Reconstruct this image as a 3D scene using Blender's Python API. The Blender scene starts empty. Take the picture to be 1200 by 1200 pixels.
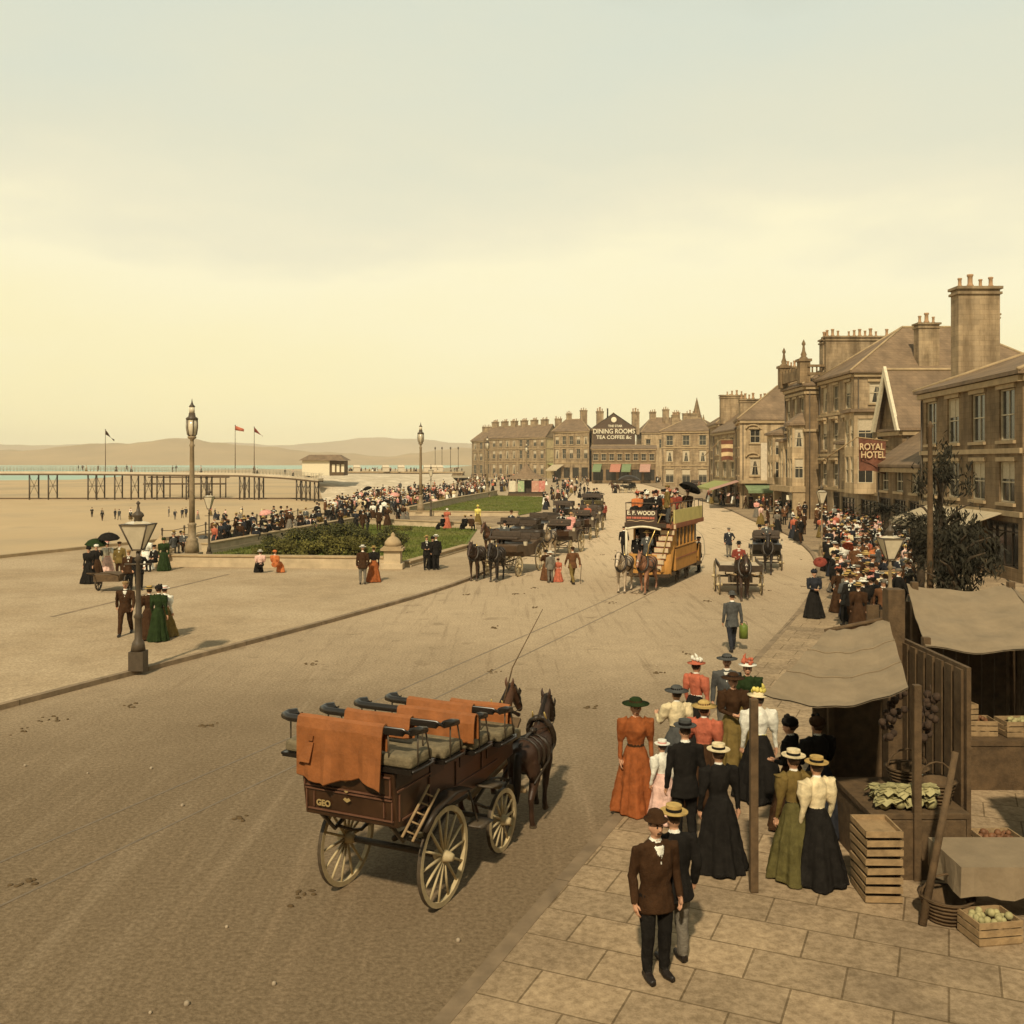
import bpy, math, random
from mathutils import Vector, Matrix
from mathutils.bvhtree import BVHTree
from mathutils import noise as mnoise
R = math.radians
PI = math.pi
random.seed(7)
scene = bpy.context.scene
COLL = scene.collection
H, F, HY = 5.6, 1150.0, 541.0        # eye height, focal length and horizon row of the print

# ------------------------------------------------------------------ camera, sky, sun, exposure
cd = bpy.data.cameras.new('camera'); cam = bpy.data.objects.new('camera', cd); COLL.objects.link(cam)
cam.location = (0, 0, H); cam.rotation_euler = (R(90), 0, 0)
cd.sensor_width = 36; cd.lens = 36 * F / 1200; cd.shift_y = -(600 - HY) / 1200
cd.clip_start = .2; cd.clip_end = 20000
scene.camera = cam
SUN_EL, SUN_AZ = R(44), R(12)          # the sun stands behind the viewer, shadows run away and a little to the right
sd = bpy.data.lights.new('sun', 'SUN'); sd.energy = 4.4; sd.angle = R(2.2); sd.color = (1, .85, .60)
sun = bpy.data.objects.new('sun', sd); COLL.objects.link(sun)
sdir = Vector((math.sin(SUN_AZ) * math.cos(SUN_EL), math.cos(SUN_AZ) * math.cos(SUN_EL), -math.sin(SUN_EL)))
sun.rotation_euler = sdir.to_track_quat('-Z', 'Y').to_euler()
world = bpy.data.worlds.new('World'); scene.world = world; world.use_nodes = True
wt = world.node_tree; wn = wt.nodes; wl = wt.links; wn.clear()
def wnode(t, **k):
    n = wn.new(t)
    for a, b in k.items(): setattr(n, a, b)
    return n
wo = wnode('ShaderNodeOutputWorld'); bg = wnode('ShaderNodeBackground'); bg.inputs[1].default_value = .1
sky = wnode('ShaderNodeTexSky', sky_type='NISHITA', sun_disc=False)
sky.sun_elevation = SUN_EL; sky.sun_rotation = R(180) + SUN_AZ; sky.dust_density = 4; sky.air_density = 1.2
tc = wnode('ShaderNodeTexCoord'); sx = wnode('ShaderNodeSeparateXYZ'); wl.new(tc.outputs['Generated'], sx.inputs[0])
mp = wnode('ShaderNodeMapping'); mp.inputs['Scale'].default_value = (2.2, 2.2, 7.0); wl.new(tc.outputs['Generated'], mp.inputs[0])
nz = wnode('ShaderNodeTexNoise'); nz.inputs['Scale'].default_value = 1.6; nz.inputs['Detail'].default_value = 6; nz.inputs['Roughness'].default_value = .5
wl.new(mp.outputs[0], nz.inputs[0])
mm = wnode('ShaderNodeMath', operation='MULTIPLY_ADD'); mm.inputs[1].default_value = .20; mm.inputs[2].default_value = -.10
wl.new(nz.outputs['Fac'], mm.inputs[0])
ad = wnode('ShaderNodeMath', operation='ADD'); wl.new(sx.outputs['Z'], ad.inputs[0]); wl.new(mm.outputs[0], ad.inputs[1])
cr = wnode('ShaderNodeValToRGB'); wl.new(ad.outputs[0], cr.inputs[0])
def lin(r, g, b): return tuple(((c / 255 + .055) / 1.055) ** 2.4 if c > 10 else c / 255 / 12.92 for c in (r, g, b))
stops = [(0, (255, 238, 178)), (.08, (255, 243, 192)), (.19, (255, 246, 206)), (.235, (248, 241, 208)), (.30, (235, 233, 206)), (.42, (224, 229, 210)), (.60, (178, 184, 166)), (1, (134, 136, 118))]
el = cr.color_ramp.elements
while len(el) < len(stops): el.new(.5)
for e, (p, c) in zip(el, stops):
    e.position = p; k = 1.16 if p < .05 else 1.07 if p < .2 else 1; e.color = tuple(q * k for q in lin(*c)) + (1,)
sc10 = wnode('ShaderNodeVectorMath', operation='SCALE'); sc10.inputs['Scale'].default_value = 10; wl.new(cr.outputs[0], sc10.inputs[0])
mx = wnode('ShaderNodeMixRGB'); mx.inputs[0].default_value = .93
wl.new(sky.outputs[0], mx.inputs[1]); wl.new(sc10.outputs[0], mx.inputs[2]); wl.new(mx.outputs[0], bg.inputs[0]); wl.new(bg.outputs[0], wo.inputs[0])
scene.view_settings.view_transform = 'Standard'; scene.view_settings.look = 'None'
scene.view_settings.exposure = 0; scene.view_settings.gamma = 1; scene.view_settings.use_curve_mapping = False

# ------------------------------------------------------------------ materials
MATS = {}
def mat(name, col, rough=.8, var=.25, scale=3.0, bump=0.0, bscale=None, spec=.3, metal=0.0, pattern=None, col2=None, fac2=.5, sc2=.3, grit=0):
    """plain principled surface whose own colour wanders with noise; pattern = (kind, unit width, unit height) for coursed walls and slates"""
    if name in MATS: return MATS[name]
    m = bpy.data.materials.new(name); m.use_nodes = True; t = m.node_tree; n = t.nodes; l = t.links
    b = n['Principled BSDF']; b.inputs['Roughness'].default_value = rough; b.inputs['Metallic'].default_value = metal
    b.inputs['Specular IOR Level'].default_value = spec
    geo = n.new('ShaderNodeNewGeometry')
    tx = n.new('ShaderNodeTexNoise'); tx.inputs['Scale'].default_value = scale; tx.inputs['Detail'].default_value = 5; tx.inputs['Roughness'].default_value = .6
    l.new(geo.outputs['Position'], tx.inputs['Vector'])
    rp = n.new('ShaderNodeValToRGB'); rp.color_ramp.elements[0].position = .3; rp.color_ramp.elements[1].position = .7
    rp.color_ramp.elements[0].color = tuple(c * (1 - var) for c in col) + (1,)
    rp.color_ramp.elements[1].color = tuple(min(.9, c * (1 + var * .8)) for c in col) + (1,)
    l.new(tx.outputs['Fac'], rp.inputs[0]); out = rp.outputs[0]; hgt = tx.outputs['Fac']
    if col2:
        t2 = n.new('ShaderNodeTexNoise'); t2.inputs['Scale'].default_value = sc2; t2.inputs['Detail'].default_value = 7; t2.inputs['Roughness'].default_value = .62
        l.new(geo.outputs['Position'], t2.inputs['Vector'])
        r2 = n.new('ShaderNodeValToRGB'); r2.color_ramp.elements[0].position = fac2 - .07; r2.color_ramp.elements[1].position = fac2 + .1
        l.new(t2.outputs['Fac'], r2.inputs[0])
        m2 = n.new('ShaderNodeMixRGB'); l.new(r2.outputs[0], m2.inputs[0]); l.new(out, m2.inputs[1]); m2.inputs[2].default_value = tuple(col2) + (1,)
        out = m2.outputs[0]
    if pattern and pattern[0] == 'slab':
        mg = n.new('ShaderNodeMapping'); mg.inputs['Rotation'].default_value = (0, 0, R(24)); l.new(geo.outputs['Position'], mg.inputs[0])
        bk = n.new('ShaderNodeTexBrick'); bk.inputs['Scale'].default_value = 1; bk.inputs['Brick Width'].default_value = pattern[1]; bk.inputs['Row Height'].default_value = pattern[2]; bk.inputs['Mortar Size'].default_value = .012
        bk.inputs['Color1'].default_value = (.86, .86, .86, 1); bk.inputs['Color2'].default_value = (1.08, 1.07, 1.05, 1); bk.inputs['Mortar'].default_value = (.5, .48, .44, 1); l.new(mg.outputs[0], bk.inputs['Vector'])
        m3 = n.new('ShaderNodeMixRGB'); m3.blend_type = 'MULTIPLY'; m3.inputs[0].default_value = 1; l.new(out, m3.inputs[1]); l.new(bk.outputs['Color'], m3.inputs[2]); out = m3.outputs[0]
    elif pattern:
        kind, w, h = pattern
        s = n.new('ShaderNodeSeparateXYZ'); l.new(geo.outputs['Position'], s.inputs[0])
        a = n.new('ShaderNodeMath'); a.operation = 'ADD'; l.new(s.outputs[0], a.inputs[0]); l.new(s.outputs[1], a.inputs[1])
        c = n.new('ShaderNodeCombineXYZ'); l.new(a.outputs[0], c.inputs[0]); l.new(s.outputs[2], c.inputs[1])
        bk = n.new('ShaderNodeTexBrick'); bk.inputs['Scale'].default_value = 1; bk.inputs['Brick Width'].default_value = w; bk.inputs['Row Height'].default_value = h
        bk.inputs['Mortar Size'].default_value = .012 if kind == 'stone' else .006; bk.inputs['Bias'].default_value = 0
        bk.inputs['Color1'].default_value = (.86, .86, .86, 1); bk.inputs['Color2'].default_value = (1.07, 1.06, 1.04, 1)
        bk.inputs['Mortar'].default_value = (.74, .72, .68, 1) if kind == 'stone' else (.45, .45, .45, 1)
        l.new(c.outputs[0], bk.inputs['Vector'])
        if kind == 'stone':      # soot and rain streaks running down the wall
            mq = n.new('ShaderNodeMapping'); mq.inputs['Scale'].default_value = (1, 1, .14); l.new(geo.outputs['Position'], mq.inputs[0])
            tq = n.new('ShaderNodeTexNoise'); tq.inputs['Scale'].default_value = 1.5; tq.inputs['Detail'].default_value = 7; tq.inputs['Roughness'].default_value = .65; l.new(mq.outputs[0], tq.inputs['Vector'])
            rq = n.new('ShaderNodeValToRGB'); rq.color_ramp.elements[0].position = .36; rq.color_ramp.elements[1].position = .60; rq.color_ramp.elements[0].color = (.60, .57, .53, 1); rq.color_ramp.elements[1].color = (1.06, 1.06, 1.06, 1); l.new(tq.outputs['Fac'], rq.inputs[0])
            mz = n.new('ShaderNodeMixRGB'); mz.blend_type = 'MULTIPLY'; mz.inputs[0].default_value = 1; l.new(out, mz.inputs[1]); l.new(rq.outputs[0], mz.inputs[2]); out = mz.outputs[0]
        m3 = n.new('ShaderNodeMixRGB'); m3.blend_type = 'MULTIPLY'; m3.inputs[0].default_value = 1; l.new(out, m3.inputs[1]); l.new(bk.outputs['Color'], m3.inputs[2]); out = m3.outputs[0]
    if grit:
        g1 = n.new('ShaderNodeTexNoise'); g1.inputs['Scale'].default_value = grit; g1.inputs['Detail'].default_value = 8; g1.inputs['Roughness'].default_value = .75; l.new(geo.outputs['Position'], g1.inputs['Vector'])
        r4 = n.new('ShaderNodeValToRGB'); r4.color_ramp.elements[0].position = .36; r4.color_ramp.elements[1].position = .64; r4.color_ramp.elements[0].color = (.66, .64, .60, 1); r4.color_ramp.elements[1].color = (1.2, 1.2, 1.2, 1); l.new(g1.outputs['Fac'], r4.inputs[0])
        m4 = n.new('ShaderNodeMixRGB'); m4.blend_type = 'MULTIPLY'; m4.inputs[0].default_value = 1; l.new(out, m4.inputs[1]); l.new(r4.outputs[0], m4.inputs[2]); out = m4.outputs[0]
    l.new(out, b.inputs['Base Color'])
    if bump:
        bt = n.new('ShaderNodeTexNoise'); bt.inputs['Scale'].default_value = bscale or scale * 4; bt.inputs['Detail'].default_value = 4
        l.new(geo.outputs['Position'], bt.inputs['Vector'])
        bp = n.new('ShaderNodeBump'); bp.inputs['Strength'].default_value = bump; bp.inputs['Distance'].default_value = .03
        l.new(bt.outputs['Fac'], bp.inputs['Height']); l.new(bp.outputs[0], b.inputs['Normal'])
    MATS[name] = m; return m

COL = {'black': (.016, .014, .012), 'dark brown': (.05, .025, .012), 'brown': (.12, .055, .025), 'rust brown': (.27, .082, .026), 'grey': (.16, .14, .11),
       'slate grey': (.075, .075, .07), 'navy': (.026, .027, .032), 'tan': (.30, .19, .09), 'fawn': (.40, .28, .16), 'white': (.76, .71, .60), 'cream': (.68, .56, .34),
       'pink': (.62, .30, .25), 'coral': (.44, .125, .07), 'red': (.20, .045, .03), 'green': (.022, .036, .012), 'moss green': (.10, .085, .03), 'straw': (.46, .31, .11),
       'orange': (.48, .15, .05), 'yellow': (.66, .55, .14), 'olive': (.16, .11, .035), 'pale pink': (.70, .46, .38)}
def cloth(c): return mat('cloth ' + c, COL[c], .92, .30, 9, .5, 70, .05)
SKIN = mat('skin', (.50, .27, .16), .6, .1, 9); HAIR = mat('hair', (.045, .022, .01), .6, .3, 20); BOOT = mat('boot leather', (.018, .013, .01), .45)

STONE = mat('coursed sandstone', (.34, .25, .15), .9, .30, .9, .4, 6, pattern=('stone', .62, .30), col2=(.22, .155, .09), fac2=.58, sc2=.28)
STONE_DK = mat('sooty sandstone', (.22, .15, .08), .9, .3, .8, .4, 6, pattern=('stone', .6, .28))
STONE_PL = mat('pale ashlar', (.45, .335, .20), .9, .2, .8, .3, 5, pattern=('stone', .8, .36))
RENDER = mat('cream render', (.58, .46, .24), .9, .2, .5, .2, 5, col2=(.46, .36, .20), sc2=.4)
TRIM = mat('dressed stone trim', (.36, .26, .145), .85, .22, 2, .2)
SLATE = mat('roof slate', (.20, .135, .08), .75, .3, .8, .3, 8, pattern=('slate', .36, .22))
POT = mat('clay pot', (.36, .22, .12), .85, .25, 6)
GLASS = mat('window glass', (.035, .032, .026), .12, .3, .7, spec=.6)
PAINT_W = mat('cream paint', (.62, .54, .38), .6, .15, 5)
WINPAINT = mat('window paint', (.46, .38, .25), .6, .2, 5)
DARKSEAT = mat('dark leather seat', (.055, .036, .022), .6, .3, 9)
PAINT_D = mat('dark paint', (.05, .033, .02), .5, .3, 5)
CURT = mat('net curtain', (.46, .38, .26), .9, .15, 8)
WOOD = mat('weathered timber', (.10, .062, .03), .85, .35, 7, .3, 30)
WOOD_LT = mat('bare timber', (.30, .20, .10), .85, .3, 7, .3, 30)
IRON = mat('painted iron', (.075, .055, .035), .5, .25, 8)
IRON_LT = mat('stone coloured iron paint', (.24, .175, .10), .6, .25, 5)
CANVAS = mat('canvas', (.23, .172, .105), .9, .15, 3, .25, 18)
CANVAS_W = mat('white canvas', (.55, .46, .33), .9, .15, 3, .2, 18)
LEATHER = mat('tan leather', (.27, .095, .028), .55, .25, 5, .2, 30)
VARN = mat('varnished coachwork', (.048, .022, .010), .28, .35, 3, spec=.5)
BLACKP = mat('black coach paint', (.016, .012, .009), .3, .3, 5, spec=.5)
CUSH = mat('buttoned cushion', (.16, .125, .07), .8, .3, 12, .3, 40)
WHEELP = mat('cream wheel paint', (.46, .36, .20), .6, .2, 8)
HARN = mat('harness leather', (.03, .02, .012), .45, .3, 10)
BRASS = mat('brass', (.6, .42, .15), .35, .1, 5, metal=.8)
GOLD = mat('gilt lettering', (.34, .24, .10), .5, .1, 5)
LETTER = mat('white lettering', (.72, .64, .46), .7, .15, 5)
LAMPGLASS = mat('lantern glass', (.55, .47, .33), .15, .15, 4, spec=.5)
ROADM = mat('dusty macadam', (.375, .285, .185), .95, .10, 1.4, .45, 30, spec=.08)
def road_nodes():
    t = ROADM.node_tree; n = t.nodes; l = t.links; b = n['Principled BSDF']; old = b.inputs['Base Color'].links[0].from_socket
    geo = n.new('ShaderNodeNewGeometry')
    def tex(rot, scl, s, det=6):
        m = n.new('ShaderNodeMapping'); m.inputs['Rotation'].default_value = (0, 0, R(rot)); m.inputs['Scale'].default_value = scl; l.new(geo.outputs['Position'], m.inputs[0])
        x = n.new('ShaderNodeTexNoise'); x.inputs['Scale'].default_value = s; x.inputs['Detail'].default_value = det; x.inputs['Roughness'].default_value = .62; l.new(m.outputs[0], x.inputs['Vector']); return x.outputs['Fac']
    def ramp(f, p0, p1):
        r = n.new('ShaderNodeValToRGB'); r.color_ramp.elements[0].position = p0; r.color_ramp.elements[1].position = p1; l.new(f, r.inputs[0]); return r.outputs[0]
    def mix(f, a, c, k=1.0, mode='MIX'):
        m = n.new('ShaderNodeMixRGB'); m.blend_type = mode
        if k < 1:
            q = n.new('ShaderNodeMath'); q.operation = 'MULTIPLY'; q.inputs[1].default_value = k; l.new(f, q.inputs[0]); f = q.outputs[0]
        l.new(f, m.inputs[0]); l.new(a, m.inputs[1]); m.inputs[2].default_value = c + (1,); return m.outputs[0]
    out = old
    s = n.new('ShaderNodeSeparateXYZ'); l.new(geo.outputs['Position'], s.inputs[0])      # paler up the road; shade on the near road is painted into its colour
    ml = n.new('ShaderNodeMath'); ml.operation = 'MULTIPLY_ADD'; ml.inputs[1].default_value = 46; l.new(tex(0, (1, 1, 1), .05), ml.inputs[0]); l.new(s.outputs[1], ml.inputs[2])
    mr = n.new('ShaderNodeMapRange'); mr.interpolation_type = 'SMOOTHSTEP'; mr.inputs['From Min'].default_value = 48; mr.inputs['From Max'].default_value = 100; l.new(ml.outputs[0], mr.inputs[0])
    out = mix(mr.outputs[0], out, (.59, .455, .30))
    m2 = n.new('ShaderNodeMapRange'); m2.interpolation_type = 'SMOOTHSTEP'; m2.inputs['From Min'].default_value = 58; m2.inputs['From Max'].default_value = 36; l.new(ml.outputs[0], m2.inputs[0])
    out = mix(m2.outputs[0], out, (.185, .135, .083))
    out = mix(ramp(tex(24, (5, .22, 1), .8), .54, .68), out, (.24, .175, .11), .6)      # wheel tracks along the road
    out = mix(ramp(tex(22, (2.4, .16, 1), .9), .54, .7), out, (.40, .31, .21), .18)
    out = mix(ramp(tex(0, (1, 1, 1), .9, 8), .60, .66), out, (.20, .145, .09), .5)      # droppings and scuffs
    g2 = n.new('ShaderNodeMixRGB'); g2.blend_type = 'MULTIPLY'; g2.inputs[0].default_value = 1; l.new(out, g2.inputs[1])
    r4 = n.new('ShaderNodeValToRGB'); r4.color_ramp.elements[0].position = .36; r4.color_ramp.elements[1].position = .64; r4.color_ramp.elements[0].color = (.72, .70, .67, 1); r4.color_ramp.elements[1].color = (1.2, 1.2, 1.2, 1)
    l.new(tex(0, (1, 1, 1), 16, 9), r4.inputs[0]); l.new(r4.outputs[0], g2.inputs[2]); l.new(g2.outputs[0], b.inputs['Base Color'])
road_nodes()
PAVEM = mat('gravel promenade', (.365, .272, .17), .95, .13, .9, .4, 11, spec=.1, col2=(.43, .33, .215), fac2=.50, sc2=.16, grit=14)
FLAG = mat('flagged pavement', (.36, .265, .165), .9, .16, .8, .3, 8, spec=.12, pattern=('slab', 1.0, .7), col2=(.26, .19, .12), fac2=.53, sc2=.35, grit=10)
KERB = mat('kerb stone', (.23, .165, .10), .9, .3, 2.5, .3, pattern=('slab', 1.1, 4.0))
WALLST = mat('garden wall stone', (.45, .35, .22), .9, .22, 1.5, .3)
SAND = mat('beach sand', (.47, .345, .20), .95, .1, .06, .15, 2, spec=.1, col2=(.36, .275, .17), fac2=.55, sc2=.03)
SEAW = mat('pitched stone slope', (.58, .48, .34), .95, .32, .5, .6, 1.2, col2=(.46, .37, .25), sc2=.2)
SEA = mat('sea water', (.30, .43, .34), .5, .12, .02, .3, .25, spec=.15)
HILL1 = mat('hill grass', (.34, .235, .12), 1, .16, .006, spec=0)
HILL2 = mat('far hill', (.36, .26, .15), 1, .12, .003, spec=0)
GRASS = mat('lawn grass', (.115, .135, .028), .95, .25, .8, .4, 14, spec=.1, col2=(.155, .155, .045), sc2=.25)
LEAF1 = mat('shrub leaf', (.12, .105, .022), .8, .5, 1.2, spec=.2)
LEAF2 = mat('dark shrub leaf', (.05, .05, .015), .8, .5, 1.5, spec=.2)
LEAF3 = mat('palm leaf', (.026, .022, .012), .8, .5, 2, spec=.2)
BARK = mat('bark', (.06, .042, .025), .95, .4, 6, .4)
LAND = mat('trodden earth', (.33, .26, .16), 1, .15, .1, spec=.05)

# ------------------------------------------------------------------ mesh builder
class MB:
    def __init__(s): s.v = []; s.f = []; s.m = []; s.sm = []
    def add(s, vs, fs, m=0, smooth=False):
        o = len(s.v); s.v += [tuple(v) for v in vs]
        for f in fs: s.f.append([i + o for i in f]); s.m.append(m); s.sm.append(smooth)
    def box(s, c, d, m=0, rz=0, rx=0, taper=1.0):
        hx, hy, hz = d[0] / 2, d[1] / 2, d[2] / 2
        vs = []
        for z in (-hz, hz):
            k = taper if z > 0 else 1
            for x, y in ((-hx, -hy), (hx, -hy), (hx, hy), (-hx, hy)):
                v = Vector((x * k, y * k, z))
                if rx: v = Matrix.Rotation(rx, 3, 'X') @ v
                if rz: v = Matrix.Rotation(rz, 3, 'Z') @ v
                vs.append(v + Vector(c))
        s.add(vs, [(3, 2, 1, 0), (4, 5, 6, 7), (0, 1, 5, 4), (1, 2, 6, 5), (2, 3, 7, 6), (3, 0, 4, 7)], m)
    def tube(s, pts, rad, n=8, m=0, smooth=True):
        pts = [Vector(p) for p in pts]; k = len(pts)
        if not isinstance(rad, (list, tuple)): rad = [rad] * k
        vs = []
        for i, p in enumerate(pts):
            t = (pts[min(i + 1, k - 1)] - pts[max(i - 1, 0)]).normalized()
            ref = Vector((1, 0, 0)) if abs(t.x) < .8 else Vector((0, 1, 0))
            u = (ref - t * ref.dot(t)).normalized(); w = t.cross(u)
            r = rad[i]; ra, rb = r if isinstance(r, tuple) else (r, r)
            for j in range(n):
                a = 2 * PI * j / n
                vs.append(p + u * (ra * math.cos(a)) + w * (rb * math.sin(a)))
        fs = []
        for i in range(k - 1):
            for j in range(n):
                fs.append((i * n + j, i * n + (j + 1) % n, (i + 1) * n + (j + 1) % n, (i + 1) * n + j))
        fs.append(tuple(range(n - 1, -1, -1))); fs.append(tuple((k - 1) * n + j for j in range(n)))
        s.add(vs, fs, m, smooth)
    def lathe(s, prof, c=(0, 0, 0), n=16, m=0, smooth=True, sy=1.0):
        c = Vector(c); vs = []; k = len(prof)
        for r, z in prof:
            for j in range(n):
                a = 2 * PI * j / n; vs.append(c + Vector((r * math.cos(a), r * sy * math.sin(a), z)))
        fs = [(i * n + j, i * n + (j + 1) % n, (i + 1) * n + (j + 1) % n, (i + 1) * n + j) for i in range(k - 1) for j in range(n)]
        fs.append(tuple(range(n - 1, -1, -1))); fs.append(tuple((k - 1) * n + j for j in range(n)))
        s.add(vs, fs, m, smooth)
    def ball(s, c, r, n=10, m=0):
        r = r if isinstance(r, tuple) else (r, r, r)
        k = max(4, n // 2 + 1)
        vs = []
        for i in range(1, k):
            p = PI * i / k
            for j in range(n):
                a = 2 * PI * j / n
                vs.append((c[0] + r[0] * math.sin(p) * math.cos(a), c[1] + r[1] * math.sin(p) * math.sin(a), c[2] - r[2] * math.cos(p)))
        fs = [(i * n + j, i * n + (j + 1) % n, (i + 1) * n + (j + 1) % n, (i + 1) * n + j) for i in range(k - 2) for j in range(n)]
        lo = len(vs); vs.append((c[0], c[1], c[2] - r[2])); vs.append((c[0], c[1], c[2] + r[2]))
        for j in range(n):
            fs.append((lo, (j + 1) % n, j)); fs.append(((k - 2) * n + j, (k - 2) * n + (j + 1) % n, lo + 1))
        s.add(vs, fs, m, True)
    def prism(s, poly, z0, z1, m=0):
        n = len(poly); vs = [(x, y, z0) for x, y in poly] + [(x, y, z1) for x, y in poly]
        fs = [tuple(range(n - 1, -1, -1)), tuple(range(n, 2 * n))] + [(i, (i + 1) % n, n + (i + 1) % n, n + i) for i in range(n)]
        s.add(vs, fs, m)
    def solid(s, top, drop, m=0):
        """closed slab under a list of 3D points, dropped by the vector"""
        n = len(top); d = Vector(drop); vs = [Vector(p) for p in top] + [Vector(p) + d for p in top]
        s.add(vs, [tuple(range(n)), tuple(range(2 * n - 1, n - 1, -1))] + [(i, n + i, n + (i + 1) % n, (i + 1) % n) for i in range(n)], m)
    def mesh(s, name, mats):
        me = bpy.data.meshes.new(name); me.from_pydata(s.v, [], s.f)
        for m in mats: me.materials.append(m)
        me.polygons.foreach_set('material_index', s.m); me.polygons.foreach_set('use_smooth', s.sm)
        me.update(); return me
    def build(s, name, mats, parent=None, world=False, **kw):
        if not isinstance(mats, (list, tuple)): mats = [mats]
        if world and parent:
            o = wpos(parent); s.v = [(x - o.x, y - o.y, z - o.z) for x, y, z in s.v]
        return link(name, s.mesh(name, mats), parent, **kw)
def wpos(o):
    p = Vector(o.location)
    while o.parent: o = o.parent; p += Vector(o.location)
    return p
def link(name, me, parent=None, loc=(0, 0, 0), rz=0, label=None, cat=None, group=None, kind=None, sc=1):
    o = bpy.data.objects.new(name, me); COLL.objects.link(o); o.location = loc; o.rotation_euler.z = rz; o.scale = (sc, sc, sc)
    if parent: o.parent = parent
    return tag(o, label, cat, group, kind)
def tag(o, label=None, cat=None, group=None, kind=None):
    if label: o['label'] = label
    if cat: o['category'] = cat
    if group: o['group'] = group
    if kind: o['kind'] = kind
    return o
def empty(name, loc, label, cat, group=None, rz=0): return link(name, None, None, loc, rz, label, cat, group)
def copy_tree(o, parent=None):
    c = o.copy(); COLL.objects.link(c)
    if parent: c.parent = parent
    for ch in list(o.children): copy_tree(ch, c)
    return c
def bevel(o, w=.01, seg=2):
    b = o.modifiers.new('bevel', 'BEVEL'); b.width = w; b.segments = seg; b.limit_method = 'ANGLE'; return o
def G(px, py, z=0.0):
    D = (H - z) * F / (py - HY); return Vector(((px - 600) / F * D, D, z))
def AT(px, py, D): return Vector(((px - 600) / F * D, D, H - (py - HY) / F * D))
def curve(pts):
    def f(d):
        if d <= pts[0][0]: a, b = pts[0], pts[1]
        elif d >= pts[-1][0]: a, b = pts[-2], pts[-1]
        else:
            for i in range(len(pts) - 1):
                if pts[i][0] <= d <= pts[i + 1][0]: a, b = pts[i], pts[i + 1]; break
        return a[1] + (b[1] - a[1]) * (d - a[0]) / (b[0] - a[0])
    def g(d, w=5):
        w = min(w, 2 + abs(d) * .06); return (f(d - w) + 2 * f(d) + f(d + w)) / 4
    return g
_txt = {}
def text(body, size, name, m, parent, loc, rz=0, rx=R(90), ext=.01, sx=1.0, align='CENTER', world=False, bold=0.0):
    c = bpy.data.curves.new('lettering', 'FONT'); c.body = body; c.size = size; c.extrude = ext; c.align_x = align; c.align_y = 'CENTER'; c.offset = bold
    o = bpy.data.objects.new('lettering', c); COLL.objects.link(o)
    dg = bpy.context.evaluated_depsgraph_get(); me = bpy.data.meshes.new_from_object(o.evaluated_get(dg)); bpy.data.objects.remove(o)
    me.materials.clear(); me.materials.append(m)
    loc = Vector(loc) - (wpos(parent) if world and parent else Vector())
    t = link(name, me, parent, loc); t.rotation_euler = (rx, 0, rz); t.scale = (sx, 1, 1); return t
def remesh(mb, name, mats, voxel, smooth=3, extra=None, fold=None):
    """one continuous skin over the modelled volumes; every face keeps the material of the volume it came from"""
    src = mb.mesh('source', mats); o = bpy.data.objects.new('source', src); COLL.objects.link(o)
    r = o.modifiers.new('r', 'REMESH'); r.mode = 'VOXEL'; r.voxel_size = voxel
    q = o.modifiers.new('s', 'SMOOTH'); q.factor = .5; q.iterations = smooth
    dg = bpy.context.evaluated_depsgraph_get(); me = bpy.data.meshes.new_from_object(o.evaluated_get(dg))
    tree = BVHTree.FromPolygons([Vector(v) for v in mb.v], mb.f)
    idx = []
    for p in me.polygons:
        h = tree.find_nearest(p.center); idx.append(mb.m[h[2]] if h and h[2] is not None else 0)
    if fold:
        nrm = [v.normal.copy() for v in me.vertices]
        for v, q_ in zip(me.vertices, nrm): v.co = fold(v.co, q_)
    out = MB(); out.v = [tuple(v.co) for v in me.vertices]; out.f = [list(p.vertices) for p in me.polygons]; out.m = idx; out.sm = [True] * len(idx)
    if extra: out.add_mb(extra)
    bpy.data.objects.remove(o); bpy.data.meshes.remove(me); bpy.data.meshes.remove(src)
    return out.mesh(name, mats)
def _add_mb(s, o):
    k = len(s.v); s.v += o.v; s.f += [[i + k for i in f] for f in o.f]; s.m += o.m; s.sm += o.sm
MB.add_mb = _add_mb
# ------------------------------------------------------------------ people
PM = lambda: [SKIN, cloth('black'), cloth('dark brown'), cloth('black'), HAIR, BOOT, cloth('white'), cloth('black')]
def arm(mb, sx, sh, el, wr, r, m, near, puff=0):
    sh, el, wr = Vector(sh), Vector(el), Vector(wr)
    if puff:
        mid = sh.lerp(el, .42)
        mb.tube([sh + Vector((-.05 * sx, 0, .03)), sh + Vector((.02 * sx, 0, .02)), mid, sh.lerp(el, .85), el, el.lerp(wr, .5), wr],
                [.07, puff, puff * 1.02, puff * .62, r * 1.0, r * .85, r * .68], 12, m)
    else:
        mb.tube([sh + Vector((-.06 * sx, 0, .0)), sh, sh.lerp(el, .5), el, el.lerp(wr, .55), wr], [r * 1.2, r * 1.28, r * 1.12, r, r * .88, r * .75], 12, m)
    d = (wr - el).normalized()
    hl = .085
    mb.tube([wr - d * .02, wr + d * .03, wr + d * hl], [.024, (.026, .034), (.020, .036)], 8, 0)
    return wr, d
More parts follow.
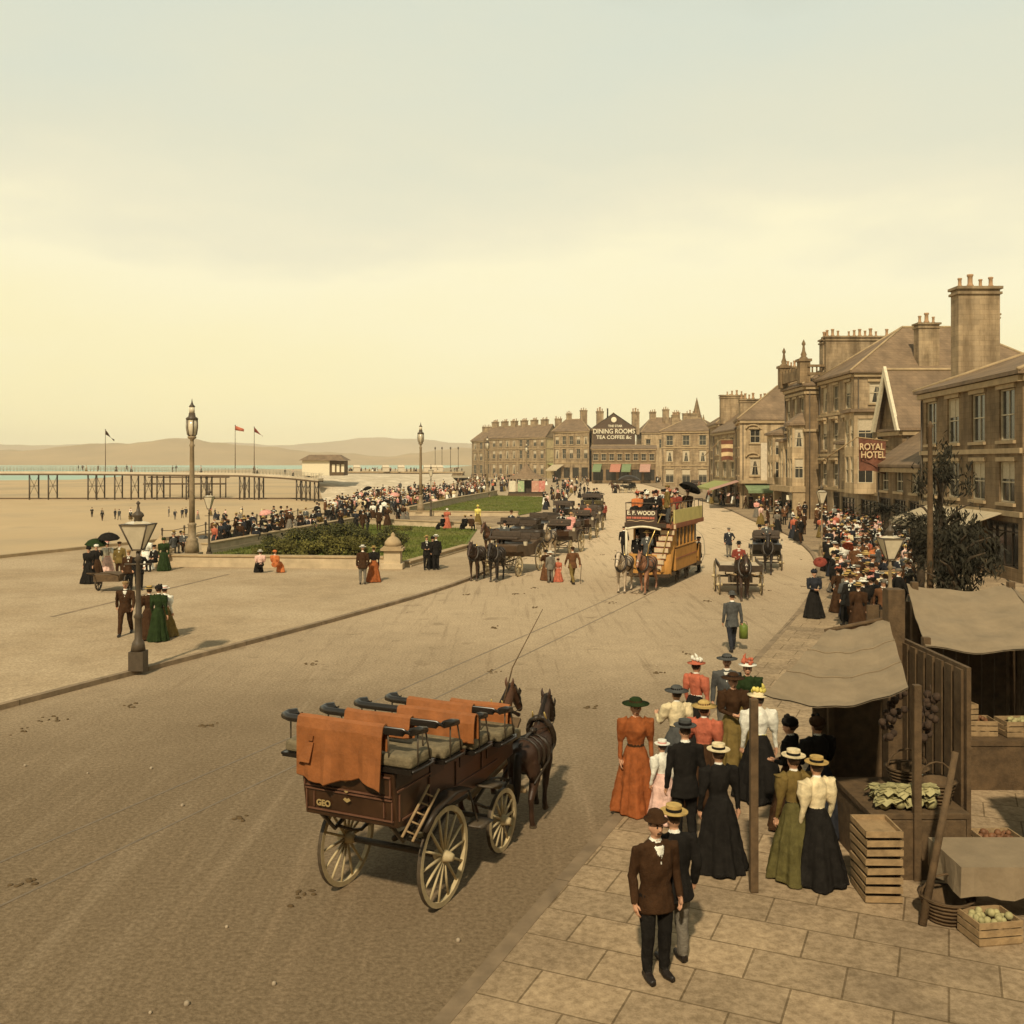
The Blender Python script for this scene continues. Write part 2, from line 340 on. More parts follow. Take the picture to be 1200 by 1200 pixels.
def fingers(mb, wr, d, sx):
    """four unequal bent fingers and a thumb leaving the side of the palm"""
    side = Vector((0, 1, 0)); side = (side - d * side.dot(d)).normalized(); inn = d.cross(side) * 1
    if inn.x * sx > 0: inn = -inn
    for i, ln in enumerate((.058, .072, .078, .068)):
        b = wr + d * .075 + side * (-.027 + .018 * i)
        mb.tube([b - d * .02, b, b + d * ln * .5 + inn * .008, b + d * ln * .85 + inn * .03], [.009, .0095, .0085, .0065], 6, 0)
    b = wr + d * .02 + side * .03
    mb.tube([b - side * .012, b + side * .018 + d * .02 + inn * .01, b + side * .022 + d * .05 + inn * .022], [.012, .0105, .008], 6, 0)
ARMS = {  # elbow, wrist for the right side (mirrored for the left), relative to the shoulder
    'down': ((.055, -.03, -.29), (.06, .05, -.54)), 'swing': ((.05, .09, -.28), (.05, .22, -.49)), 'back': ((.06, -.14, -.26), (.07, -.17, -.50)),
    'hip': ((.17, -.05, -.24), (.03, .07, -.40)), 'clasp': ((.06, .03, -.28), (-.12, .22, -.32)), 'hold': ((.07, .08, -.27), (.02, .30, -.18)),
    'raise': ((.09, .10, -.18), (.04, .28, .02)), 'rein': ((.06, .05, -.26), (-.04, .28, -.24)), 'carry': ((.07, 0, -.29), (.10, .02, -.55))}
POSES = {'stand': ('down', 'down', 0), 'walk': ('swing', 'back', .2), 'walk2': ('back', 'swing', -.2), 'hip': ('hip', 'down', .04), 'clasp': ('clasp', 'clasp', 0),
         'hold': ('hold', 'down', .05), 'raise': ('raise', 'down', 0), 'sit': ('clasp', 'clasp', 0), 'rein': ('rein', 'rein', 0), 'carry': ('down', 'carry', .16), 'drive': ('rein', 'rein', .05)}
def head_src(mb, z, y, sex, near):
    mb.tube([(0, y - .012, z - .20), (0, y - .005, z - .11), (0, y, z - .05)], [.062, .05, .052], 10, 0)
    mb.ball((0, y, z), (.074, .09, .108), 14, 0)
    mb.tube([(0, y + .03, z - .055), (0, y + .065, z - .088)], [.05, .028], 8, 0)
    mb.tube([(0, y + .08, z + .01), (0, y + .104, z - .028)], [.012, .019], 6, 0)
    if near:
        for s in (-1, 1): mb.ball((s * .074, y - .005, z - .01), (.014, .022, .034), 8, 0)
        mb.tube([(-.02, y + .086, z - .058), (.02, y + .086, z - .058)], [.009, .009], 6, 0)
    if sex == 'm':
        mb.ball((0, y - .018, z + .026), (.078, .086, .095), 12, 4)
    else:
        mb.ball((0, y - .022, z + .03), (.085, .09, .098), 12, 4); mb.ball((0, y - .10, z + .035), (.045, .04, .045), 8, 4)
def hat_src(kind, z, y):
    mb = MB(); c = (0, y - .008, z + .045)
    if kind == 'bowler':
        mb.lathe([(.10, .015), (.125, .02), (.128, .03), (.092, .028), (.091, .07), (.075, .115), (.04, .135), (.004, .14)], c, 14, 3, sy=1.15)
    elif kind == 'cap':
        mb.lathe([(.088, .0), (.10, .035), (.095, .062), (.05, .08), (.004, .083)], c, 12, 3, sy=1.18)
        mb.tube([(0, y + .06, z + .05), (0, y + .135, z + .035)], [(.072, .014), (.045, .008)], 10, 3)
    elif kind == 'boater':
        mb.lathe([(.08, .03), (.155, .032), (.156, .042), (.088, .044)], c, 18, 3, False, sy=1.08)
        mb.lathe([(.089, .042), (.089, .078)], c, 16, 7, False, sy=1.08)
        mb.lathe([(.0885, .076), (.087, .112), (.01, .114)], c, 16, 3, False, sy=1.08)
    elif kind == 'flowered':
        mb.lathe([(.08, .035), (.17, .03), (.175, .042), (.09, .05), (.085, .09), (.05, .105), (.004, .108)], c, 16, 3, sy=1.05)
        rr = random.Random(3)
        for i in range(9):
            a = i * .7; mb.ball((.085 * math.cos(a), y + .085 * math.sin(a), z + .135 + rr.uniform(-.01, .05)), rr.uniform(.028, .048), 6, 7)
        mb.tube([(.03, y - .05, z + .14), (.06, y - .07, z + .23), (.03, y - .09, z + .28)], [.02, .028, .008], 6, 7)
    elif kind == 'bonnet':
        mb.lathe([(.10, -.02), (.115, .02), (.105, .07), (.06, .105), (.004, .11)], c, 14, 3, sy=1.1)
        mb.ball((.05, y + .04, z + .15), .035, 6, 7); mb.ball((-.03, y + .05, z + .155), .03, 6, 7)
    elif kind == 'broad':
        mb.lathe([(.08, .03), (.20, .015), (.205, .025), (.10, .045), (.095, .085), (.06, .11), (.004, .112)], c, 18, 3, sy=1.05)
        mb.lathe([(.101, .046), (.0975, .072)], c, 16, 7, False, sy=1.05)
    return mb
_pm = {}
def person_meshes(sex, pose, hat, near, var=0):
    """var > 0: a build of its own (girth, sleeve, skirt width and creases) for the nearer figures"""
    key = (sex, pose, hat, near, var); vr = random.Random(var * 7 + 3); gx = vr.uniform(.92, 1.14) if var else 1; pf = vr.uniform(.80, 1.12) if var else 1; sw = vr.uniform(.84, 1.1) if var else 1; ph = vr.uniform(0, 6)
    if key in _pm: return _pm[key]
    mb = MB(); la, ra, st = POSES[pose]; sit = pose in ('sit', 'rein'); dz = -.42 if sit else 0
    ex = MB(); slots = PM()
    if sex == 'm':
        hz, hy = 1.61 + dz, .015
        for s in (-1, 1):
            f = st * s
            if sit:
                mb.tube([(s * .09, -.02, .50), (s * .10, .22, .50), (s * .105, .42, .48), (s * .105, .44, .26), (s * .105, .42, .07)], [.10, .092, .075, .06, .05], 10, 2)
                mb.tube([(s * .105, .37, .05), (s * .11, .52, .045), (s * .115, .61, .035)], [.045, .045, .035], 8, 5)
            else:
                b = max(0, -f) * .35
                mb.tube([(s * .085, 0, .92), (s * .095, f * .45 + .02, .70), (s * .10, f * .75 + .03 + b * .2, .49), (s * .10, f * 1.15 - b * .5, .28 + b * .1), (s * .10, f * 1.45 - b, .09 + b * .25)],
                        [.105, .092, .073, .064, .055], 10, 2)
                mb.tube([(s * .10, f * 1.45 - .06 - b, .05 + b * .35), (s * .105, f * 1.45 + .08 - b, .045 + b * .2), (s * .115, f * 1.45 + .18 - b, .035)], [.045, .047, .034], 8, 5)
        mb.tube([(0, 0, .73 + dz if not sit else .44), (0, 0, .86 + dz), (0, .005, 1.02 + dz), (0, .01, 1.2 + dz), (0, .0, 1.34 + dz), (0, -.01, 1.42 + dz), (0, -.012, 1.465 + dz)],
                [(.215, .165), (.195, .15), (.162, .12), (.185, .128), (.195, .115), (.15, .09), (.07, .065)], 16, 1)
        mb.tube([(0, .0, 1.445 + dz), (0, .004, 1.49 + dz)], [.068, .06], 10, 6)
        mb.tube([(0, .10, 1.22 + dz), (0, .085, 1.42 + dz)], [(.028, .03), (.05, .03)], 8, 6)
        shw, shz, r, puff = .20, 1.385 + dz, .052, 0
    else:
        hz, hy = 1.525 + dz, .01
        if sit:
            mb.tube([(0, -.06, .45), (0, .12, .50), (0, .36, .50), (0, .46, .38), (0, .50, .02)], [(.20, .16), (.20, .15), (.21, .13), (.22, .12), (.28, .17)], 16, 2)
        else:
            mb.lathe([(.355 * sw, .015), (.35 * sw, .05), (.30 * sw, .28), (.255 * sw, .52), (.205, .75), (.165, .88), (.118, .985), (.06, 1.0)], (0, -.03, 0), 22, 2, sy=1.02)
        mb.tube([(0, 0, .93 + dz), (0, 0, .99 + dz), (0, .012, 1.10 + dz), (0, .02, 1.2 + dz), (0, .0, 1.31 + dz), (0, -.008, 1.365 + dz), (0, -.01, 1.41 + dz)],
                [(.125, .10), (.112, .09), (.14, .115), (.158, .135), (.155, .105), (.11, .08), (.055, .055)], 16, 1)
        mb.tube([(0, 0, .965 + dz), (0, 0, 1.0 + dz)], [(.122, .10), (.118, .096)], 14, 7)
        mb.tube([(0, -.006, 1.385 + dz), (0, 0, 1.43 + dz)], [.056, .052], 10, 6)
        shw, shz, r, puff = .175, 1.315 + dz, .042, .098 * pf
    for s, a in ((-1, la), (1, ra)):
        e, w = ARMS[a]; sh = Vector((s * shw, 0, shz))
        wr, d = arm(mb, s, sh, sh + Vector((e[0] * s, e[1], e[2])), sh + Vector((w[0] * s, w[1], w[2])), r, 1, near, puff)
        if near is True: fingers(ex, wr, d, s)
    head_src(mb, hz, hy, sex, near is True)
    if near is True:
        for s in (-1, 1):
            ex.ball((s * .028, hy + .083, hz + .012), .0095, 8, 5); ex.tube([(s * .014, hy + .086, hz + .034), (s * .045, hy + .076, hz + .033)], [.005, .004], 5, 4)
        if sex == 'm': ex.tube([(-.034, hy + .088, hz - .05), (0, hy + .10, hz - .042), (.034, hy + .088, hz - .05)], [.006, .012, .006], 6, 4)
        else: ex.tube([(-.018, hy + .094, hz - .056), (.018, hy + .094, hz - .056)], [.005, .005], 6, 7)
    def fold(co, nn):
        if co.z > hz - .17: return co
        k2 = mnoise.noise(Vector((co.x * 7 + ph, co.y * 7, co.z * 6))) * .010 + mnoise.noise(Vector((co.x * 17, co.y * 17 + ph, co.z * 11))) * .007 + (mnoise.noise(Vector((co.x * 34, co.y * 34, co.z * 22 + ph))) * .004 if near is True else 0)
        q = Vector((co.x * gx, co.y * gx, co.z)) + nn * k2
        if sex == 'f' and not sit and co.z < .93:
            k = (.93 - co.z) / .93; a = math.atan2(co.y + .03, co.x); rr = math.hypot(co.x, co.y + .03)
            w = (math.sin(a * 9 + ph + 1.6 * math.sin(a * 2 + ph) + co.z * 1.5) * .030 + math.sin(a * 5 - ph + co.z * 2) * .022 + math.sin(a * 19 + ph * 2) * .008) * k * (1 if rr > .1 else 0)
            return Vector((q.x + math.cos(a) * w, q.y + math.sin(a) * w, max(.01, q.z + (.015 * math.sin(a * 4 + ph) if co.z < .08 else 0))))
        return q
    hm = hat_src(hat, hz, hy)
    if near == 'coarse':
        body = remesh(mb, 'person', slots, .055, 1, hm, fold); hatme = None
    elif near:
        body = remesh(mb, 'person', slots, .0135, 3, ex, fold); hatme = hm.mesh('hat', slots)
    else:
        body = remesh(mb, 'person', slots, .032, 2, hm, fold); hatme = None
    _pm[key] = (body, hatme); return _pm[key]
PEOPLE = []
def person(loc, face, sex, pose, top, low, hat, hatc, label, group, trim='black', near=False, sc=1.0):
    """face = compass turn of the body in degrees; 0 looks away up the road, 180 looks at the viewer, 90 looks to the left"""
    body, hatme = person_meshes(sex, pose, hat, near, len(PEOPLE) + 1 if near is True else 0)
    o = link('person', body, None, loc, R(face), label, 'person', group, sc=sc)
    col = {1: top, 2: low, 3: hatc, 7: trim}
    objs = [o]
    if hatme: objs.append(link('hat', hatme, o))
    for q in objs:
        for i, c in col.items():
            q.material_slots[i].link = 'OBJECT'; q.material_slots[i].material = cloth(c)
    PEOPLE.append(o); return o
HATW = {'bowler': 'bowler hat', 'cap': 'flat cap', 'boater': 'straw boater', 'flowered': 'flowered hat', 'bonnet': 'bonnet', 'broad': 'broad hat'}
def hatword(hat, hc): return 'straw boater' if hat == 'boater' and hc == 'straw' else hc + ' ' + ('boater' if hat == 'boater' else HATW[hat])
MEN = [(t, l, h) for t in ('black', 'black', 'dark brown', 'slate grey', 'navy', 'brown') for l in ('black', 'dark brown', 'grey') for h in (('bowler', 'black'), ('cap', 'dark brown'), ('boater', 'straw'), ('cap', 'grey'), ('bowler', 'dark brown'))]
WOM = [(t, l, h) for t in ('white', 'black', 'cream', 'pale pink', 'dark brown', 'coral', 'grey', 'navy', 'pink', 'fawn') for l in ('black', 'black', 'dark brown', 'navy', 'grey', 'olive') for h in (('boater', 'straw'), ('flowered', 'black'), ('bonnet', 'black'), ('flowered', 'white'), ('broad', 'straw'), ('boater', 'white'))]
def in_poly(x, y, P):
    c = False; j = len(P) - 1
    for i in range(len(P)):
        if (P[i][1] > y) != (P[j][1] > y) and x < (P[j][0] - P[i][0]) * (y - P[i][1]) / (P[j][1] - P[i][1]) + P[i][0]: c = not c
        j = i
    return c
FAR = []
def crowd(poly, n, phrase, group, z=.12, women=.5, sit=0.0, faces=None, dark=0.0, minsep=.55, seed=1):
    rr = random.Random(seed); used = set(); pts = []; tries = 0
    xs = [p[0] for p in poly]; ys = [p[1] for p in poly]
    while len(pts) < n and tries < n * 300:
        tries += 1; px, py = rr.uniform(min(xs), max(xs)), rr.uniform(min(ys), max(ys))
        if not in_poly(px, py, poly): continue
        g = G(px, py, z)
        if any((g - q).length < minsep for q in pts): continue
        pts.append(g)
        if g.y > 97 and z > 0: FAR.append(tuple(g)); continue      # beyond the three hundred nearest: joined into the far crowd
        while True:
            s = rr.random() < sit; f = rr.random() < women
            t, l, (h, hc) = rr.choice(WOM if f else MEN)
            if f and rr.random() < dark: t = rr.choice(('black', 'dark brown', 'navy'))
            act = 'seated' if s else rr.choice(('standing', 'walking'))
            face = rr.choice(faces) if faces else rr.uniform(0, 360)
            side = 'from behind' if (face % 360 < 70 or face % 360 > 290) else 'facing forward' if 110 < face % 360 < 250 else 'side on'
            if (f, t, l, h, hc, act, side) in used: continue
            used.add((f, t, l, h, hc, act, side)); break
        pose = 'sit' if s else (rr.choice(('walk', 'walk2', 'carry') if not f else ('hold', 'stand', 'carry')) if act == 'walking' else rr.choice(('stand', 'hip', 'clasp')))
        w = f"{act} {'woman' if f else 'man'}, {side}, {t} {'bodice' if f else 'coat'}, {l} {'skirt' if f else 'trousers'}, {hatword(h, hc)}, {phrase}"
        if len(w.split()) > 16: w = w.replace(side + ', ', '')
        person((g.x, g.y, z), face + rr.uniform(-15, 15), 'f' if f else 'm', pose, t, l, h, hc, w, group, rr.choice(('coral', 'white', 'black', 'pink', 'cream')) if h == 'flowered' else 'black', sc=rr.uniform(.93, 1.05))
import numpy as np
def people_mass(name, pts, label, seed, women=.5):
    """the part of the crowd beyond the three hundred nearest: real figures joined into one object"""
    rr = random.Random(seed); pal = ['black', 'dark brown', 'navy', 'slate grey', 'brown', 'white', 'cream', 'pink', 'coral', 'pale pink', 'grey', 'straw', 'olive']
    mats = [SKIN, HAIR, BOOT] + [cloth(c) for c in pal]; ix = {c: i + 3 for i, c in enumerate(pal)}
    vs, ls, lt, mi = [], [], [], []; nv = 0
    for x, y, z in pts:
        f = rr.random() < women
        me = person_meshes('f' if f else 'm', rr.choice(('stand', 'walk', 'clasp')) if not f else rr.choice(('stand', 'hold', 'clasp')), rr.choice(('boater', 'flowered', 'bonnet')) if f else rr.choice(('bowler', 'cap', 'boater')), 'coarse')[0]
        co = np.empty(len(me.vertices) * 3, 'f'); me.vertices.foreach_get('co', co); co = co.reshape(-1, 3) * rr.uniform(.92, 1.06)
        a = rr.uniform(0, 2 * PI); c, s = math.cos(a), math.sin(a); co = np.stack([co[:, 0] * c - co[:, 1] * s + x, co[:, 0] * s + co[:, 1] * c + y, co[:, 2] + z], 1)
        li = np.empty(len(me.loops), 'i'); me.loops.foreach_get('vertex_index', li); tt = np.empty(len(me.polygons), 'i'); me.polygons.foreach_get('loop_total', tt); mm_ = np.empty(len(me.polygons), 'i'); me.polygons.foreach_get('material_index', mm_)
        top = rr.choice(('white', 'black', 'cream', 'pink', 'coral', 'dark brown', 'black', 'pale pink') if f else ('black', 'black', 'dark brown', 'navy', 'slate grey', 'brown')); low = rr.choice(('black', 'black', 'dark brown', 'navy', 'olive', 'white') if f else ('black', 'dark brown', 'grey'))
        lut = np.array([0, ix[top], ix[low], ix[rr.choice(('black', 'black', 'straw', 'white', 'dark brown'))], 1, 2, ix['white'], ix[rr.choice(('black', 'coral', 'white'))]])
        vs.append(co); ls.append(li + nv); lt.append(tt); mi.append(lut[mm_]); nv += len(co)
    vs, ls, lt, mi = (np.concatenate(q) for q in (vs, ls, lt, mi)); me = bpy.data.meshes.new(name)
    me.vertices.add(len(vs)); me.vertices.foreach_set('co', vs.astype('f').ravel()); me.loops.add(len(ls)); me.loops.foreach_set('vertex_index', ls.astype('i'))
    me.polygons.add(len(lt)); st = np.concatenate([[0], np.cumsum(lt)[:-1]]); me.polygons.foreach_set('loop_start', st.astype('i'))
    for m in mats: me.materials.append(m)
    me.polygons.foreach_set('material_index', mi.astype('i')); me.polygons.foreach_set('use_smooth', np.ones(len(lt), bool)); me.update(calc_edges=True); me.validate()
    return link(name, me, None, label=label, kind='stuff')
_par = {}
def parasol(loc, c, label, tilt=0.0, az=0.0, sc=1.0):
    """open parasol, base at the hand; canopy and shaft are its parts"""
    if not _par:
        cn = MB(); n = 32
        prof = [(.03, 1.02), (.22, .99), (.40, .90), (.52, .76)]; vs = []
        for r, z in prof:
            for j in range(n):
                k = 1 - .055 * abs(math.sin(4 * 2 * PI * j / n)) * (r / .52); vs.append((r * k * math.cos(2 * PI * j / n), r * k * math.sin(2 * PI * j / n), z))
        for r, z in reversed(prof):
            for j in range(n):
                k = 1 - .055 * abs(math.sin(4 * 2 * PI * j / n)) * (r / .52); vs.append((r * k * math.cos(2 * PI * j / n), r * k * math.sin(2 * PI * j / n), z - .014))
        m = 2 * len(prof)
        fs = [(i * n + j, i * n + (j + 1) % n, (i + 1) * n + (j + 1) % n, (i + 1) * n + j) for i in range(m - 1) for j in range(n)]
        fs += [tuple(range(n)), tuple((m - 1) * n + j for j in range(n))]
        cn.add(vs, fs, 0, True); _par['c'] = cn.mesh('canopy', [cloth('black')])
        sh = MB(); sh.tube([(0, 0, -.12), (0, 0, 1.1)], .011, 6); _par['s'] = sh.mesh('shaft', [WOOD])
    t = link('parasol', None, None, loc, 0, label, 'parasol', 'open parasols'); t.rotation_euler = (tilt, 0, az); t.scale = (sc,) * 3
    a = link('canopy', _par['c'], t); a.material_slots[0].link = 'OBJECT'; a.material_slots[0].material = cloth(c); link('shaft', _par['s'], t); return t

# ------------------------------------------------------------------ horses
COATS = {'bay': (.085, .036, .016), 'black': (.022, .015, .012), 'chestnut': (.26, .12, .065), 'grey': (.46, .36, .25), 'dun': (.23, .15, .08), 'dark bay': (.045, .022, .012)}
def coat(c): return mat('coat ' + c, COATS[c], .5, .3, 5, .12, 50, .35)
MANE = mat('mane hair', (.018, .012, .008), .6, .3, 30); BLAZE = mat('pale face marking', (.6, .52, .4), .7, .15, 8); HOOF = mat('hoof', (.09, .065, .04), .6, .3, 10)
_hm = {}
def horse_meshes(pose, near, low=False):
    k = (pose, near, low)
    if k in _hm: return _hm[k]
    mb = MB()
    mb.tube([(0, -.86, 1.22), (0, -.80, 1.26), (0, -.62, 1.27), (0, -.38, 1.24), (0, -.05, 1.18), (0, .28, 1.20), (0, .50, 1.24), (0, .66, 1.20), (0, .72, 1.16)],
            [(.10, .12), (.20, .22), (.265, .29), (.27, .29), (.285, .30), (.265, .31), (.23, .30), (.17, .23), (.08, .12)], 16, 0)
    nd = -.16 if low else 0
    mb.tube([(0, .34, 1.30), (0, .52, 1.42), (0, .74, 1.62 + nd * .5), (0, .92, 1.84 + nd)], [(.16, .25), (.145, .235), (.105, .18), (.085, .13)], 12, 0)
    mb.tube([(0, .86, 1.90 + nd), (0, .99, 1.88 + nd), (0, 1.12, 1.72 + nd), (0, 1.26, 1.52 + nd), (0, 1.33, 1.42 + nd), (0, 1.35, 1.38 + nd)], [(.075, .09), (.10, .125), (.092, .115), (.066, .078), (.062, .066), (.035, .04)], 12, 0)
    mb.tube([(0, 1.07, 1.90 + nd), (0, 1.22, 1.70 + nd), (0, 1.34, 1.53 + nd)], [(.028, .02), (.034, .02), (.028, .02)], 8, 2)
    for s in (-1, 1):
        mb.tube([(s * .06, .90, 1.95 + nd), (s * .075, .89, 2.04 + nd), (s * .07, .905, 2.12 + nd)], [.036, .034, .01], 8, 0)
    mb.tube([(0, .90, 2.0 + nd), (0, .72, 1.82 + nd * .8), (0, .52, 1.68 + nd * .3), (0, .34, 1.56)], [(.025, .05), (.03, .075), (.03, .07), (.02, .03)], 8, 1)
    st = {'stand': (.0, .0, .0, .0), 'walk': (.20, -.16, -.18, .16), 'walk2': (-.16, .2, .16, -.18)}[pose]
    for i, s in enumerate((-1, 1)):
        d = st[i]; lift = .05 if d < -.1 else 0
        mb.tube([(s * .13, .46, 1.14), (s * .15, .47 + d * .2, .92), (s * .145, .47 + d * .6, .70), (s * .14, .48 + d * .9, .52), (s * .135, .46 + d, .32 + lift), (s * .135, .45 + d, .15 + lift), (s * .135, .50 + d, .06 + lift)],
                [(.11, .16), (.10, .14), (.072, .085), (.062, .068), (.043, .05), (.05, .056), (.05, .06)], 10, 0)
        mb.tube([(s * .135, .495 + d, .075 + lift), (s * .135, .52 + d, .004 + lift)], [.055, .072], 10, 3)
        d = st[2 + i]; lift = .05 if d < -.1 else 0
        mb.tube([(s * .14, -.60, 1.22), (s * .17, -.56, 1.02), (s * .165, -.52 + d * .4, .84), (s * .15, -.66 + d * .7, .66), (s * .145, -.78 + d * .9, .54), (s * .14, -.75 + d, .34 + lift), (s * .14, -.72 + d, .16 + lift), (s * .14, -.67 + d, .06 + lift)],
                [(.13, .22), (.125, .21), (.10, .14), (.072, .09), (.056, .075), (.045, .055), (.052, .058), (.052, .06)], 10, 0)
        mb.tube([(s * .14, -.675 + d, .075 + lift), (s * .14, -.65 + d, .004 + lift)], [.056, .074], 10, 3)
    mb.tube([(0, -.80, 1.38), (0, -.91, 1.36), (0, -.98, 1.15), (0, -.98, .85), (0, -.96, .55)], [.05, .06, .075, .07, .02], 8, 1)
    ex = MB()
    for s in (-1, 1): ex.ball((s * .088, 1.05, 1.82 + nd), .018, 8, 1); ex.ball((s * .038, 1.345, 1.44 + nd), .012, 6, 1)
    body = remesh(mb, 'horse', [coat('bay'), MANE, BLAZE, HOOF], .022 if near else .036, 2, ex)
    co = MB(); n = 18; pts = []
    for j in range(n + 1):
        a = 2 * PI * j / n; pts.append((.235 * math.sin(a), .56 - .17 * math.cos(a), 1.33 + .36 * math.cos(a)))
    co.tube(pts, .055, 8, 0)
    for s in (-1, 1): co.tube([(s * .2, .52, 1.3), (s * .12, .42, 1.68), (s * .11, .36, 1.80)], [.02, .024, .012], 6, 1)
    ha = MB()
    for y, rx, rz, zc, w in ((-.02, .305, .325, 1.18, .045), (-.60, .285, .31, 1.27, .03), (-.32, .30, .32, 1.22, .03)):
        q = [(rx * math.sin(2 * PI * j / 16), y, zc + rz * math.cos(2 * PI * j / 16)) for j in range(17)]; ha.tube(q, [(w, .012)] * 17, 6, 0)
    ha.tube([(0, -.84, 1.50), (0, -.3, 1.56), (0, .2, 1.535)], [(.03, .012)] * 3, 6, 0)
    for s in (-1, 1): ha.tube([(s * .27, .45, 1.2), (s * .32, -.1, 1.08), (s * .30, -.95, .92)], [(.02, .03)] * 3, 6, 0)
    ha.tube([(0, -.02, 1.52), (0, -.02, 1.60)], [.07, .04], 8, 0)
    br = MB()
    for s in (-1, 1):
        br.box((s * .125, 1.07, 1.82 + nd), (.014, .12, .11), 0, rx=R(-40)); br.tube([(s * .10, .95, 1.92 + nd), (s * .105, 1.12, 1.70 + nd), (s * .075, 1.28, 1.49 + nd)], .013, 5, 0)
    br.tube([(.078 * math.sin(2 * PI * j / 10), 1.21 + .05 * math.cos(2 * PI * j / 10), 1.62 + nd + .085 * math.cos(2 * PI * j / 10)) for j in range(11)], .013, 5, 0)
    br.tube([(-.10, .97, 1.95 + nd), (0, 1.03, 1.99 + nd), (.10, .97, 1.95 + nd)], .014, 5, 0)
    br.tube([(-.075, 1.29, 1.46 + nd), (-.2, .6, 1.52), (-.1, -.1, 1.6)], .009, 5, 0); br.tube([(.075, 1.29, 1.46 + nd), (.2, .6, 1.52), (.1, -.1, 1.6)], .009, 5, 0)
    _hm[k] = (body, co.mesh('collar', [HARN, BRASS]), ha.mesh('harness_strap', [HARN]), br.mesh('bridle', [HARN])); return _hm[k]
def horse(loc, rz, c, pose, label, group, blaze=False, near=False, sc=1.0, low=False):
    b, co, ha, br = horse_meshes(pose, near, low)
    o = link('horse', b, None, loc, rz, label, 'horse', group, sc=sc)
    for i, m in ((0, coat(c)), (2, BLAZE if blaze else coat(c))):
        o.material_slots[i].link = 'OBJECT'; o.material_slots[i].material = m
    link('collar', co, o); link('harness_strap', ha, o); link('bridle', br, o); return o

# ------------------------------------------------------------------ wheels and carriages
_wm = {}
def wheel(parent, loc, r, m=None, spokes=12):
    m = m or WHEELP; k = (round(r, 2), m.name)
    if k not in _wm:
        ri = MB(); n = 32
        for rr, w, mi in ((r - .035, .055, 0), (r - .006, .05, 1)):
            vs = []
            for a, x in ((rr - .035 if mi == 0 else rr - .006, -w / 2), (rr + .03 if mi == 0 else rr + .006, -w / 2), (rr + .03 if mi == 0 else rr + .006, w / 2), (rr - .035 if mi == 0 else rr - .006, w / 2)):
                vs += [(x, a * math.cos(2 * PI * j / n), a * math.sin(2 * PI * j / n)) for j in range(n)]
            ri.add(vs, [(i * n + j, i * n + (j + 1) % n, ((i + 1) % 4) * n + (j + 1) % n, ((i + 1) % 4) * n + j) for i in range(4) for j in range(n)], mi)
        hu = MB(); hu.tube([(-.13, 0, 0), (-.10, 0, 0), (0, 0, 0), (.10, 0, 0), (.14, 0, 0)], [.045, .07, .085, .06, .045], 12, 0)
        sp = MB()
        for j in range(spokes):
            a = 2 * PI * j / spokes; sp.tube([(0, .06 * math.cos(a), .06 * math.sin(a)), (0, (r - .06) * math.cos(a), (r - .06) * math.sin(a))], [.022, .016], 6, 0)
        _wm[k] = (ri.mesh('wheel', [m, IRON]), hu.mesh('hub', [m]), sp.mesh('spokes', [m]))
    w = link('wheel', _wm[k][0], parent, loc); link('hub', _wm[k][1], w); link('spokes', _wm[k][2], w); return w
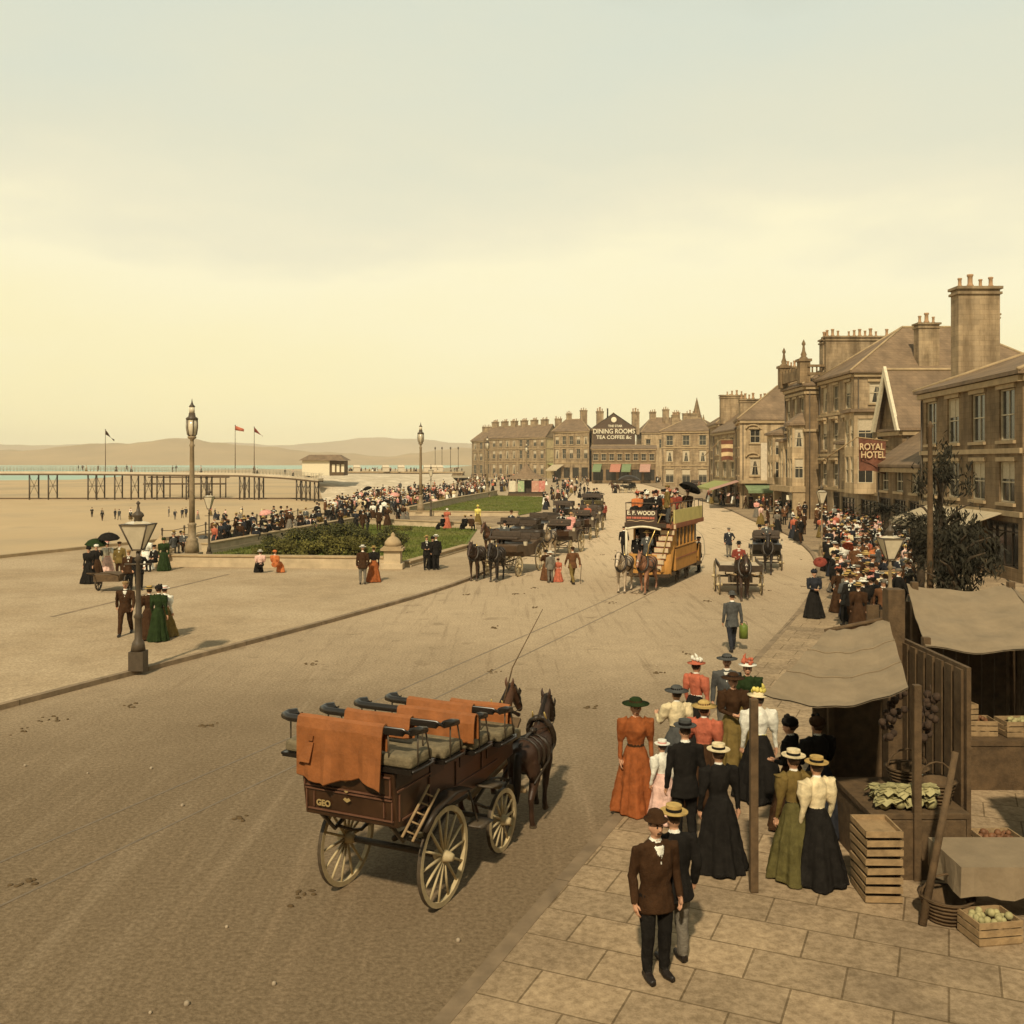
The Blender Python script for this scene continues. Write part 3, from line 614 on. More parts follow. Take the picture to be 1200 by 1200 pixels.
def wagon(loc, rz, label, body=None, L=2.6, W=1.35, z0=.85, hood=True, group='carriages waiting at the kerb', seats=2, rails=False, pole=True, wm=None, rr=.58, fr=.42):
    """four wheeled open carriage, front towards +Y, origin on the ground at the middle"""
    body = body or VARN
    t = empty('horse_carriage', loc, label, 'carriage', group, rz)
    b = MB(); hw = W / 2; prof = [(-L / 2, z0 + .62), (-L / 2 + .1, z0 + .05), (-L / 2 + .5, z0 - .12), (L * .18, z0 - .12), (L * .24, z0 + .15), (L / 2 - .1, z0 + .18), (L / 2, z0 + .5), (L / 2 - .35, z0 + .55), (L * .18, z0 + .5), (-L * .1, z0 + .46), (-L / 2 + .25, z0 + .66)]
    n = len(prof); vs = [(x, y, z) for x in (-hw, hw) for y, z in prof]
    b.add(vs, [tuple(range(n)), tuple(range(2 * n - 1, n - 1, -1))] + [(i, n + i, n + (i + 1) % n, (i + 1) % n) for i in range(n)], 0)
    bevel(b.build('body', body, t), .02)
    for i in range(seats):
        y = -L / 2 + .42 + i * (L - .85) / max(1, seats - 1); s = MB(); zz = z0 + .62 + (.22 if i == seats - 1 else 0)
        s.box((0, y, zz), (W * .96, .46, .14)); s.box((0, y - .25, zz + .19), (W * .96, .10, .30), rx=R(8)); bevel(s.build('seat', DARKSEAT, t), .05, 3)
        if rails:
            r = MB(); r.tube([(-hw - .1, y + .12, zz + .32), (-hw - .06, y - .24, zz + .46), (hw + .06, y - .24, zz + .46), (hw + .1, y + .12, zz + .32)], .03, 6); r.build('rail', BLACKP, t)
    if hood:
        h = MB(); k = 7; pts = []
        for i in range(k):
            a = R(20 + 22 * i); pts.append((-L / 2 + .1 - .42 * math.cos(a) * .9 + .25, z0 + .85 + .42 * math.sin(a)))
        top = [(-L / 2 - .22, z0 + .62), (-L / 2 - .30, z0 + .86), (-L / 2 - .18, z0 + 1.06), (-L / 2 + .10, z0 + 1.10), (-L / 2 + .22, z0 + .95), (-L / 2 + .12, z0 + .70)]
        n = len(top); vs = [(x, y, z) for x in (-hw - .06, -hw * .5, hw * .5, hw + .06) for y, z in top]
        h.add(vs, [tuple(range(n)), tuple(range(4 * n - 1, 3 * n - 1, -1))] + [(j * n + i, (j + 1) * n + i, (j + 1) * n + (i + 1) % n, j * n + (i + 1) % n) for j in range(3) for i in range(n)], 0, True)
        h.build('folded_hood', HARN, t)
    a = MB()
    for y in (-L / 2 + .45, L / 2 - .2):
        r = rr if y < 0 else fr
        a.tube([(-hw - .02, y, r), (hw + .02, y, r)], .035, 6)
        for s in (-1, 1): a.tube([(s * hw * .8, y - .42, r + .22), (s * hw * .8, y, r + .06), (s * hw * .8, y + .42, r + .22)], [(.03, .018)] * 3, 6)
    a.tube([(0, -L / 2 + .45, rr), (0, L / 2 - .2, fr + .1)], .04, 6); a.build('undercarriage', IRON, t)
    for s in (-1, 1):
        wheel(t, (s * (hw + .06), -L / 2 + .45, rr), rr, wm); wheel(t, (s * (hw + .04), L / 2 - .2, fr), fr, wm)
        g = MB(); g.tube([(s * (hw + .06), -L / 2 - .15, rr * 1.6), (s * (hw + .06), -L / 2 + .35, rr * 2.1), (s * (hw + .06), -L / 2 + .9, rr * 1.75)], [(.10, .014)] * 3, 6); g.build('mudguard', HARN, t)
        l = MB(); l.box((s * (hw + .08), L * .22, z0 + .55), (.13, .13, .20), 0, taper=1.25); l.lathe([(.05, .0), (.03, .07), (.004, .1)], (s * (hw + .08), L * .22, z0 + .65), 8, 1); l.build('carriage_lamp', [LAMPGLASS, IRON], t)
    if pole:
        p = MB(); p.tube([(0, L / 2 - .3, fr + .15), (0, L / 2 + 2.2, .95)], [.045, .035], 8); p.tube([(-.6, L / 2 + .25, .62), (.6, L / 2 + .25, .62)], .03, 6); p.build('pole', WOOD, t)
    return t
def local(t, x, y, z=0):
    a = t.rotation_euler.z; return Vector((t.location.x + x * math.cos(a) - y * math.sin(a), t.location.y + x * math.sin(a) + y * math.cos(a), t.location.z + z))
# ------------------------------------------------------------------ the setting
XL = curve([(-12, -26.5), (0, -21.3), (24.4, -10.6), (34.5, -6.15), (45.4, -2), (62, .6), (80, 2.6), (109, 5), (150, 8.5), (200, 13), (250, 18), (330, 26)])
XR = curve([(-12, -9.8), (0, -4.7), (15.8, 1.9), (29.4, 7.7), (36, 10.6), (46.3, 14.6), (59, 18.2), (75, 21.2), (90.7, 22.5), (113, 25.2), (165, 28.7), (250, 33), (330, 38)])
XP = curve([(-12, -58), (40, -35), (62, -27), (66, -24.6), (79, -21.3), (87, -19.8), (113, -19.9), (165, -19), (257, -14.5), (340, -13)])
DS = [-12 + 2 * i for i in range(46)] + [80 + 6 * i for i in range(1, 44)]
def strip(name, fa, fb, z, m, kind='structure'):
    b = MB(); vs = []
    for d in DS: vs += [(fa(d), d, z), (fb(d), d, z)]
    b.add(vs, [(2 * i, 2 * i + 1, 2 * i + 3, 2 * i + 2) for i in range(len(DS) - 1)], 0); return b.build(name, m, kind=kind)
def ribbon(name, f, w, z0, z1, m):
    b = MB(); vs = []
    for d in DS:
        x = f(d); vs += [(x - w / 2, d, z0), (x - w / 2, d, z1), (x + w / 2, d, z1), (x + w / 2, d, z0)]
    b.add(vs, [(4 * i + k, 4 * i + k + 1, 4 * i + k + 5, 4 * i + k + 4) for i in range(len(DS) - 1) for k in range(3)], 0); return b.build(name, m, kind='structure')
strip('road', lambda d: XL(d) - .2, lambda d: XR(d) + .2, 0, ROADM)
strip('promenade', XP, lambda d: XL(d) - .09, .12, PAVEM)
strip('pavement', lambda d: XR(d) + .09, lambda d: XR(d) + 60, .12, FLAG)
ribbon('kerb', XL, .20, -.1, .126, KERB); ribbon('kerb', XR, .20, -.1, .126, KERB)
b = MB(); b.add([(-60, 338, 0), (3000, 338, 0), (3000, 3000, 0), (-60, 3000, 0)], [(0, 1, 2, 3)]); b.add([(90, -60, -.02), (900, -60, -.02), (900, 345, -.02), (90, 345, -.02)], [(0, 1, 2, 3)])
b.build('ground', LAND, kind='structure')
# seawall face, pitched stone slope, beach, sea, hills
b = MB(); vs = []
for d in DS: vs += [(XP(d) - .02, d, .118), (XP(d) - .02, d, -4.2)]
b.add(vs, [(2 * i, 2 * i + 1, 2 * i + 3, 2 * i + 2) for i in range(len(DS) - 1)]); b.build('sea_wall', SEAW, kind='structure')
RP = [((XP(108), 108, .06), (XP(108) - .6, 106, -4.1)), ((XP(150), 150, .06), AT(398, 600, 176)), ((XP(195), 195, .06), AT(385, 593, 214)), ((XP(235), 235, .06), AT(377, 583, 226)), ((XP(262), 262, .08), AT(374, 570, 240)), ((-18, 290, 1.2), AT(373, 556.5, 262)), ((-20, 330, 1.6), AT(385, 555.5, 330))]
b = MB(); vs = []; K = 6
for p, q in RP:
    p, q = Vector(p), Vector(q)
    for k in range(K + 1): w = p.lerp(q, k / K); vs.append((w.x, w.y, w.z + .12 * math.sin(k * 7.3 + p.y)))
b.add(vs, [(i * (K + 1) + k, i * (K + 1) + k + 1, (i + 1) * (K + 1) + k + 1, (i + 1) * (K + 1) + k) for i in range(len(RP) - 1) for k in range(K)], 0, True); b.build('sea_wall_slope', SEAW, kind='structure')
b = MB(); rr = random.Random(5); shore = [(-900, 420), (-360, 470), (-232, 520), (-255, 640), (-330, 900), (-345, 1250), (60, 1400), (60, 338), (-12, -12), (-62, -40), (-900, -40)]
b.add([(x, y, -4) for x, y in shore], [tuple(range(len(shore)))[::-1]]); b.build('beach', SAND, kind='structure')
b = MB(); b.add([(-9000, 250, -4.12), (9000, 250, -4.12), (9000, 9000, -4.12), (-9000, 9000, -4.12)], [(0, 1, 2, 3)]); b.build('sea', SEA, kind='structure')
def hills(name, D, prof, m, depth, seed):
    b = MB(); rr = random.Random(seed); n = 220; rows = 6; vs = []
    def z(px):
        for i in range(len(prof) - 1):
            if prof[i][0] <= px <= prof[i + 1][0]:
                t = (px - prof[i][0]) / (prof[i + 1][0] - prof[i][0]); t = t * t * (3 - 2 * t); return prof[i][1] + (prof[i + 1][1] - prof[i][1]) * t
        return prof[-1][1]
    for r in range(rows + 1):
        for i in range(n + 1):
            px = -500 + i * 2200 / n; k = r / rows; top = (HY - z(px)) / F * D
            hh = -6 + (top + 6) * (math.sin(k * PI / 2)) + (math.sin(px * .05 + seed) * 2 + math.sin(px * .17 + r) * 1.2) * k
            vs.append(((px - 600) / F * D, D + depth * k, hh * (1 + depth * k / D)))
    b.add(vs, [(r * (n + 1) + i, r * (n + 1) + i + 1, (r + 1) * (n + 1) + i + 1, (r + 1) * (n + 1) + i) for r in range(rows) for i in range(n)], 0, True); b.build(name, m, kind='structure')
hills('hills', 2600, [(-500, 530), (-100, 526), (60, 517), (140, 512), (190, 516), (250, 522), (330, 527), (420, 533), (470, 528), (540, 523), (640, 524), (1700, 520)], HILL1, 500, 1)
hills('hills', 4200, [(-500, 520), (100, 520), (200, 517), (260, 521), (330, 517), (410, 511), (460, 513), (520, 518), (700, 516), (1700, 512)], HILL2, 900, 2)
# tram rails
RC = curve([(-12, -17.6), (20, -3.8), (44, 6.25), (55, 10.2), (75, 14), (110, 17.2), (165, 22), (300, 31)])
for o in (-.6, .6):
    b = MB(); vs = []
    for d in DS: vs += [(RC(d) + o * 1.07 - .025, d, .004), (RC(d) + o * 1.07 + .025, d, .004)]
    b.add(vs, [(2 * i, 2 * i + 1, 2 * i + 3, 2 * i + 2) for i in range(len(DS) - 1)]); b.build('tram_rail', mat('worn rail steel', (.17, .125, .08), .6, .2, 3), kind='structure')

# ------------------------------------------------------------------ promenade gardens
def wall_run(name, pts, h, w, label, cat='wall', cap=True, z=.12):
    t = empty(name, (pts[0][0], pts[0][1], z), label, cat, 'low stone garden walls')
    b = MB(); c = MB()
    for (x0, y0), (x1, y1) in zip(pts, pts[1:]):
        a = math.atan2(y1 - y0, x1 - x0); L = math.hypot(x1 - x0, y1 - y0); m = ((x0 + x1) / 2, (y0 + y1) / 2)
        b.box((m[0], m[1], z + h / 2), (L, w, h), 0, a); c.box((m[0], m[1], z + h + .05), (L + .1, w + .12, .10), 0, a)
        b.box((m[0], m[1], z + h * .22), (L + .14, w + .22, h * .44), 0, a)
    b.build('stonework', WALLST, t, True); bevel(c.build('coping', TRIM, t, True), .02); return t
gA, gB, gC, gD, gE, gF = (-18.1, 51.6), (-6.4, 50.4), (-2.9, 61), (-2.6, 79), (-13.2, 86), (-18.2, 57)
wall_run('garden_wall', [gA, gB], .52, .45, 'long low stone wall in front of the shrub bed, facing the viewer')
wall_run('garden_wall', [(-18.0, 57.5), gE], .62, .4, 'stone wall between the shrub bed and the seaward walk, seats along it')
wall_run('garden_wall', [gE, (-2.8, 79.6)], .45, .4, 'low stone wall along the near side of the path between the two lawns')
wall_run('garden_wall', [(-5.5, 51.2), (-2.9, 61.5)], .20, .35, 'low stone edging of the near lawn beside the road, behind the waiting horses')
b = MB(); b.add([(x, y, .16) for x, y in ((-17.9, 52), (-6.2, 50.9), (-3.0, 61), (-2.8, 79.2), (-13, 85.5), (-17.9, 57.5))], [tuple(range(6))]); lawn1 = b.build('lawn', GRASS, kind='structure')
l2 = [(-10.6, 100.5), (0.5, 99), (3.2, 108), (5, 150), (-2.5, 157), (-7, 128)]
b = MB(); b.add([(x, y, .17) for x, y in l2], [tuple(range(6))]); b.build('lawn', GRASS, kind='structure')
wall_run('garden_wall', [(-10.8, 100), (.6, 98.4)], .40, .4, 'low stone wall at the near edge of the far lawn')
wall_run('garden_wall', [(-10.8, 100.6), (-7.3, 128), (-2.6, 157.6)], .75, .45, 'stone wall running up the seaward side of the far lawn')
b = MB(); b.add([(-17.5, 82, .124), (-13.4, 87, .124), (-2, 81, .124), (2, 98, .124), (-10.8, 99.5, .124), (-14, 96, .124)], [(0, 1, 2, 3, 4, 5)]); b.build('path', FLAG, kind='structure')
def blades(name, poly, n, h, z, seed):
    rr = random.Random(seed); b = MB(); xs = [p[0] for p in poly]; ys = [p[1] for p in poly]; k = 0
    while k < n:
        x, y = rr.uniform(min(xs), max(xs)), rr.uniform(min(ys), max(ys))
        if not in_poly(x, y, poly): continue
        k += 1; a = rr.uniform(0, PI); w = rr.uniform(.03, .07); g = h * rr.uniform(.5, 1.3)
        b.add([(x - w * math.cos(a), y - w * math.sin(a), z), (x + w * math.cos(a), y + w * math.sin(a), z), (x + rr.uniform(-.05, .05), y + rr.uniform(-.05, .05), z + g)], [(0, 1, 2)])
    b.build(name, GRASS, kind='stuff')
blades('grass', [(-17.7, 52.2), (-6.3, 51.2), (-3.2, 61), (-3.0, 79), (-13, 85), (-17.7, 57.7)], 26000, .10, .16, 3)
blades('grass', l2, 16000, .12, .17, 4)
def leaf_mesh(name, n, rx, ry, rz, m, seed, size=.11):
    rr = random.Random(seed); b = MB(); lobes = [(rr.uniform(-.6, .6) * rx, rr.uniform(-.6, .6) * ry, rr.uniform(.35, .95) * rz, rr.uniform(.35, .6)) for _ in range(11)]
    for i in range(n):
        lx, ly, lz, lr = rr.choice(lobes); d = Vector((rr.gauss(0, 1), rr.gauss(0, 1), rr.gauss(0, 1))).normalized(); k = lr * rr.uniform(.55, 1.08)
        c = Vector((lx + d.x * k * rx, ly + d.y * k * ry, max(.04, lz + d.z * k * rz * .8)))
        s = size * rr.uniform(.6, 1.5); u = Vector((rr.gauss(0, 1), rr.gauss(0, 1), rr.gauss(0, .7))).normalized(); v = (u.cross(d + Vector((.01, 0, .3)))).normalized()
        b.add([c - u * s, c + v * s * .55, c + u * s, c - v * s * .55], [(0, 1, 2, 3)], 0 if rr.random() < .7 else 1)
    for i in range(6):
        b.tube([(0, 0, .0), (rr.uniform(-.4, .4) * rx, rr.uniform(-.4, .4) * ry, rz * .6)], [.04, .015], 5, 2)
    return b.mesh(name, [m, LEAF1, BARK])
SHR = [leaf_mesh('shrub', 2400, 1.5, 1.3, 1.35, LEAF1 if i % 2 else LEAF2, 20 + i, .085) for i in range(4)]
SHR2 = [leaf_mesh('shrub', 1500, 1.2, 1.1, .7, LEAF1, 40 + i, .08) for i in range(2)]
spots = [(300, 655, 1, .5, 'low yellow green shrub at the left end of the bed behind the wall'), (322, 650, 0, .85, 'dark bushy shrub near the left end of the bed'), (340, 654, 1, .8, 'leafy yellow green shrub behind the seated children'),
         (352, 643, 2, 1.0, 'tall dark shrub at the back of the bed beside the seaward wall'), (366, 655, 3, .9, 'spreading green shrub in the middle of the bed'), (380, 642, 0, 1.15, 'tallest dark shrub in the middle of the bed'),
         (392, 654, 1, 1.0, 'wide yellow green shrub behind the right half of the wall'), (402, 638, 2, 1.1, 'dark rounded shrub at the back right of the bed'), (415, 652, 3, .95, 'green shrub behind the strolling couple'),
         (424, 640, 0, .9, 'last dark shrub at the right end of the bed'), (457, 648, 2, .95, 'lone dark shrub standing above the stone pier on the lawn'), (455, 634, 0, .8, 'small dark shrub behind the lone shrub on the lawn')]
for px, py, k, s, lab in spots:
    g = G(px, py, .16); link('shrub', SHR[k], None, (g.x, g.y, .14), px * .7, lab, 'shrub', 'shrubs in the promenade garden', sc=s * .78)
for px, py, k, s, lab in [(255, 660, 0, .45, 'very low tuft of plants nearest the tall lamp'), (275, 658, 1, .5, 'low flower clump in the left corner of the bed'), (475, 622, 0, .5, 'low clump on the lawn below the path wall')]:
    g = G(px, py, .16); link('low_shrub', SHR2[k], None, (g.x, g.y, .12), px, lab, 'plant', 'low plants in the promenade garden', sc=s)
def pier(loc, h, w, label):
    t = empty('stone_pier', loc, label, 'gate pier', 'stone piers of the garden wall')
    b = MB(); b.box((0, 0, .15), (w * 1.3, w * 1.3, .3)); b.box((0, 0, h * .5), (w, w, h)); bevel(b.build('shaft', WALLST, t), .02)
    c = MB(); c.box((0, 0, h + .06), (w * 1.35, w * 1.35, .12)); c.box((0, 0, h + .16), (w * 1.1, w * 1.1, .1)); c.lathe([(w * .52, h + .2), (w * .5, h + .42), (w * .3, h + .62), (w * .12, h + .72), (w * .14, h + .8), (.01, h + .92)], n=12)
    c.build('cap', TRIM, t)
pier((-6.1, 50.3, .12), .95, .85, 'squat stone pier with rounded cap at the right end of the garden wall')
pier((-18.4, 51.4, .12), .75, .8, 'plain stone pier at the left end of the garden wall, woman in green beside it')
pier((-13.3, 86.2, .12), .95, .8, 'small stone pier at the far corner of the shrub bed by the path')
# iron railing posts on the lawn edge and along the sea front
def post(px, py, z, h, label, group, m=IRON):
    g = G(px, py, z); b = MB(); b.lathe([(.09, 0), (.09, .1), (.055, .14), (.05, h * .85), (.075, h * .9), (.07, h), (.01, h + .05)], (0, 0, 0), 10)
    return link('bollard', b.mesh('bollard', [m]), None, g, 0, label, 'bollard', group)
rails_pts = [(190, 640), (216, 636), (241, 631), (287, 622), (301, 619), (333, 614), (349, 611), (371, 606)]
where = ['leftmost of the row, beyond the street lamp', 'just left of the tall lamp column', 'behind the small lamp', 'between the green parasol and the standing group', 'second to the left of the standing group', 'just right of the standing group', 'beside two men at the sea edge', 'last before the crowded part of the front']
for (px, py), w in zip(rails_pts, where): post(px, py, .12, 1.15, 'dark iron railing post on the sea edge, ' + w, 'railing posts along the sea edge')
t = empty('sea_railing', (-24, 66, .12), 'thin chain railing along the sea edge of the promenade', 'railing'); b = MB()
for (a, a2), (c, c2) in zip(rails_pts, rails_pts[1:]):
    p, q = G(a, a2, .12), G(c, c2, .12)
    for h in (.55, 1.0): b.tube([p + Vector((0, 0, h)), p.lerp(q, .5) + Vector((0, 0, h - .06)), q + Vector((0, 0, h))], .022, 5)
b.build('chain', IRON, t, True)
# ------------------------------------------------------------------ lamps
def tall_lamp(px, py, label, H0=8.7):
    g = G(px, py, .12); t = empty('lamp_column', g, label, 'lamp', 'tall ornate lamp columns along the promenade')
    p = MB(); p.box((0, 0, .2), (.95, .95, .4)); p.lathe([(.40, .4), (.36, .9), (.30, 1.05), (.33, 1.15), (.22, 1.25), (.21, 1.9), (.26, 1.98), (.17, 2.08)], n=14); p.build('pedestal', IRON_LT, t)
    k = MB(); k.lathe([(.165, 2.0), (.15, 4.0), (.115, H0 - 2.5), (.16, H0 - 2.42), (.10, H0 - 2.3), (.10, H0 - 2.1), (.24, H0 - 2.0), (.24, H0 - 1.9)], n=12); k.build('shaft', IRON_LT, t)
    c = MB(); h = H0 - 1.9
    c.lathe([(.13, h), (.24, h + .1), (.30, h + .5), (.28, h + .95)], n=12, m=0)
    c.build('lantern_glass', LAMPGLASS, t)
    f = MB()
    for j in range(6):
        a = 2 * PI * j / 6; f.tube([(.15 * math.cos(a), .15 * math.sin(a), h), (.26 * math.cos(a), .26 * math.sin(a), h + .1), (.32 * math.cos(a), .32 * math.sin(a), h + .5), (.30 * math.cos(a), .30 * math.sin(a), h + .97)], .028, 5)
    f.lathe([(.33, h + .93), (.34, h + 1.0), (.20, h + 1.1), (.17, h + 1.3)], n=12); f.lathe([(.15, h + 1.62), (.18, h + 1.66), (.08, h + 1.78), (.03, h + 1.95), (.01, h + 2.1)], n=10); f.build('lantern_frame', IRON, t)
    n = MB(); n.lathe([(.155, h + 1.3), (.145, h + 1.62)], n=12); n.build('lantern_chimney', LAMPGLASS, t); return t
tall_lamp(225, 656, 'tallest lamp column with glass lantern, standing at the left end of the garden', 8.8)
tall_lamp(493, 604, 'tall lamp column in the crowd at the corner of the far lawn', 9.3)
tall_lamp(571, 583, 'tall lamp column beyond the far lawn, in front of the terrace', 9.3)
tall_lamp(617, 573, 'lamp column rising behind the poster kiosk', 9.3)
def street_lamp(g, label, ht=4.05, k=1.0, group='gas street lamps', m=IRON_LT):
    t = empty('street_lamp', g, label, 'street lamp', group); s = k
    p = MB(); p.box((0, 0, .25), (.32 * s, .32 * s, .5)); p.lathe([(.16 * s, .5), (.13 * s, .72), (.08 * s, .82), (.075 * s, 1.35), (.105 * s, 1.40), (.06 * s, 1.5), (.042 * s, ht - 1.35), (.085 * s, ht - 1.30), (.04 * s, ht - 1.2), (.05 * s, ht - 1.08)], n=12); p.tube([(-.3 * s, 0, ht - 1.42), (.3 * s, 0, ht - 1.42)], .02 * s, 6); p.build('post', m, t)
    l = MB(); a = ht - 1.08
    vs = [(x * w * s, y * w * s, z) for w, z in ((.085, a + .02), (.285, a + .70)) for x, y in ((-1, -1), (1, -1), (1, 1), (-1, 1))]
    l.add(vs, [(0, 1, 5, 4), (1, 2, 6, 5), (2, 3, 7, 6), (3, 0, 4, 7), (0, 3, 2, 1), (4, 5, 6, 7)]); l.build('lantern_glass', LAMPGLASS, t)
    f = MB()
    for x, y in ((-1, -1), (1, -1), (1, 1), (-1, 1)): f.tube([(x * .09 * s, y * .09 * s, a + .02), (x * .292 * s, y * .292 * s, a + .71)], .018 * s, 5)
    f.box((0, 0, a + .715), (.62 * s, .62 * s, .03)); f.box((0, 0, a + .05), (.24 * s, .24 * s, .03))
    f.lathe([(.10 * s, a + .73), (.085 * s, a + .88), (.13 * s, a + .93), (.11 * s, a + 1.0), (.045 * s, a + 1.06), (.02 * s, a + 1.22), (.05 * s, a + 1.27), (.005, a + 1.33)], n=10)
    q = MB(); q.lathe([(.30 * s, a + .732), (.22 * s, a + .77), (.09 * s, a + .80)], n=4, smooth=False); q.build('lantern_lid', LAMPGLASS, t); f.build('lantern_frame', IRON, t)
    for i in range(4): pass
    return t
street_lamp(G(162, 785, .12), 'near gas street lamp at the kerb with large tapered glass lantern', 4.2, 1.2, m=IRON)
street_lamp(G(245, 657, .12), 'slim gas lamp behind the garden, right of the tallest lamp column', 3.9, .8, m=IRON)
street_lamp(G(505, 605, .12), 'slim gas lamp just right of the corner lamp column', 5, .8, m=IRON)
street_lamp(G(963, 652, .12), 'thin gas lamp with cross bar at the right hand kerb among the crowd', 4.1, .85, m=IRON_LT)
street_lamp(G(1043, 742, .12), 'stout gas lamp with round lantern at the edge of the stall awning', 3.4, 1.1, m=IRON_LT)
for px, lab in ((510, 'leftmost'), (518, 'second'), (528, 'third'), (537, 'rightmost')):
    p = AT(px, 548, 420); b = MB(); b.lathe([(.22, 0), (.12, 1), (.10, 8.2), (.3, 8.4), (.35, 9), (.05, 9.4)], (0, 0, 0), 8); link('lamp_column', b.mesh('lamp_column', [IRON]), None, (p.x, p.y, 2.6), 0, lab + ' of four distant lamp columns on the jetty', 'lamp', 'lamp columns on the jetty')
# ------------------------------------------------------------------ pier, flagpoles, jetty
t = empty('seaside_pier', (-110, 250, -4), 'long iron pier on slender legs crossing the beach to the left', 'pier')
PD = lambda px: 250 + max(0, (px - 340)) * -.5
def deckz(px): return 3.15 - max(0, px - 100) / 275 * .6 - max(0, px - 290) / 85 * .9
dk = MB(); fa = MB(); ra = MB(); le = []
pxs = list(range(-160, 376, 12)) + [376]
W2 = 3.2
for a, c in zip(pxs, pxs[1:]):
    pa, pc = Vector(((a - 600) / F * PD(a), PD(a), deckz(a))), Vector(((c - 600) / F * PD(c), PD(c), deckz(c)))
    n = Vector((0, W2, 0))
    dk.solid([pa - n, pc - n, pc + n, pa + n], (0, 0, -.55))
    for y in (-W2 + .02, W2 - .02):
        u = Vector((0, y - .03, -.555)); v = Vector((0, y + .03, -.555)); fa.solid([pa + u, pc + u, pc + v, pa + v], (0, 0, -.40))
        for h in (.45, .8, 1.15): ra.tube([pa + Vector((0, y, h)), pc + Vector((0, y, h))], .04, 4)
        for k in range(3): q = pa.lerp(pc, k / 3) + Vector((0, y, 0)); ra.tube([q, q + Vector((0, 0, 1.15))], .05, 4)
    for k in range(2): q = pa.lerp(pc, k / 2); fa.box((q.x, q.y, q.z - .55), (.16, 2 * W2 - .1, .2))
dk.build('deck', mat('pier decking', (.50, .42, .30), .9, .15, .3), t, True); fa.build('fascia', WOOD, t, True); ra.build('railing', mat('pale railing paint', (.36, .32, .24), .7, .2, 1), t, True)
for px in (-150, -120, -60, -30, 40, 62, 108, 118, 139, 158, 174, 188, 222, 239, 245, 284, 289, 301, 306, 350, 356, 361, 371):
    q = Vector(((px - 600) / F * PD(px), PD(px), deckz(px)))
    l = MB()
    for y in (-2.4, 2.4): l.tube([(q.x, q.y + y, -4.3), (q.x, q.y + y, q.z - .6)], .20, 7)
    l.tube([(q.x, q.y - 2.4, -3), (q.x, q.y + 2.4, q.z - 1.2)], .06, 5); l.tube([(q.x, q.y + 2.4, -3), (q.x, q.y - 2.4, q.z - 1.2)], .06, 5); l.tube([(q.x, q.y - 2.4, -.6), (q.x, q.y + 2.4, -.6)], .08, 5); l.build('leg', IRON, t, True)
gl = MB(); 
for a, c, z in ((-160, 360, -3.85), ): gl.box(((((a + c) / 2) - 600) / F * 252, 252, z), ((c - a) / F * 252, .5, .35))
link('beam', gl.mesh('beam', [WOOD]), None, (0, 0, 0), 0, 'dark low timber beam on the sand under the pier', 'beam')  # low dark timber bar along the sand at the feet of the pier legs
st = empty('landing_stage', (-95, 262, -4), 'low dark timber landing stage standing on the sand behind the pier legs', 'jetty')
l = MB(); 
for x0, x1, y0, z in ((-97, -76, 258, -.1), (-102, -80, 275, 1.4), (-93, -78, 262, 2.3)): l.solid([(x0, y0, z), (x1, y0, z), (x1, y0 + 3, z), (x0, y0 + 3, z)], (0, 0, -.35))
l.build('platform', WOOD, st, True)
for x in (-97, -92, -87, -82, -77): l = MB(); l.tube([(x, 259, -4.2), (x, 259, 2.2)], .18, 6); l.tube([(x, 264, -4.2), (x, 264, 2.2)], .18, 6); l.build('pile', WOOD, st, True)
kio = empty('pier_kiosk', (-72, 240, 0), 'white and brown pier entrance pavilion with flat hipped roof', 'kiosk')
c0, c1 = AT(354, 552, 238), AT(386, 552, 238); c2 = AT(402, 552, 238)
b = MB(); b.prism([(c0.x, 238), (c1.x, 238), (c1.x + .5, 245), (c0.x - .5, 245)], 2.2, 5.9); b.build('wall', PAINT_W, kio, True)
b = MB(); b.prism([(c1.x + .02, 238.4), (c2.x, 238.8), (c2.x, 245), (c1.x + .5, 245)], 2.2, 5.85); b.build('side_room', WOOD, kio, True)
b = MB(); x0, x1, y0, y1 = c0.x - .7, c2.x + .7, 237.2, 246
b.add([(x0, y0, 5.9), (x1, y0, 5.9), (x1, y1, 5.9), (x0, y1, 5.9), (x0 + 2, y0 + 3, 7.3), (x1 - 2, y0 + 3, 7.3), (x1 - 2, y1 - 3, 7.3), (x0 + 2, y1 - 3, 7.3)], [(3, 2, 1, 0), (0, 1, 5, 4), (1, 2, 6, 5), (2, 3, 7, 6), (3, 0, 4, 7), (4, 5, 6, 7)]); b.build('roof', SLATE, kio, True)
for i in range(3): b = MB(); b.box((c1.x + .9 + i * 1.1, 238.55 + i * .12, 4.0), (.7, .2, 1.9)); b.build('window', PAINT_W, kio, True)
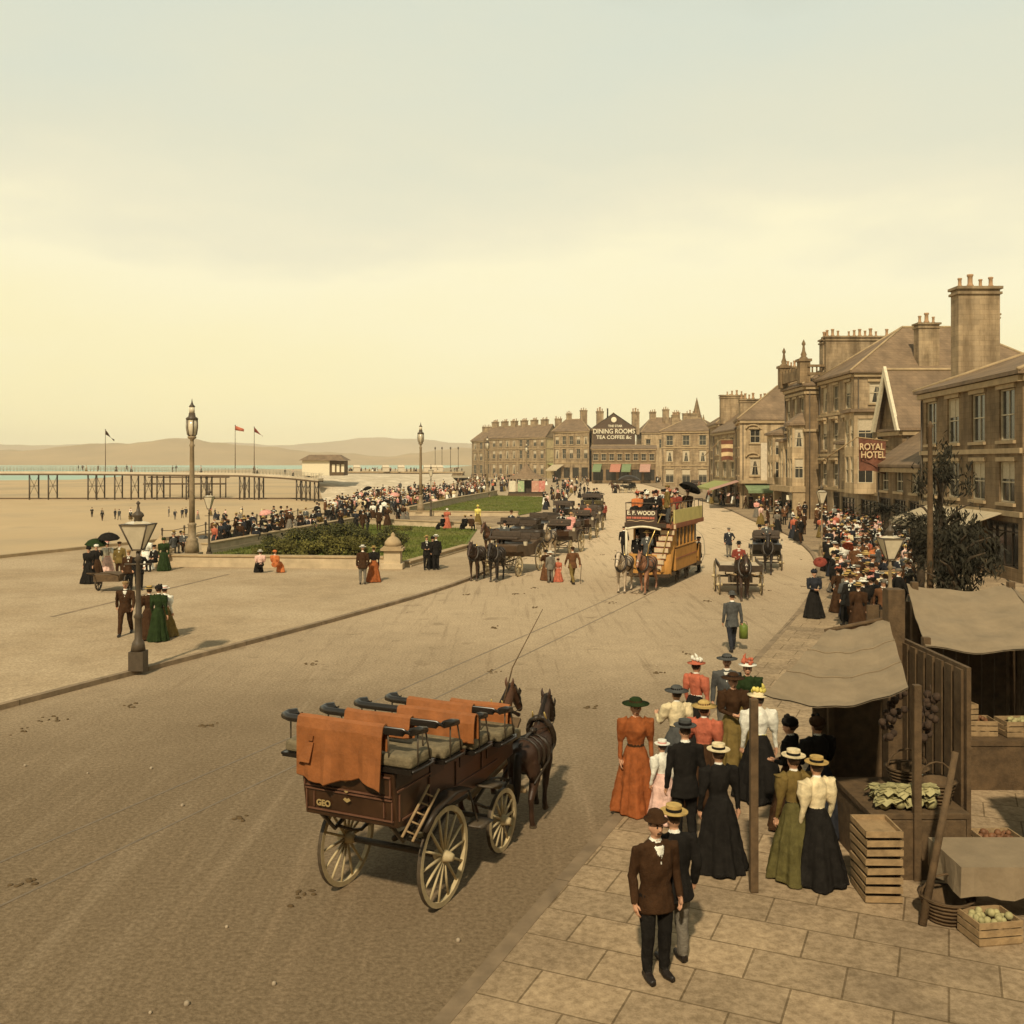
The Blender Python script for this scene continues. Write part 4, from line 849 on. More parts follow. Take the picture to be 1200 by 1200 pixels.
def flagpole(px, top, fc, label, flip=1, fy=.8):
    base = AT(px, 552, 251); zt = H - (top - HY) / F * 251
    t = empty('flagpole', (base.x, base.y - 3.4, deckz(px)), label, 'flagpole', 'flagpoles on the pier'); z0 = deckz(px)
    p = MB(); p.tube([(0, 0, 0), (0, 0, zt - z0)], [.11, .06], 6); p.ball((0, 0, zt - z0), .14, 8); p.build('pole', WOOD, t)
    n = 8; vs = []
    for i in range(n + 1):
        x = i / n * 2.1 * flip; w = .25 * math.sin(i * .9); vs += [(x + .05, w, zt - z0 - .1 - i * .12 * fy), (x + .05, w, zt - z0 - 1.25 - i * .05 * fy), (x + .05, w + .03, zt - z0 - .1 - i * .12 * fy), (x + .05, w + .03, zt - z0 - 1.25 - i * .05 * fy)]
    f = MB(); f.add(vs, [q for i in range(n) for q in ((4 * i, 4 * i + 1, 4 * i + 5, 4 * i + 4), (4 * i + 2, 4 * i + 6, 4 * i + 7, 4 * i + 3), (4 * i, 4 * i + 4, 4 * i + 6, 4 * i + 2), (4 * i + 1, 4 * i + 3, 4 * i + 7, 4 * i + 5))], 0, True); f.build('flag', cloth(fc), t)
flagpole(130, 504, 'dark brown', 'flagpole with drooping dark flag at the left of the pier', 1, 3)
flagpole(280, 499, 'coral', 'flagpole with red flag streaming right, taller of the close pair'); flagpole(302, 501, 'red', 'flagpole with small drooping red flag, right one of the close pair', 1, 2.4)
jt = empty('stone_jetty', (-55, 420, -4), 'distant long stone jetty beyond the pale sea wall, crowded on top', 'jetty')
b = MB(); b.prism([(-82, 418), (-20, 395), (-20, 412), (-80, 432)], -4.3, 1.0); b.build('wall', STONE_DK, jt, True); b = MB(); b.prism([(-82.3, 417.6), (-19.7, 394.6), (-19.7, 412.4), (-80.3, 432.4)], 1.0, 1.5); b.build('coping', TRIM, jt, True)
rr = random.Random(8)
for i, (px, lab) in enumerate(((418, 'leftmost'), (452, 'second'), (470, 'third'), (505, 'longest'), (515, 'rightmost'))):
    q = AT(px, 552, 405); b = MB(); w = 6 if i == 3 else 2.6
    b.box((0, 0, .9), (w, 2, 1.8)); b.add([(-w / 2 - .2, -1.2, 1.8), (w / 2 + .2, -1.2, 1.8), (w / 2 + .2, 1.2, 1.8), (-w / 2 - .2, 1.2, 1.8), (-w / 2, 0, 2.7), (w / 2, 0, 2.7)], [(0, 1, 5, 4), (2, 3, 4, 5), (1, 2, 5), (3, 0, 4), (0, 3, 2, 1)])
    link('canvas_booth', b.mesh('canvas_booth', [CANVAS_W]), None, (q.x, q.y, 1.5), .3, lab + ' white canvas booth on the distant jetty', 'booth', 'canvas booths on the jetty')

# ------------------------------------------------------------------ poster kiosk on the promenade
kt = empty('poster_kiosk', (2.3, 158, .12), 'open kiosk with conical roof and coloured posters, behind the far lawn', 'kiosk')
b = MB()
for j in range(8): a = 2 * PI * j / 8 + .39; b.tube([(2.6 * math.cos(a), 1.5 * math.sin(a), 0), (2.6 * math.cos(a), 1.5 * math.sin(a), 2.75)], .12, 6)
b.box((0, 0, .2), (5.9, 3.2, .4)); b.build('frame', WOOD, kt)
b = MB(); b.lathe([(3.2, 2.7), (3.1, 2.8), (1.3, 3.7), (.5, 4.6), (.1, 5.2), (.02, 5.5)], n=8, smooth=False, sy=.62); b.build('roof', mat('kiosk shingles', (.20, .135, .08), .85, .25, 3), kt)
for x, c in ((-2.25, 'cream'), (-.85, 'moss green'), (1.35, 'coral'), (2.45, 'red')):
    b = MB(); b.box((x, -1.62, 1.55), (1.0 if x < 1 else 1.05, .05, 1.75)); b.build('poster', mat('poster ' + c, {'cream': (.62, .55, .40), 'moss green': (.28, .36, .19), 'coral': (.46, .23, .16), 'red': (.48, .17, .13)}[c], .8, .2, 3, col2=(.66, .5, .36), fac2=.6, sc2=2), kt)
b = MB(); b.box((0, .2, 1.3), (2.0, 1.2, 2.4)); b.box((-1.55, -1.56, .5), (2.6, .06, .5)); b.box((1.9, -1.56, .5), (2.3, .06, .5)); b.build('panel', PAINT_D, kt)

# ------------------------------------------------------------------ buildings
def facade(b, p0, p1, z0, z1, ops, depth=.2, m=0):
    p0, p1 = Vector((p0[0], p0[1])), Vector((p1[0], p1[1])); L = (p1 - p0).length; d = (p1 - p0) / L; n = Vector((d.y, -d.x))
    P = lambda u, z, k=0: (p0.x + d.x * u - n.x * k, p0.y + d.y * u - n.y * k, z)
    us = sorted(set([0, L] + [round(o[i], 3) for o in ops for i in (0, 1)])); zs = sorted(set([z0, z1] + [round(o[i], 3) for o in ops for i in (2, 3)]))
    for i in range(len(us) - 1):
        for j in range(len(zs) - 1):
            uc, zc = (us[i] + us[i + 1]) / 2, (zs[j] + zs[j + 1]) / 2
            if any(o[0] < uc < o[1] and o[2] < zc < o[3] for o in ops): continue
            b.add([P(us[i], zs[j]), P(us[i + 1], zs[j]), P(us[i + 1], zs[j + 1]), P(us[i], zs[j + 1])], [(0, 1, 2, 3)], m)
    for u0, u1, v0, v1 in ops:
        b.add([P(u0, v0), P(u1, v0), P(u1, v1), P(u0, v1), P(u0, v0, depth), P(u1, v0, depth), P(u1, v1, depth), P(u0, v1, depth)], [(0, 4, 5, 1), (1, 5, 6, 2), (2, 6, 7, 3), (3, 7, 4, 0), (4, 7, 6, 5)], m)
    return P, math.atan2(d.y, d.x)
_wi = {}; WC = [0]
def win(parent, pos, ang, w, h, style='sash', curtain=True, name='window', fm=None):
    """frame with bars; pane and curtain are its parts; local x along the wall, y into it"""
    fm = fm or WINPAINT; k = (round(w, 2), round(h, 2), style, curtain, fm.name)
    if k not in _wi:
        f = MB(); t = .07
        for x in (-w / 2 + t / 2, w / 2 - t / 2): f.box((x, 0, h / 2), (t, .09, h))
        for z in (t / 2, h - t / 2): f.box((0, 0, z), (w - 2 * t, .088, t))
        if style == 'sash': f.box((0, -.01, h * .5), (w - 2 * t, .07, .06)); f.box((0, .0, h * .5), (.035, .05, h - 2 * t))
        if style == 'shop':
            for q in range(1, 4): f.box((-w / 2 + w * q / 4, 0, h / 2), (.05, .07, h - 2 * t))
            f.box((0, -.01, h * .78), (w - 2 * t, .06, .05))
        p = MB(); p.box((0, .03, h / 2), (w - .08, .012, h - .08))
        cu = MB(); 
        if curtain == 2: cu.box((0, .008, h * .78), (w - .16, .012, h * .40))
        elif curtain:
            for s in (-1, 1):
                cu.add([(s * (w / 2 - .06), .016, h - .09), (s * .05, .016, h - .09), (s * w * .20, .016, h * .45), (s * w * .30, .016, .09), (s * (w / 2 - .06), .016, .09)], [(0, 1, 2, 3, 4)])
            cu.box((0, .008, h * .88), (w - .16, .012, h * .2))
        _wi[k] = (f.mesh(name, [fm]), p.mesh('pane', [GLASS]), cu.mesh('curtain', [CURT]) if curtain else None)
    a, p, c = _wi[k]; o = link(name, a, parent, Vector(pos) - wpos(parent), ang); link('pane', p, o)
    if c: link('curtain', c, o)
    return o
def chimney(parent, c, w, d, z0, z1, pots=2, m=None, ang=0, pot_h=.6):
    b = MB(); b.box((c[0], c[1], (z0 + z1) / 2), (w, d, z1 - z0), 0, ang); b.box((c[0], c[1], z1 - .25), (w + .2, d + .2, .14), 0, ang); b.box((c[0], c[1], z1 + .06), (w + .26, d + .26, .16), 0, ang)
    ch = b.build('chimney', m or STONE, parent, True)
    if 'pot' not in _wi: q = MB(); q.lathe([(.15, 0), (.17, .1), (.12, .18), (.115, .5), (.15, .54), (.15, .62), (.09, .63)], n=8); _wi['pot'] = q.mesh('chimney_pot', [POT])
    L = max(w, d); ax = Vector((math.cos(ang), math.sin(ang))) if w >= d else Vector((-math.sin(ang), math.cos(ang)))
    for i in range(pots):
        u = (-.5 + (i + .5) / pots) * L; WC[0] += 1
        if pots > 4 and WC[0] % 7 == 3: continue
        link('chimney_pot', _wi['pot'], ch, Vector((c[0] + ax.x * u, c[1] + ax.y * u, z1 + .13)) - wpos(parent), sc=pot_h / .6 * (.8, 1.0, 1.15, .9, 1.25)[WC[0] % 5])
    return ch
def building(label, P, ze, wall=None, roof=('hip', 3.0, 0), faces={}, trim=True, z0=.1, cat='building', name='building', over=.35, course=(), roofm=None, curtain=True, depth=.2):
    """P: corners counter-clockwise; edge i runs from P[i] to P[i+1]; faces[i] = list of (cols, v0, v1, width share, style)"""
    wall = wall or STONE; P = [Vector((x, y)) for x, y in P]; t = empty(name, (P[0].x, P[0].y, z0), label, cat)
    b = MB(); wins = []
    for i in range(4):
        p0, p1 = P[i], P[(i + 1) % 4]; L = (p1 - p0).length; ops = []
        for spec in faces.get(i, []):
            n, v0, v1, ws = spec[:4]; style = spec[4] if len(spec) > 4 else 'sash'
            u_a, u_b = spec[5] if len(spec) > 5 else (0, L)
            for k in range(n):
                uc = u_a + (u_b - u_a) * (k + .5) / n; w = (u_b - u_a) / n * ws; ops.append((uc - w / 2, uc + w / 2, v0, v1)); wins.append((i, uc, v0, w, v1 - v0, style))
        Pf, ang = facade(b, p0, p1, z0, ze, ops, depth)
        d = (p1 - p0) / L; n2 = Vector((d.y, -d.x))
        for (ii, uc, v0, w, h, style) in [q for q in wins if q[0] == i]:
            q = p0 + d * uc - n2 * (depth - .06); WC[0] += 1; cv = (0, 1, 2, 0, 2, 1, 0, 0, 2)[(WC[0] * 7 + int(uc * 3)) % 9]; cv = 1 if (i == 0 and 'hotel' in label and v0 > 7) else cv; win(t, (q.x, q.y, v0), ang, w - .01, h - .01, style, cv if (curtain and style == 'sash') else 0, 'shop_window' if style == 'shop' else 'window', PAINT_D if style == 'shop' else None)
            if trim and style == 'sash':
                q = p0 + d * uc + n2 * .03
                tb = MB(); tb.box((q.x, q.y, v0 - .09), (w + .3, .22, .15), 0, ang); tb.build('window_sill', TRIM, t, True); tb = MB(); tb.box((q.x, q.y, v0 + h + .11), (w + .34, .16, .2), 0, ang); tb.build('window_lintel', TRIM, t, True)
        for zc in course:
            if i in faces: tb = MB(); q = (p0 + p1) / 2 + n2 * .05; tb.box((q.x, q.y, zc), (L - .04, .16, .24), 0, ang); tb.build('string_course', TRIM, t, True)
    for i in faces:
        p0, p1 = P[i], P[(i + 1) % 4]; d = (p1 - p0).normalized(); n2 = Vector((d.y, -d.x)); q = p0 + d * .35 + n2 * .09; pm = MB(); pm.tube([(q.x, q.y, z0), (q.x, q.y, ze - .55)], .055, 6); pm.build('drainpipe', IRON, t, True)
    c = sum(P, Vector((0, 0))) / 4
    O = []
    for k in range(4):
        e0 = (P[k] - P[k - 1]).normalized(); e1 = (P[(k + 1) % 4] - P[k]).normalized()
        nn = Vector((e0.y, -e0.x)) + Vector((e1.y, -e1.x)); O.append(P[k] + nn * over)
    kind, rise, e = roof[:3]
    a, bq, cq, dq = O[e], O[(e + 1) % 4], O[(e + 2) % 4], O[(e + 3) % 4]
    m1, m0 = (bq + cq) / 2, (dq + a) / 2      # ridge runs parallel to edge e
    rb = MB(); zr = ze + rise
    if kind == 'hip':
        inset = min(.48, roof[3] if len(roof) > 3 else .3); r0 = m0.lerp(m1, inset); r1 = m1.lerp(m0, inset)
    else: r0, r1 = m0, m1
    V = [(p.x, p.y, ze + .02) for p in (a, bq, cq, dq)] + [(r0.x, r0.y, zr), (r1.x, r1.y, zr)] + [(p.x, p.y, ze - .16) for p in (a, bq, cq, dq)]
    rb.add(V, [(0, 1, 5, 4), (2, 3, 4, 5), (6, 7, 1, 0), (7, 8, 2, 1), (8, 9, 3, 2), (9, 6, 0, 3), (9, 8, 7, 6)] + ([(1, 2, 5), (3, 0, 4)] if kind == 'hip' else []), 0)
    rb.build('roof', roofm or SLATE, t, True)
    if kind == 'gable':
        for (u, v, ap, s) in ((P[(e + 1) % 4], P[(e + 2) % 4], r1, 1), (P[(e + 3) % 4], P[e], r0, -1)):
            g = MB(); mp_ = (u + v) / 2; g.add([(u.x, u.y, ze - .1), (v.x, v.y, ze - .1), (mp_.x, mp_.y, zr - .12)], [(0, 1, 2)]); g.build('gable', wall, t, True)
        rd = MB(); rd.tube([(r0.x, r0.y, zr + .03), (r1.x, r1.y, zr + .03)], .12, 6); rd.build('ridge_tile', TRIM, t, True)
    else:
        rd = MB(); rd.tube([(r0.x, r0.y, zr + .02), (r1.x, r1.y, zr + .02)], .12, 6)
        for u, v in ((a, r0), (bq, r1), (cq, r1), (dq, r0)): rd.tube([(u.x, u.y, ze + .04), (v.x, v.y, zr + .02)], .10, 6)
        rd.build('ridge_tile', TRIM, t, True)
    b.build('wall', wall, t, True)
    cn = MB()
    for i in range(4):
        p0, p1 = P[i], P[(i + 1) % 4]; d = (p1 - p0).normalized(); n2 = Vector((d.y, -d.x)); q = (p0 + p1) / 2 + n2 * .12
        cn.box((q.x, q.y, ze - .34), ((p1 - p0).length + .1, .24, .28), 0, math.atan2(d.y, d.x))
    cn.build('cornice', TRIM, t, True); return t
def awning(parent, p0, p1, z, out, drop, c, n=1):
    p0, p1 = Vector((*p0, z)), Vector((*p1, z)); d = (p1 - p0).normalized(); n2 = Vector((d.y, -d.x, 0)); o = n2 * out - Vector((0, 0, drop))
    b = MB(); b.solid([p0, p1, p1 + o, p0 + o], (0, 0, -.05)); b.solid([p0 + o, p1 + o, p1 + o + Vector((0, 0, -.3)), p0 + o + Vector((0, 0, -.3))], n2 * .03); b.build('awning', mat('awning ' + c, {'coral': (.42, .18, .12), 'green': (.17, .22, .11), 'pink': (.42, .24, .18), 'lime': (.28, .29, .10), 'cream': (.42, .34, .22)}[c], .85, .15, 2), parent, True)
# 1 the Royal Hotel block: front faces the sea (left), side faces the viewer
hx, hn, hf = 29.1, 83.5, 93.4
hotel = building('four storey sandstone hotel with tall chimney stacks and hipped slate roof', [(hx, hn), (hx + 17, hn - .2), (hx + 17, hf), (hx + .15, hf)], 13.3, STONE, ('hip', 4.4, 0, .36),
    {3: [(3, 10.2, 12.5, .42), (3, 6.7, 9.3, .42), (3, 3.4, 5.6, .42), (3, .9, 2.9, .5, 'shop')], 0: [(1, 10.6, 12.4, .62, 'sash', (.9, 3.1)), (1, 7.6, 9.6, .62, 'sash', (.9, 3.1)), (1, 10.6, 12.4, .62, 'sash', (9.5, 11.7)), (1, 7.6, 9.6, .62, 'sash', (9.5, 11.7)), (1, 4, 6, .62, 'sash', (.9, 3.1))]}, course=(3.15, 6.2, 9.9), over=.45)
chimney(hotel, (hx + 6.4, hn + .55), 1.75, 1.1, 13.2, 17.3, 3, pot_h=.7)
chimney(hotel, (hx + 3.8, hf + .2), 6.2, 1.0, 12.0, 17.4, 12, pot_h=.6); chimney(hotel, (hx + 1.0, hf + .9), .8, 1.1, 12.0, 17.2, 2)
chimney(hotel, (hx + 13.5, hn + 5), 1.2, 3.0, 14, 18.6, 5)
for k in range(3):       # hood mouldings and brackets on the sea front
    for z in (9.55, 5.85): 
        y = hf - (k + .5) * 9.9 / 3; b = MB(); b.box((hx - .12, y, z), (.35, 1.75, .22)); b.box((hx - .08, y - .7, z - .28), (.22, .16, .36)); b.box((hx - .08, y + .7, z - .28), (.22, .16, .36)); b.build('window_hood', TRIM, hotel, True)
# 2 ornate tall building with pinnacles and canted bays, standing proud of the hotel
ox0, on, of_ = 28.05, 93.7, 101.3
orn = building('tall narrow ornate stone building with parapet, two urn pinnacles and bay windows', [(ox0, on), (ox0 + 9, on), (ox0 + 9, of_), (ox0 + .15, of_)], 13.0, STONE_DK, ('hip', 1.6, 0, .3),
    {3: [(3, 9.2, 11.8, .45)], 0: []}, course=(8.6, 12.2), over=.4)
b = MB(); b.box((ox0 - .25, (on + of_) / 2, 14.0), (.35, of_ - on - .6, .95)); b.box((ox0 + 2.2, on - .1, 14.0), (4.2, .3, .25)); b.box((ox0 + 2.2, on - .1, 14.75), (4.2, .34, .22))
for i in range(9): b.tube([(ox0 + .6 + i * .42, on - .1, 14.1), (ox0 + .6 + i * .42, on - .1, 14.7)], .08, 6)
for i in range(6): b.box((ox0 - .25, on + 1.0 + i * 1.1, 14.62), (.34, .6, .3))
b.build('parapet', STONE_DK, orn, True)
for y in (on + .35, of_ - .45):
    b = MB(); b.box((ox0 - .1, y, 14.2), (1.0, 1.0, 2.2)); b.box((ox0 - .1, y, 15.3), (1.25, 1.25, .25)); b.lathe([(.5, 15.4), (.42, 15.7), (.24, 15.9), (.3, 16.05), (.16, 16.4), (.10, 16.9), (.2, 17.05), (.16, 17.2), (.02, 17.5)], (ox0 - .1, y, -.2), 10); b.build('pinnacle', STONE_DK, orn, True)
def bay(parent, x, y, w, out, z0, z1, rows, wallm, roof=1.1):
    """canted bay on a wall that faces -X; windows on the near cant and the front"""
    pts = [(x + .1, y - w / 2), (x + .1, y + w / 2), (x - out, y + w / 2 - .55), (x - out, y - w / 2 + .55)]
    b = MB(); P4 = [Vector(p) for p in pts]
    for p0, p1, n in ((P4[3], P4[0], 1), (P4[2], P4[3], 2), (P4[1], P4[2], 1)):
        L = (p1 - p0).length; ops = []; d = (p1 - p0) / L; n2 = Vector((d.y, -d.x)); ang = math.atan2(d.y, d.x)
        for v0, v1 in rows:
            for k in range(n):
                uc = L * (k + .5) / n; ww = L / n * .68; ops.append((uc - ww / 2, uc + ww / 2, v0, v1)); q = p0 + d * uc - n2 * .1; WC[0] += 1; win(parent, (q.x, q.y, v0), ang, ww, v1 - v0, 'sash', WC[0] % 3)
        facade(b, p0, p1, z0, z1, ops, .16)
    b.build('bay', wallm, parent, True)
    r = MB(); o = [(x + .1, y - w / 2 - .3), (x + .1, y + w / 2 + .3), (x - out - .3, y + w / 2 - .4), (x - out - .3, y - w / 2 + .4)]
    r.prism(o, z1, z1 + .22); r.add([(*p, z1 + .23) for p in o] + [(x + .1, y - w * .2, z1 + roof), (x + .1, y + w * .2, z1 + roof)], [(2, 3, 4, 5), (3, 0, 4), (1, 2, 5)]); r.build('bay_roof', SLATE, parent, True)
bay(orn, ox0, on + 1.9, 2.9, 1.0, 3.2, 9.1, [(7.0, 8.8), (4.0, 5.9)], STONE_PL, 1.3); bay(orn, ox0, of_ - 2.2, 2.9, .9, 3.2, 7.6, [(4.0, 6.9)], STONE_PL, .5)
b = MB(); b.box((ox0 - .7, (on + of_) / 2, 2.95), (1.6, 7.4, .55)); b.box((ox0 - .55, (on + of_) / 2 - 3.4, 1.5), (1.2, .4, 2.6)); b.box((ox0 - .55, (on + of_) / 2 + 3.4, 1.5), (1.2, .4, 2.6)); b.build('shop_front', TRIM, orn, True)
b = MB(); b.box((ox0 - .25, (on + of_) / 2, 1.5), (.3, 6.3, 2.3)); b.build('shop_glass', GLASS, orn, True)
b = MB(); b.box((27.05, 94.6, 2.15), (1.2, .06, .45)); b.build('notice_board', LETTER, orn, True)
# 3 small house with bay
h3 = building('narrow two storey stone house with a bay, squeezed beside the ornate building', [(28.9, 101.5), (37, 101.5), (37, 108.4), (29, 108.4)], 8.9, STONE_DK, ('gable', 2.0, 3), {3: [(1, .9, 2.9, .7, 'shop')]})
bay(h3, 28.9, 105, 3.4, 1.3, 3.2, 8.4, [(6.3, 8.0), (3.9, 5.6)], STONE_PL, .9)
# 4 house whose side with arched windows faces the viewer
h4 = building('gabled stone house with arched side windows and blank panel, striped banner in front', [(26.7, 115), (39, 114.6), (39, 124.5), (28.5, 124.5)], 10.6, STONE_PL, ('hip', 4.2, 0, .42),
    {0: [(1, 7.8, 9.4, .75, 'sash', (1.0, 2.6)), (1, 4.0, 6.1, .75, 'sash', (1.0, 2.6))], 3: [(2, 7.4, 9.4, .4), (2, 4.0, 6.0, .4), (2, .6, 2.6, .7, 'shop')]}, course=(3.1,))
b = MB(); b.box((30.6, 114.6, 5.6), (3.1, .12, 4.4)); b.build('blank_panel', CANVAS_W, h4, True)
for z in (9.45, 6.15):
    b = MB(); pts = [(28.2 + .78 * math.cos(PI * j / 10), 114.86, z + .45 * math.sin(PI * j / 10)) for j in range(11)]; b.tube(pts, .11, 6); b.build('window_arch', TRIM, h4, True)
chimney(h4, (34.2, 119.5), 1.6, 1.4, 13, 17, 4); chimney(h4, (31.0, 124.2), 4.4, .9, 10, 13.4, 9)
awning(h4, (28.4, 124), (26.7, 115.3), 3.3, 3.4, 1.1, 'pink'); b = MB(); b.box((29.5, 114.1, 3.25), (6.0, 1.2, .35)); b.build('balcony', TRIM, h4, True)
awning(h4, (27.0, 114.7), (30.5, 114.7), 3.2, 2.6, .9, 'green'); awning(h4, (30.8, 114.7), (33.6, 114.7), 3.2, 2.6, .9, 'pink')
# 5 lower house beyond
h5 = building('two storey stone house with dormer and long roof slope, beyond the arched windows', [(28.7, 125.4), (39, 125.4), (39, 141), (29.0, 141)], 9.8, STONE, ('gable', 4.0, 3), {3: [(3, 6.6, 8.8, .42), (3, 3.6, 5.6, .42), (3, .6, 2.6, .7, 'shop')]}, course=(3.0,))
chimney(h5, (31.5, 140.5), 3.4, .9, 11, 15, 5); awning(h5, (29.0, 140), (28.7, 127), 3.0, 2.6, .9, 'lime')
h5b = building('small flat fronted stone house at the far end of the right hand row', [(29.8, 142), (40, 142), (40, 152), (30.6, 152)], 11.2, STONE, ('hip', 2.2, 0, .3), {3: [(2, 7.4, 9.6, .42), (2, 3.8, 6, .42)]}); chimney(h5b, (33, 147), 2.4, 1, 11.5, 14.8, 4)
# 6 corner block closing the view on the right
h6 = building('square sandstone corner block with rows of sash windows and low hipped roof', [(33.2, 218), (43.2, 213), (49, 226), (39.5, 231)], 12.4, STONE, ('hip', 3.0, 0, .36),
    {0: [(3, 9.2, 11.4, .42), (3, 5.6, 8.2, .42), (3, 1, 4, .5)], 1: [(2, 9.2, 11.4, .3), (2, 5.6, 8.2, .3), (2, 1, 4, .35)]}, course=(4.8, 8.7)); chimney(h6, (41, 226), 3.4, 1.1, 13, 16.6, 5); chimney(h6, (37.6, 226), 1.6, 1.1, 13, 16.2, 3)
awning(h6, (44.4, 216), (47.5, 223), 4.2, 3.4, 1.4, 'lime')
# 7 dining rooms with painted gable, arcade in front
ar = building('long low two storey arcade with shop awnings under the dining rooms gable', [(20.5, 252), (36.5, 249), (38, 262), (22, 265)], 9.0, STONE_DK, ('gable', .9, 0), {0: [(8, 5.9, 7.6, .6), (5, .8, 3.6, .8, 'shop')]}, course=(5.2,), curtain=False)
for u0, u1, c in ((.03, .16, 'green'), (.30, .46, 'coral'), (.48, .62, 'green'), (.76, .92, 'pink')):
    a_, b_ = Vector((20.5, 252)), Vector((36.5, 249)); awning(ar, a_.lerp(b_, u0), a_.lerp(b_, u1), 5.0, 4.2, 1.7, c)
dr = building('tall dark gabled dining rooms building with painted lettering', [(21.8, 266), (33.2, 264.6), (34.6, 290), (22.8, 290)], 14.6, STONE_DK, ('gable', 4.2, 1), {}, trim=False)
b = MB(); b.add([(21.8 + .2, 265.75, 10.2), (33.0, 264.35, 10.2), (33.0, 264.35, 14.9), (27.4, 265.0, 18.5), (21.95, 265.75, 14.9)], [(0, 1, 2, 3, 4)]); b.build('painted_sign', mat('dark sign paint', (.085, .055, .035), .8, .2, 1), dr, True)
ag = math.atan2(-1.4, 11.4)
def sign_text(s, u, z, size, sx=1): p = Vector((21.9, 265.7)).lerp(Vector((33.1, 264.3)), u); text(s, size, 'lettering', LETTER, dr, (p.x, p.y - .1, z), ag, sx=sx, world=True, bold=.02)
sign_text('THE STAR', .53, 15.2, .85); sign_text('DINING ROOMS', .5, 13.75, 1.75, .88); sign_text('TEA COFFEE &c', .5, 12.15, 1.35, 1.02)
b = MB(); b.lathe([(.75, 0), (.75, .08), (.6, .1)], (0, 0, 0), 14); o = b.build('round_vent', LETTER, dr); o.location = Vector((27.5, 264.9, 16.9)) - wpos(dr); o.rotation_euler = (R(90), 0, ag)
chimney(dr, (24.0, 268), 1.9, 1.4, 14, 19.2, 3, pot_h=.9); chimney(dr, (33.6, 267), 2.0, 1.4, 13, 19.0, 3, pot_h=.9); b = MB(); b.lathe([(.22, 16), (.2, 20), (.26, 20.1)], (26.0, 267, 0), 8); b.build('flue', IRON, dr, True)
dl = building('three storey bow fronted wing with shop front and bays, left of the dining rooms gable', [(11.8, 279), (21.4, 272), (24, 288), (14, 292)], 14.2, STONE, ('hip', 3.6, 0, .3), {0: [(5, 10.4, 12.8, .5), (5, 6.4, 9.2, .5), (4, 1, 4, .7, 'shop')]}, course=(5.2, 9.8)); chimney(dl, (16.5, 284), 1.6, 1.2, 15, 19.4, 3); chimney(dl, (20.5, 281), 2, 1.2, 15, 20.2, 3); chimney(dl, (13.5, 286), 2, 1.2, 14, 18, 3)
awning(dl, (11.6, 278.7), (14.6, 276.4), 4.8, 3.5, 1.5, 'cream')
# 8 long terrace closing the promenade
te = building('long three storey terrace of lodging houses with many sash windows and pale end wall', [(-9.6, 340), (10.8, 316), (15.4, 324), (-4, 350)], 13.6, STONE, ('gable', 4.2, 0), {0: [(9, 10.6, 12.9, .42), (9, 6.6, 9.4, .42), (9, 1.4, 4.8, .42)], 1: [(1, 7, 9.6, .3)]}, course=(5.6, 9.9))
b = MB(); q0, q1 = Vector((10.8, 316)), Vector((15.4, 324)); d = (q1 - q0).normalized(); n2 = Vector((d.y, -d.x)) * .06; b.add([(q0.x + n2.x, q0.y + n2.y, .1), (q1.x + n2.x, q1.y + n2.y, .1), (q1.x + n2.x, q1.y + n2.y, 13.3), (q0.x + n2.x, q0.y + n2.y, 13.3)], [(0, 1, 2, 3)]); b.build('rendered_end', RENDER, te, True)
for k in range(6): u = (k + .3) / 6; p = Vector((-6.8, 345)).lerp(Vector((13.1, 320)), u); chimney(te, (p.x, p.y), 2.6, 1.2, 15.5, 19.4, 5, ang=math.atan2(-24, 20.4))
awning(te, (11.4, 317), (15, 323.3), 5, 4, 1.5, 'lime')
tw = building('end house of the terrace, set back at the far left with its own chimneys', [(-14.4, 352), (-9.8, 345), (-5, 352), (-10, 360)], 13.0, STONE, ('hip', 3.2, 0, .3), {0: [(2, 10, 12.4, .42), (2, 6, 8.6, .42), (2, 1.4, 4.4, .42)]}); chimney(tw, (-9, 353), 3.4, 1.2, 14, 18, 5)
bk = building('plain tiled house with two chimneys behind the arcade', [(37, 280), (52, 280), (52, 292), (37, 292)], 14.0, STONE_PL, ('hip', 4.4, 0, .25), {0: [(4, 9.5, 12, .35)]}); chimney(bk, (41, 286), 1.8, 1.2, 16, 20, 3); chimney(bk, (44.5, 284), 1.8, 1.2, 16, 20.6, 3); chimney(bk, (48, 286), 1.8, 1.2, 16, 19.8, 3)
sp = empty('church_spire', (56.5, 300, 0), 'thin pointed church spire rising behind the corner block', 'church'); b = MB(); b.box((56.5, 300, 8.5), (4, 4, 17)); b.build('tower', STONE_DK, sp, True); b = MB(); b.lathe([(2.1, 17), (1.5, 19), (.05, 25.2)], (56.5, 300, 0), 8, smooth=False); b.build('spire', STONE_DK, sp, True)
for a in range(4): b = MB(); b.lathe([(.5, 17), (.4, 18.2), (.03, 20)], (56.5 + 1.7 * (1 if a % 2 else -1), 300 + 1.7 * (1 if a > 1 else -1), 0), 6, smooth=False); b.build('pinnacle', STONE_DK, sp, True)
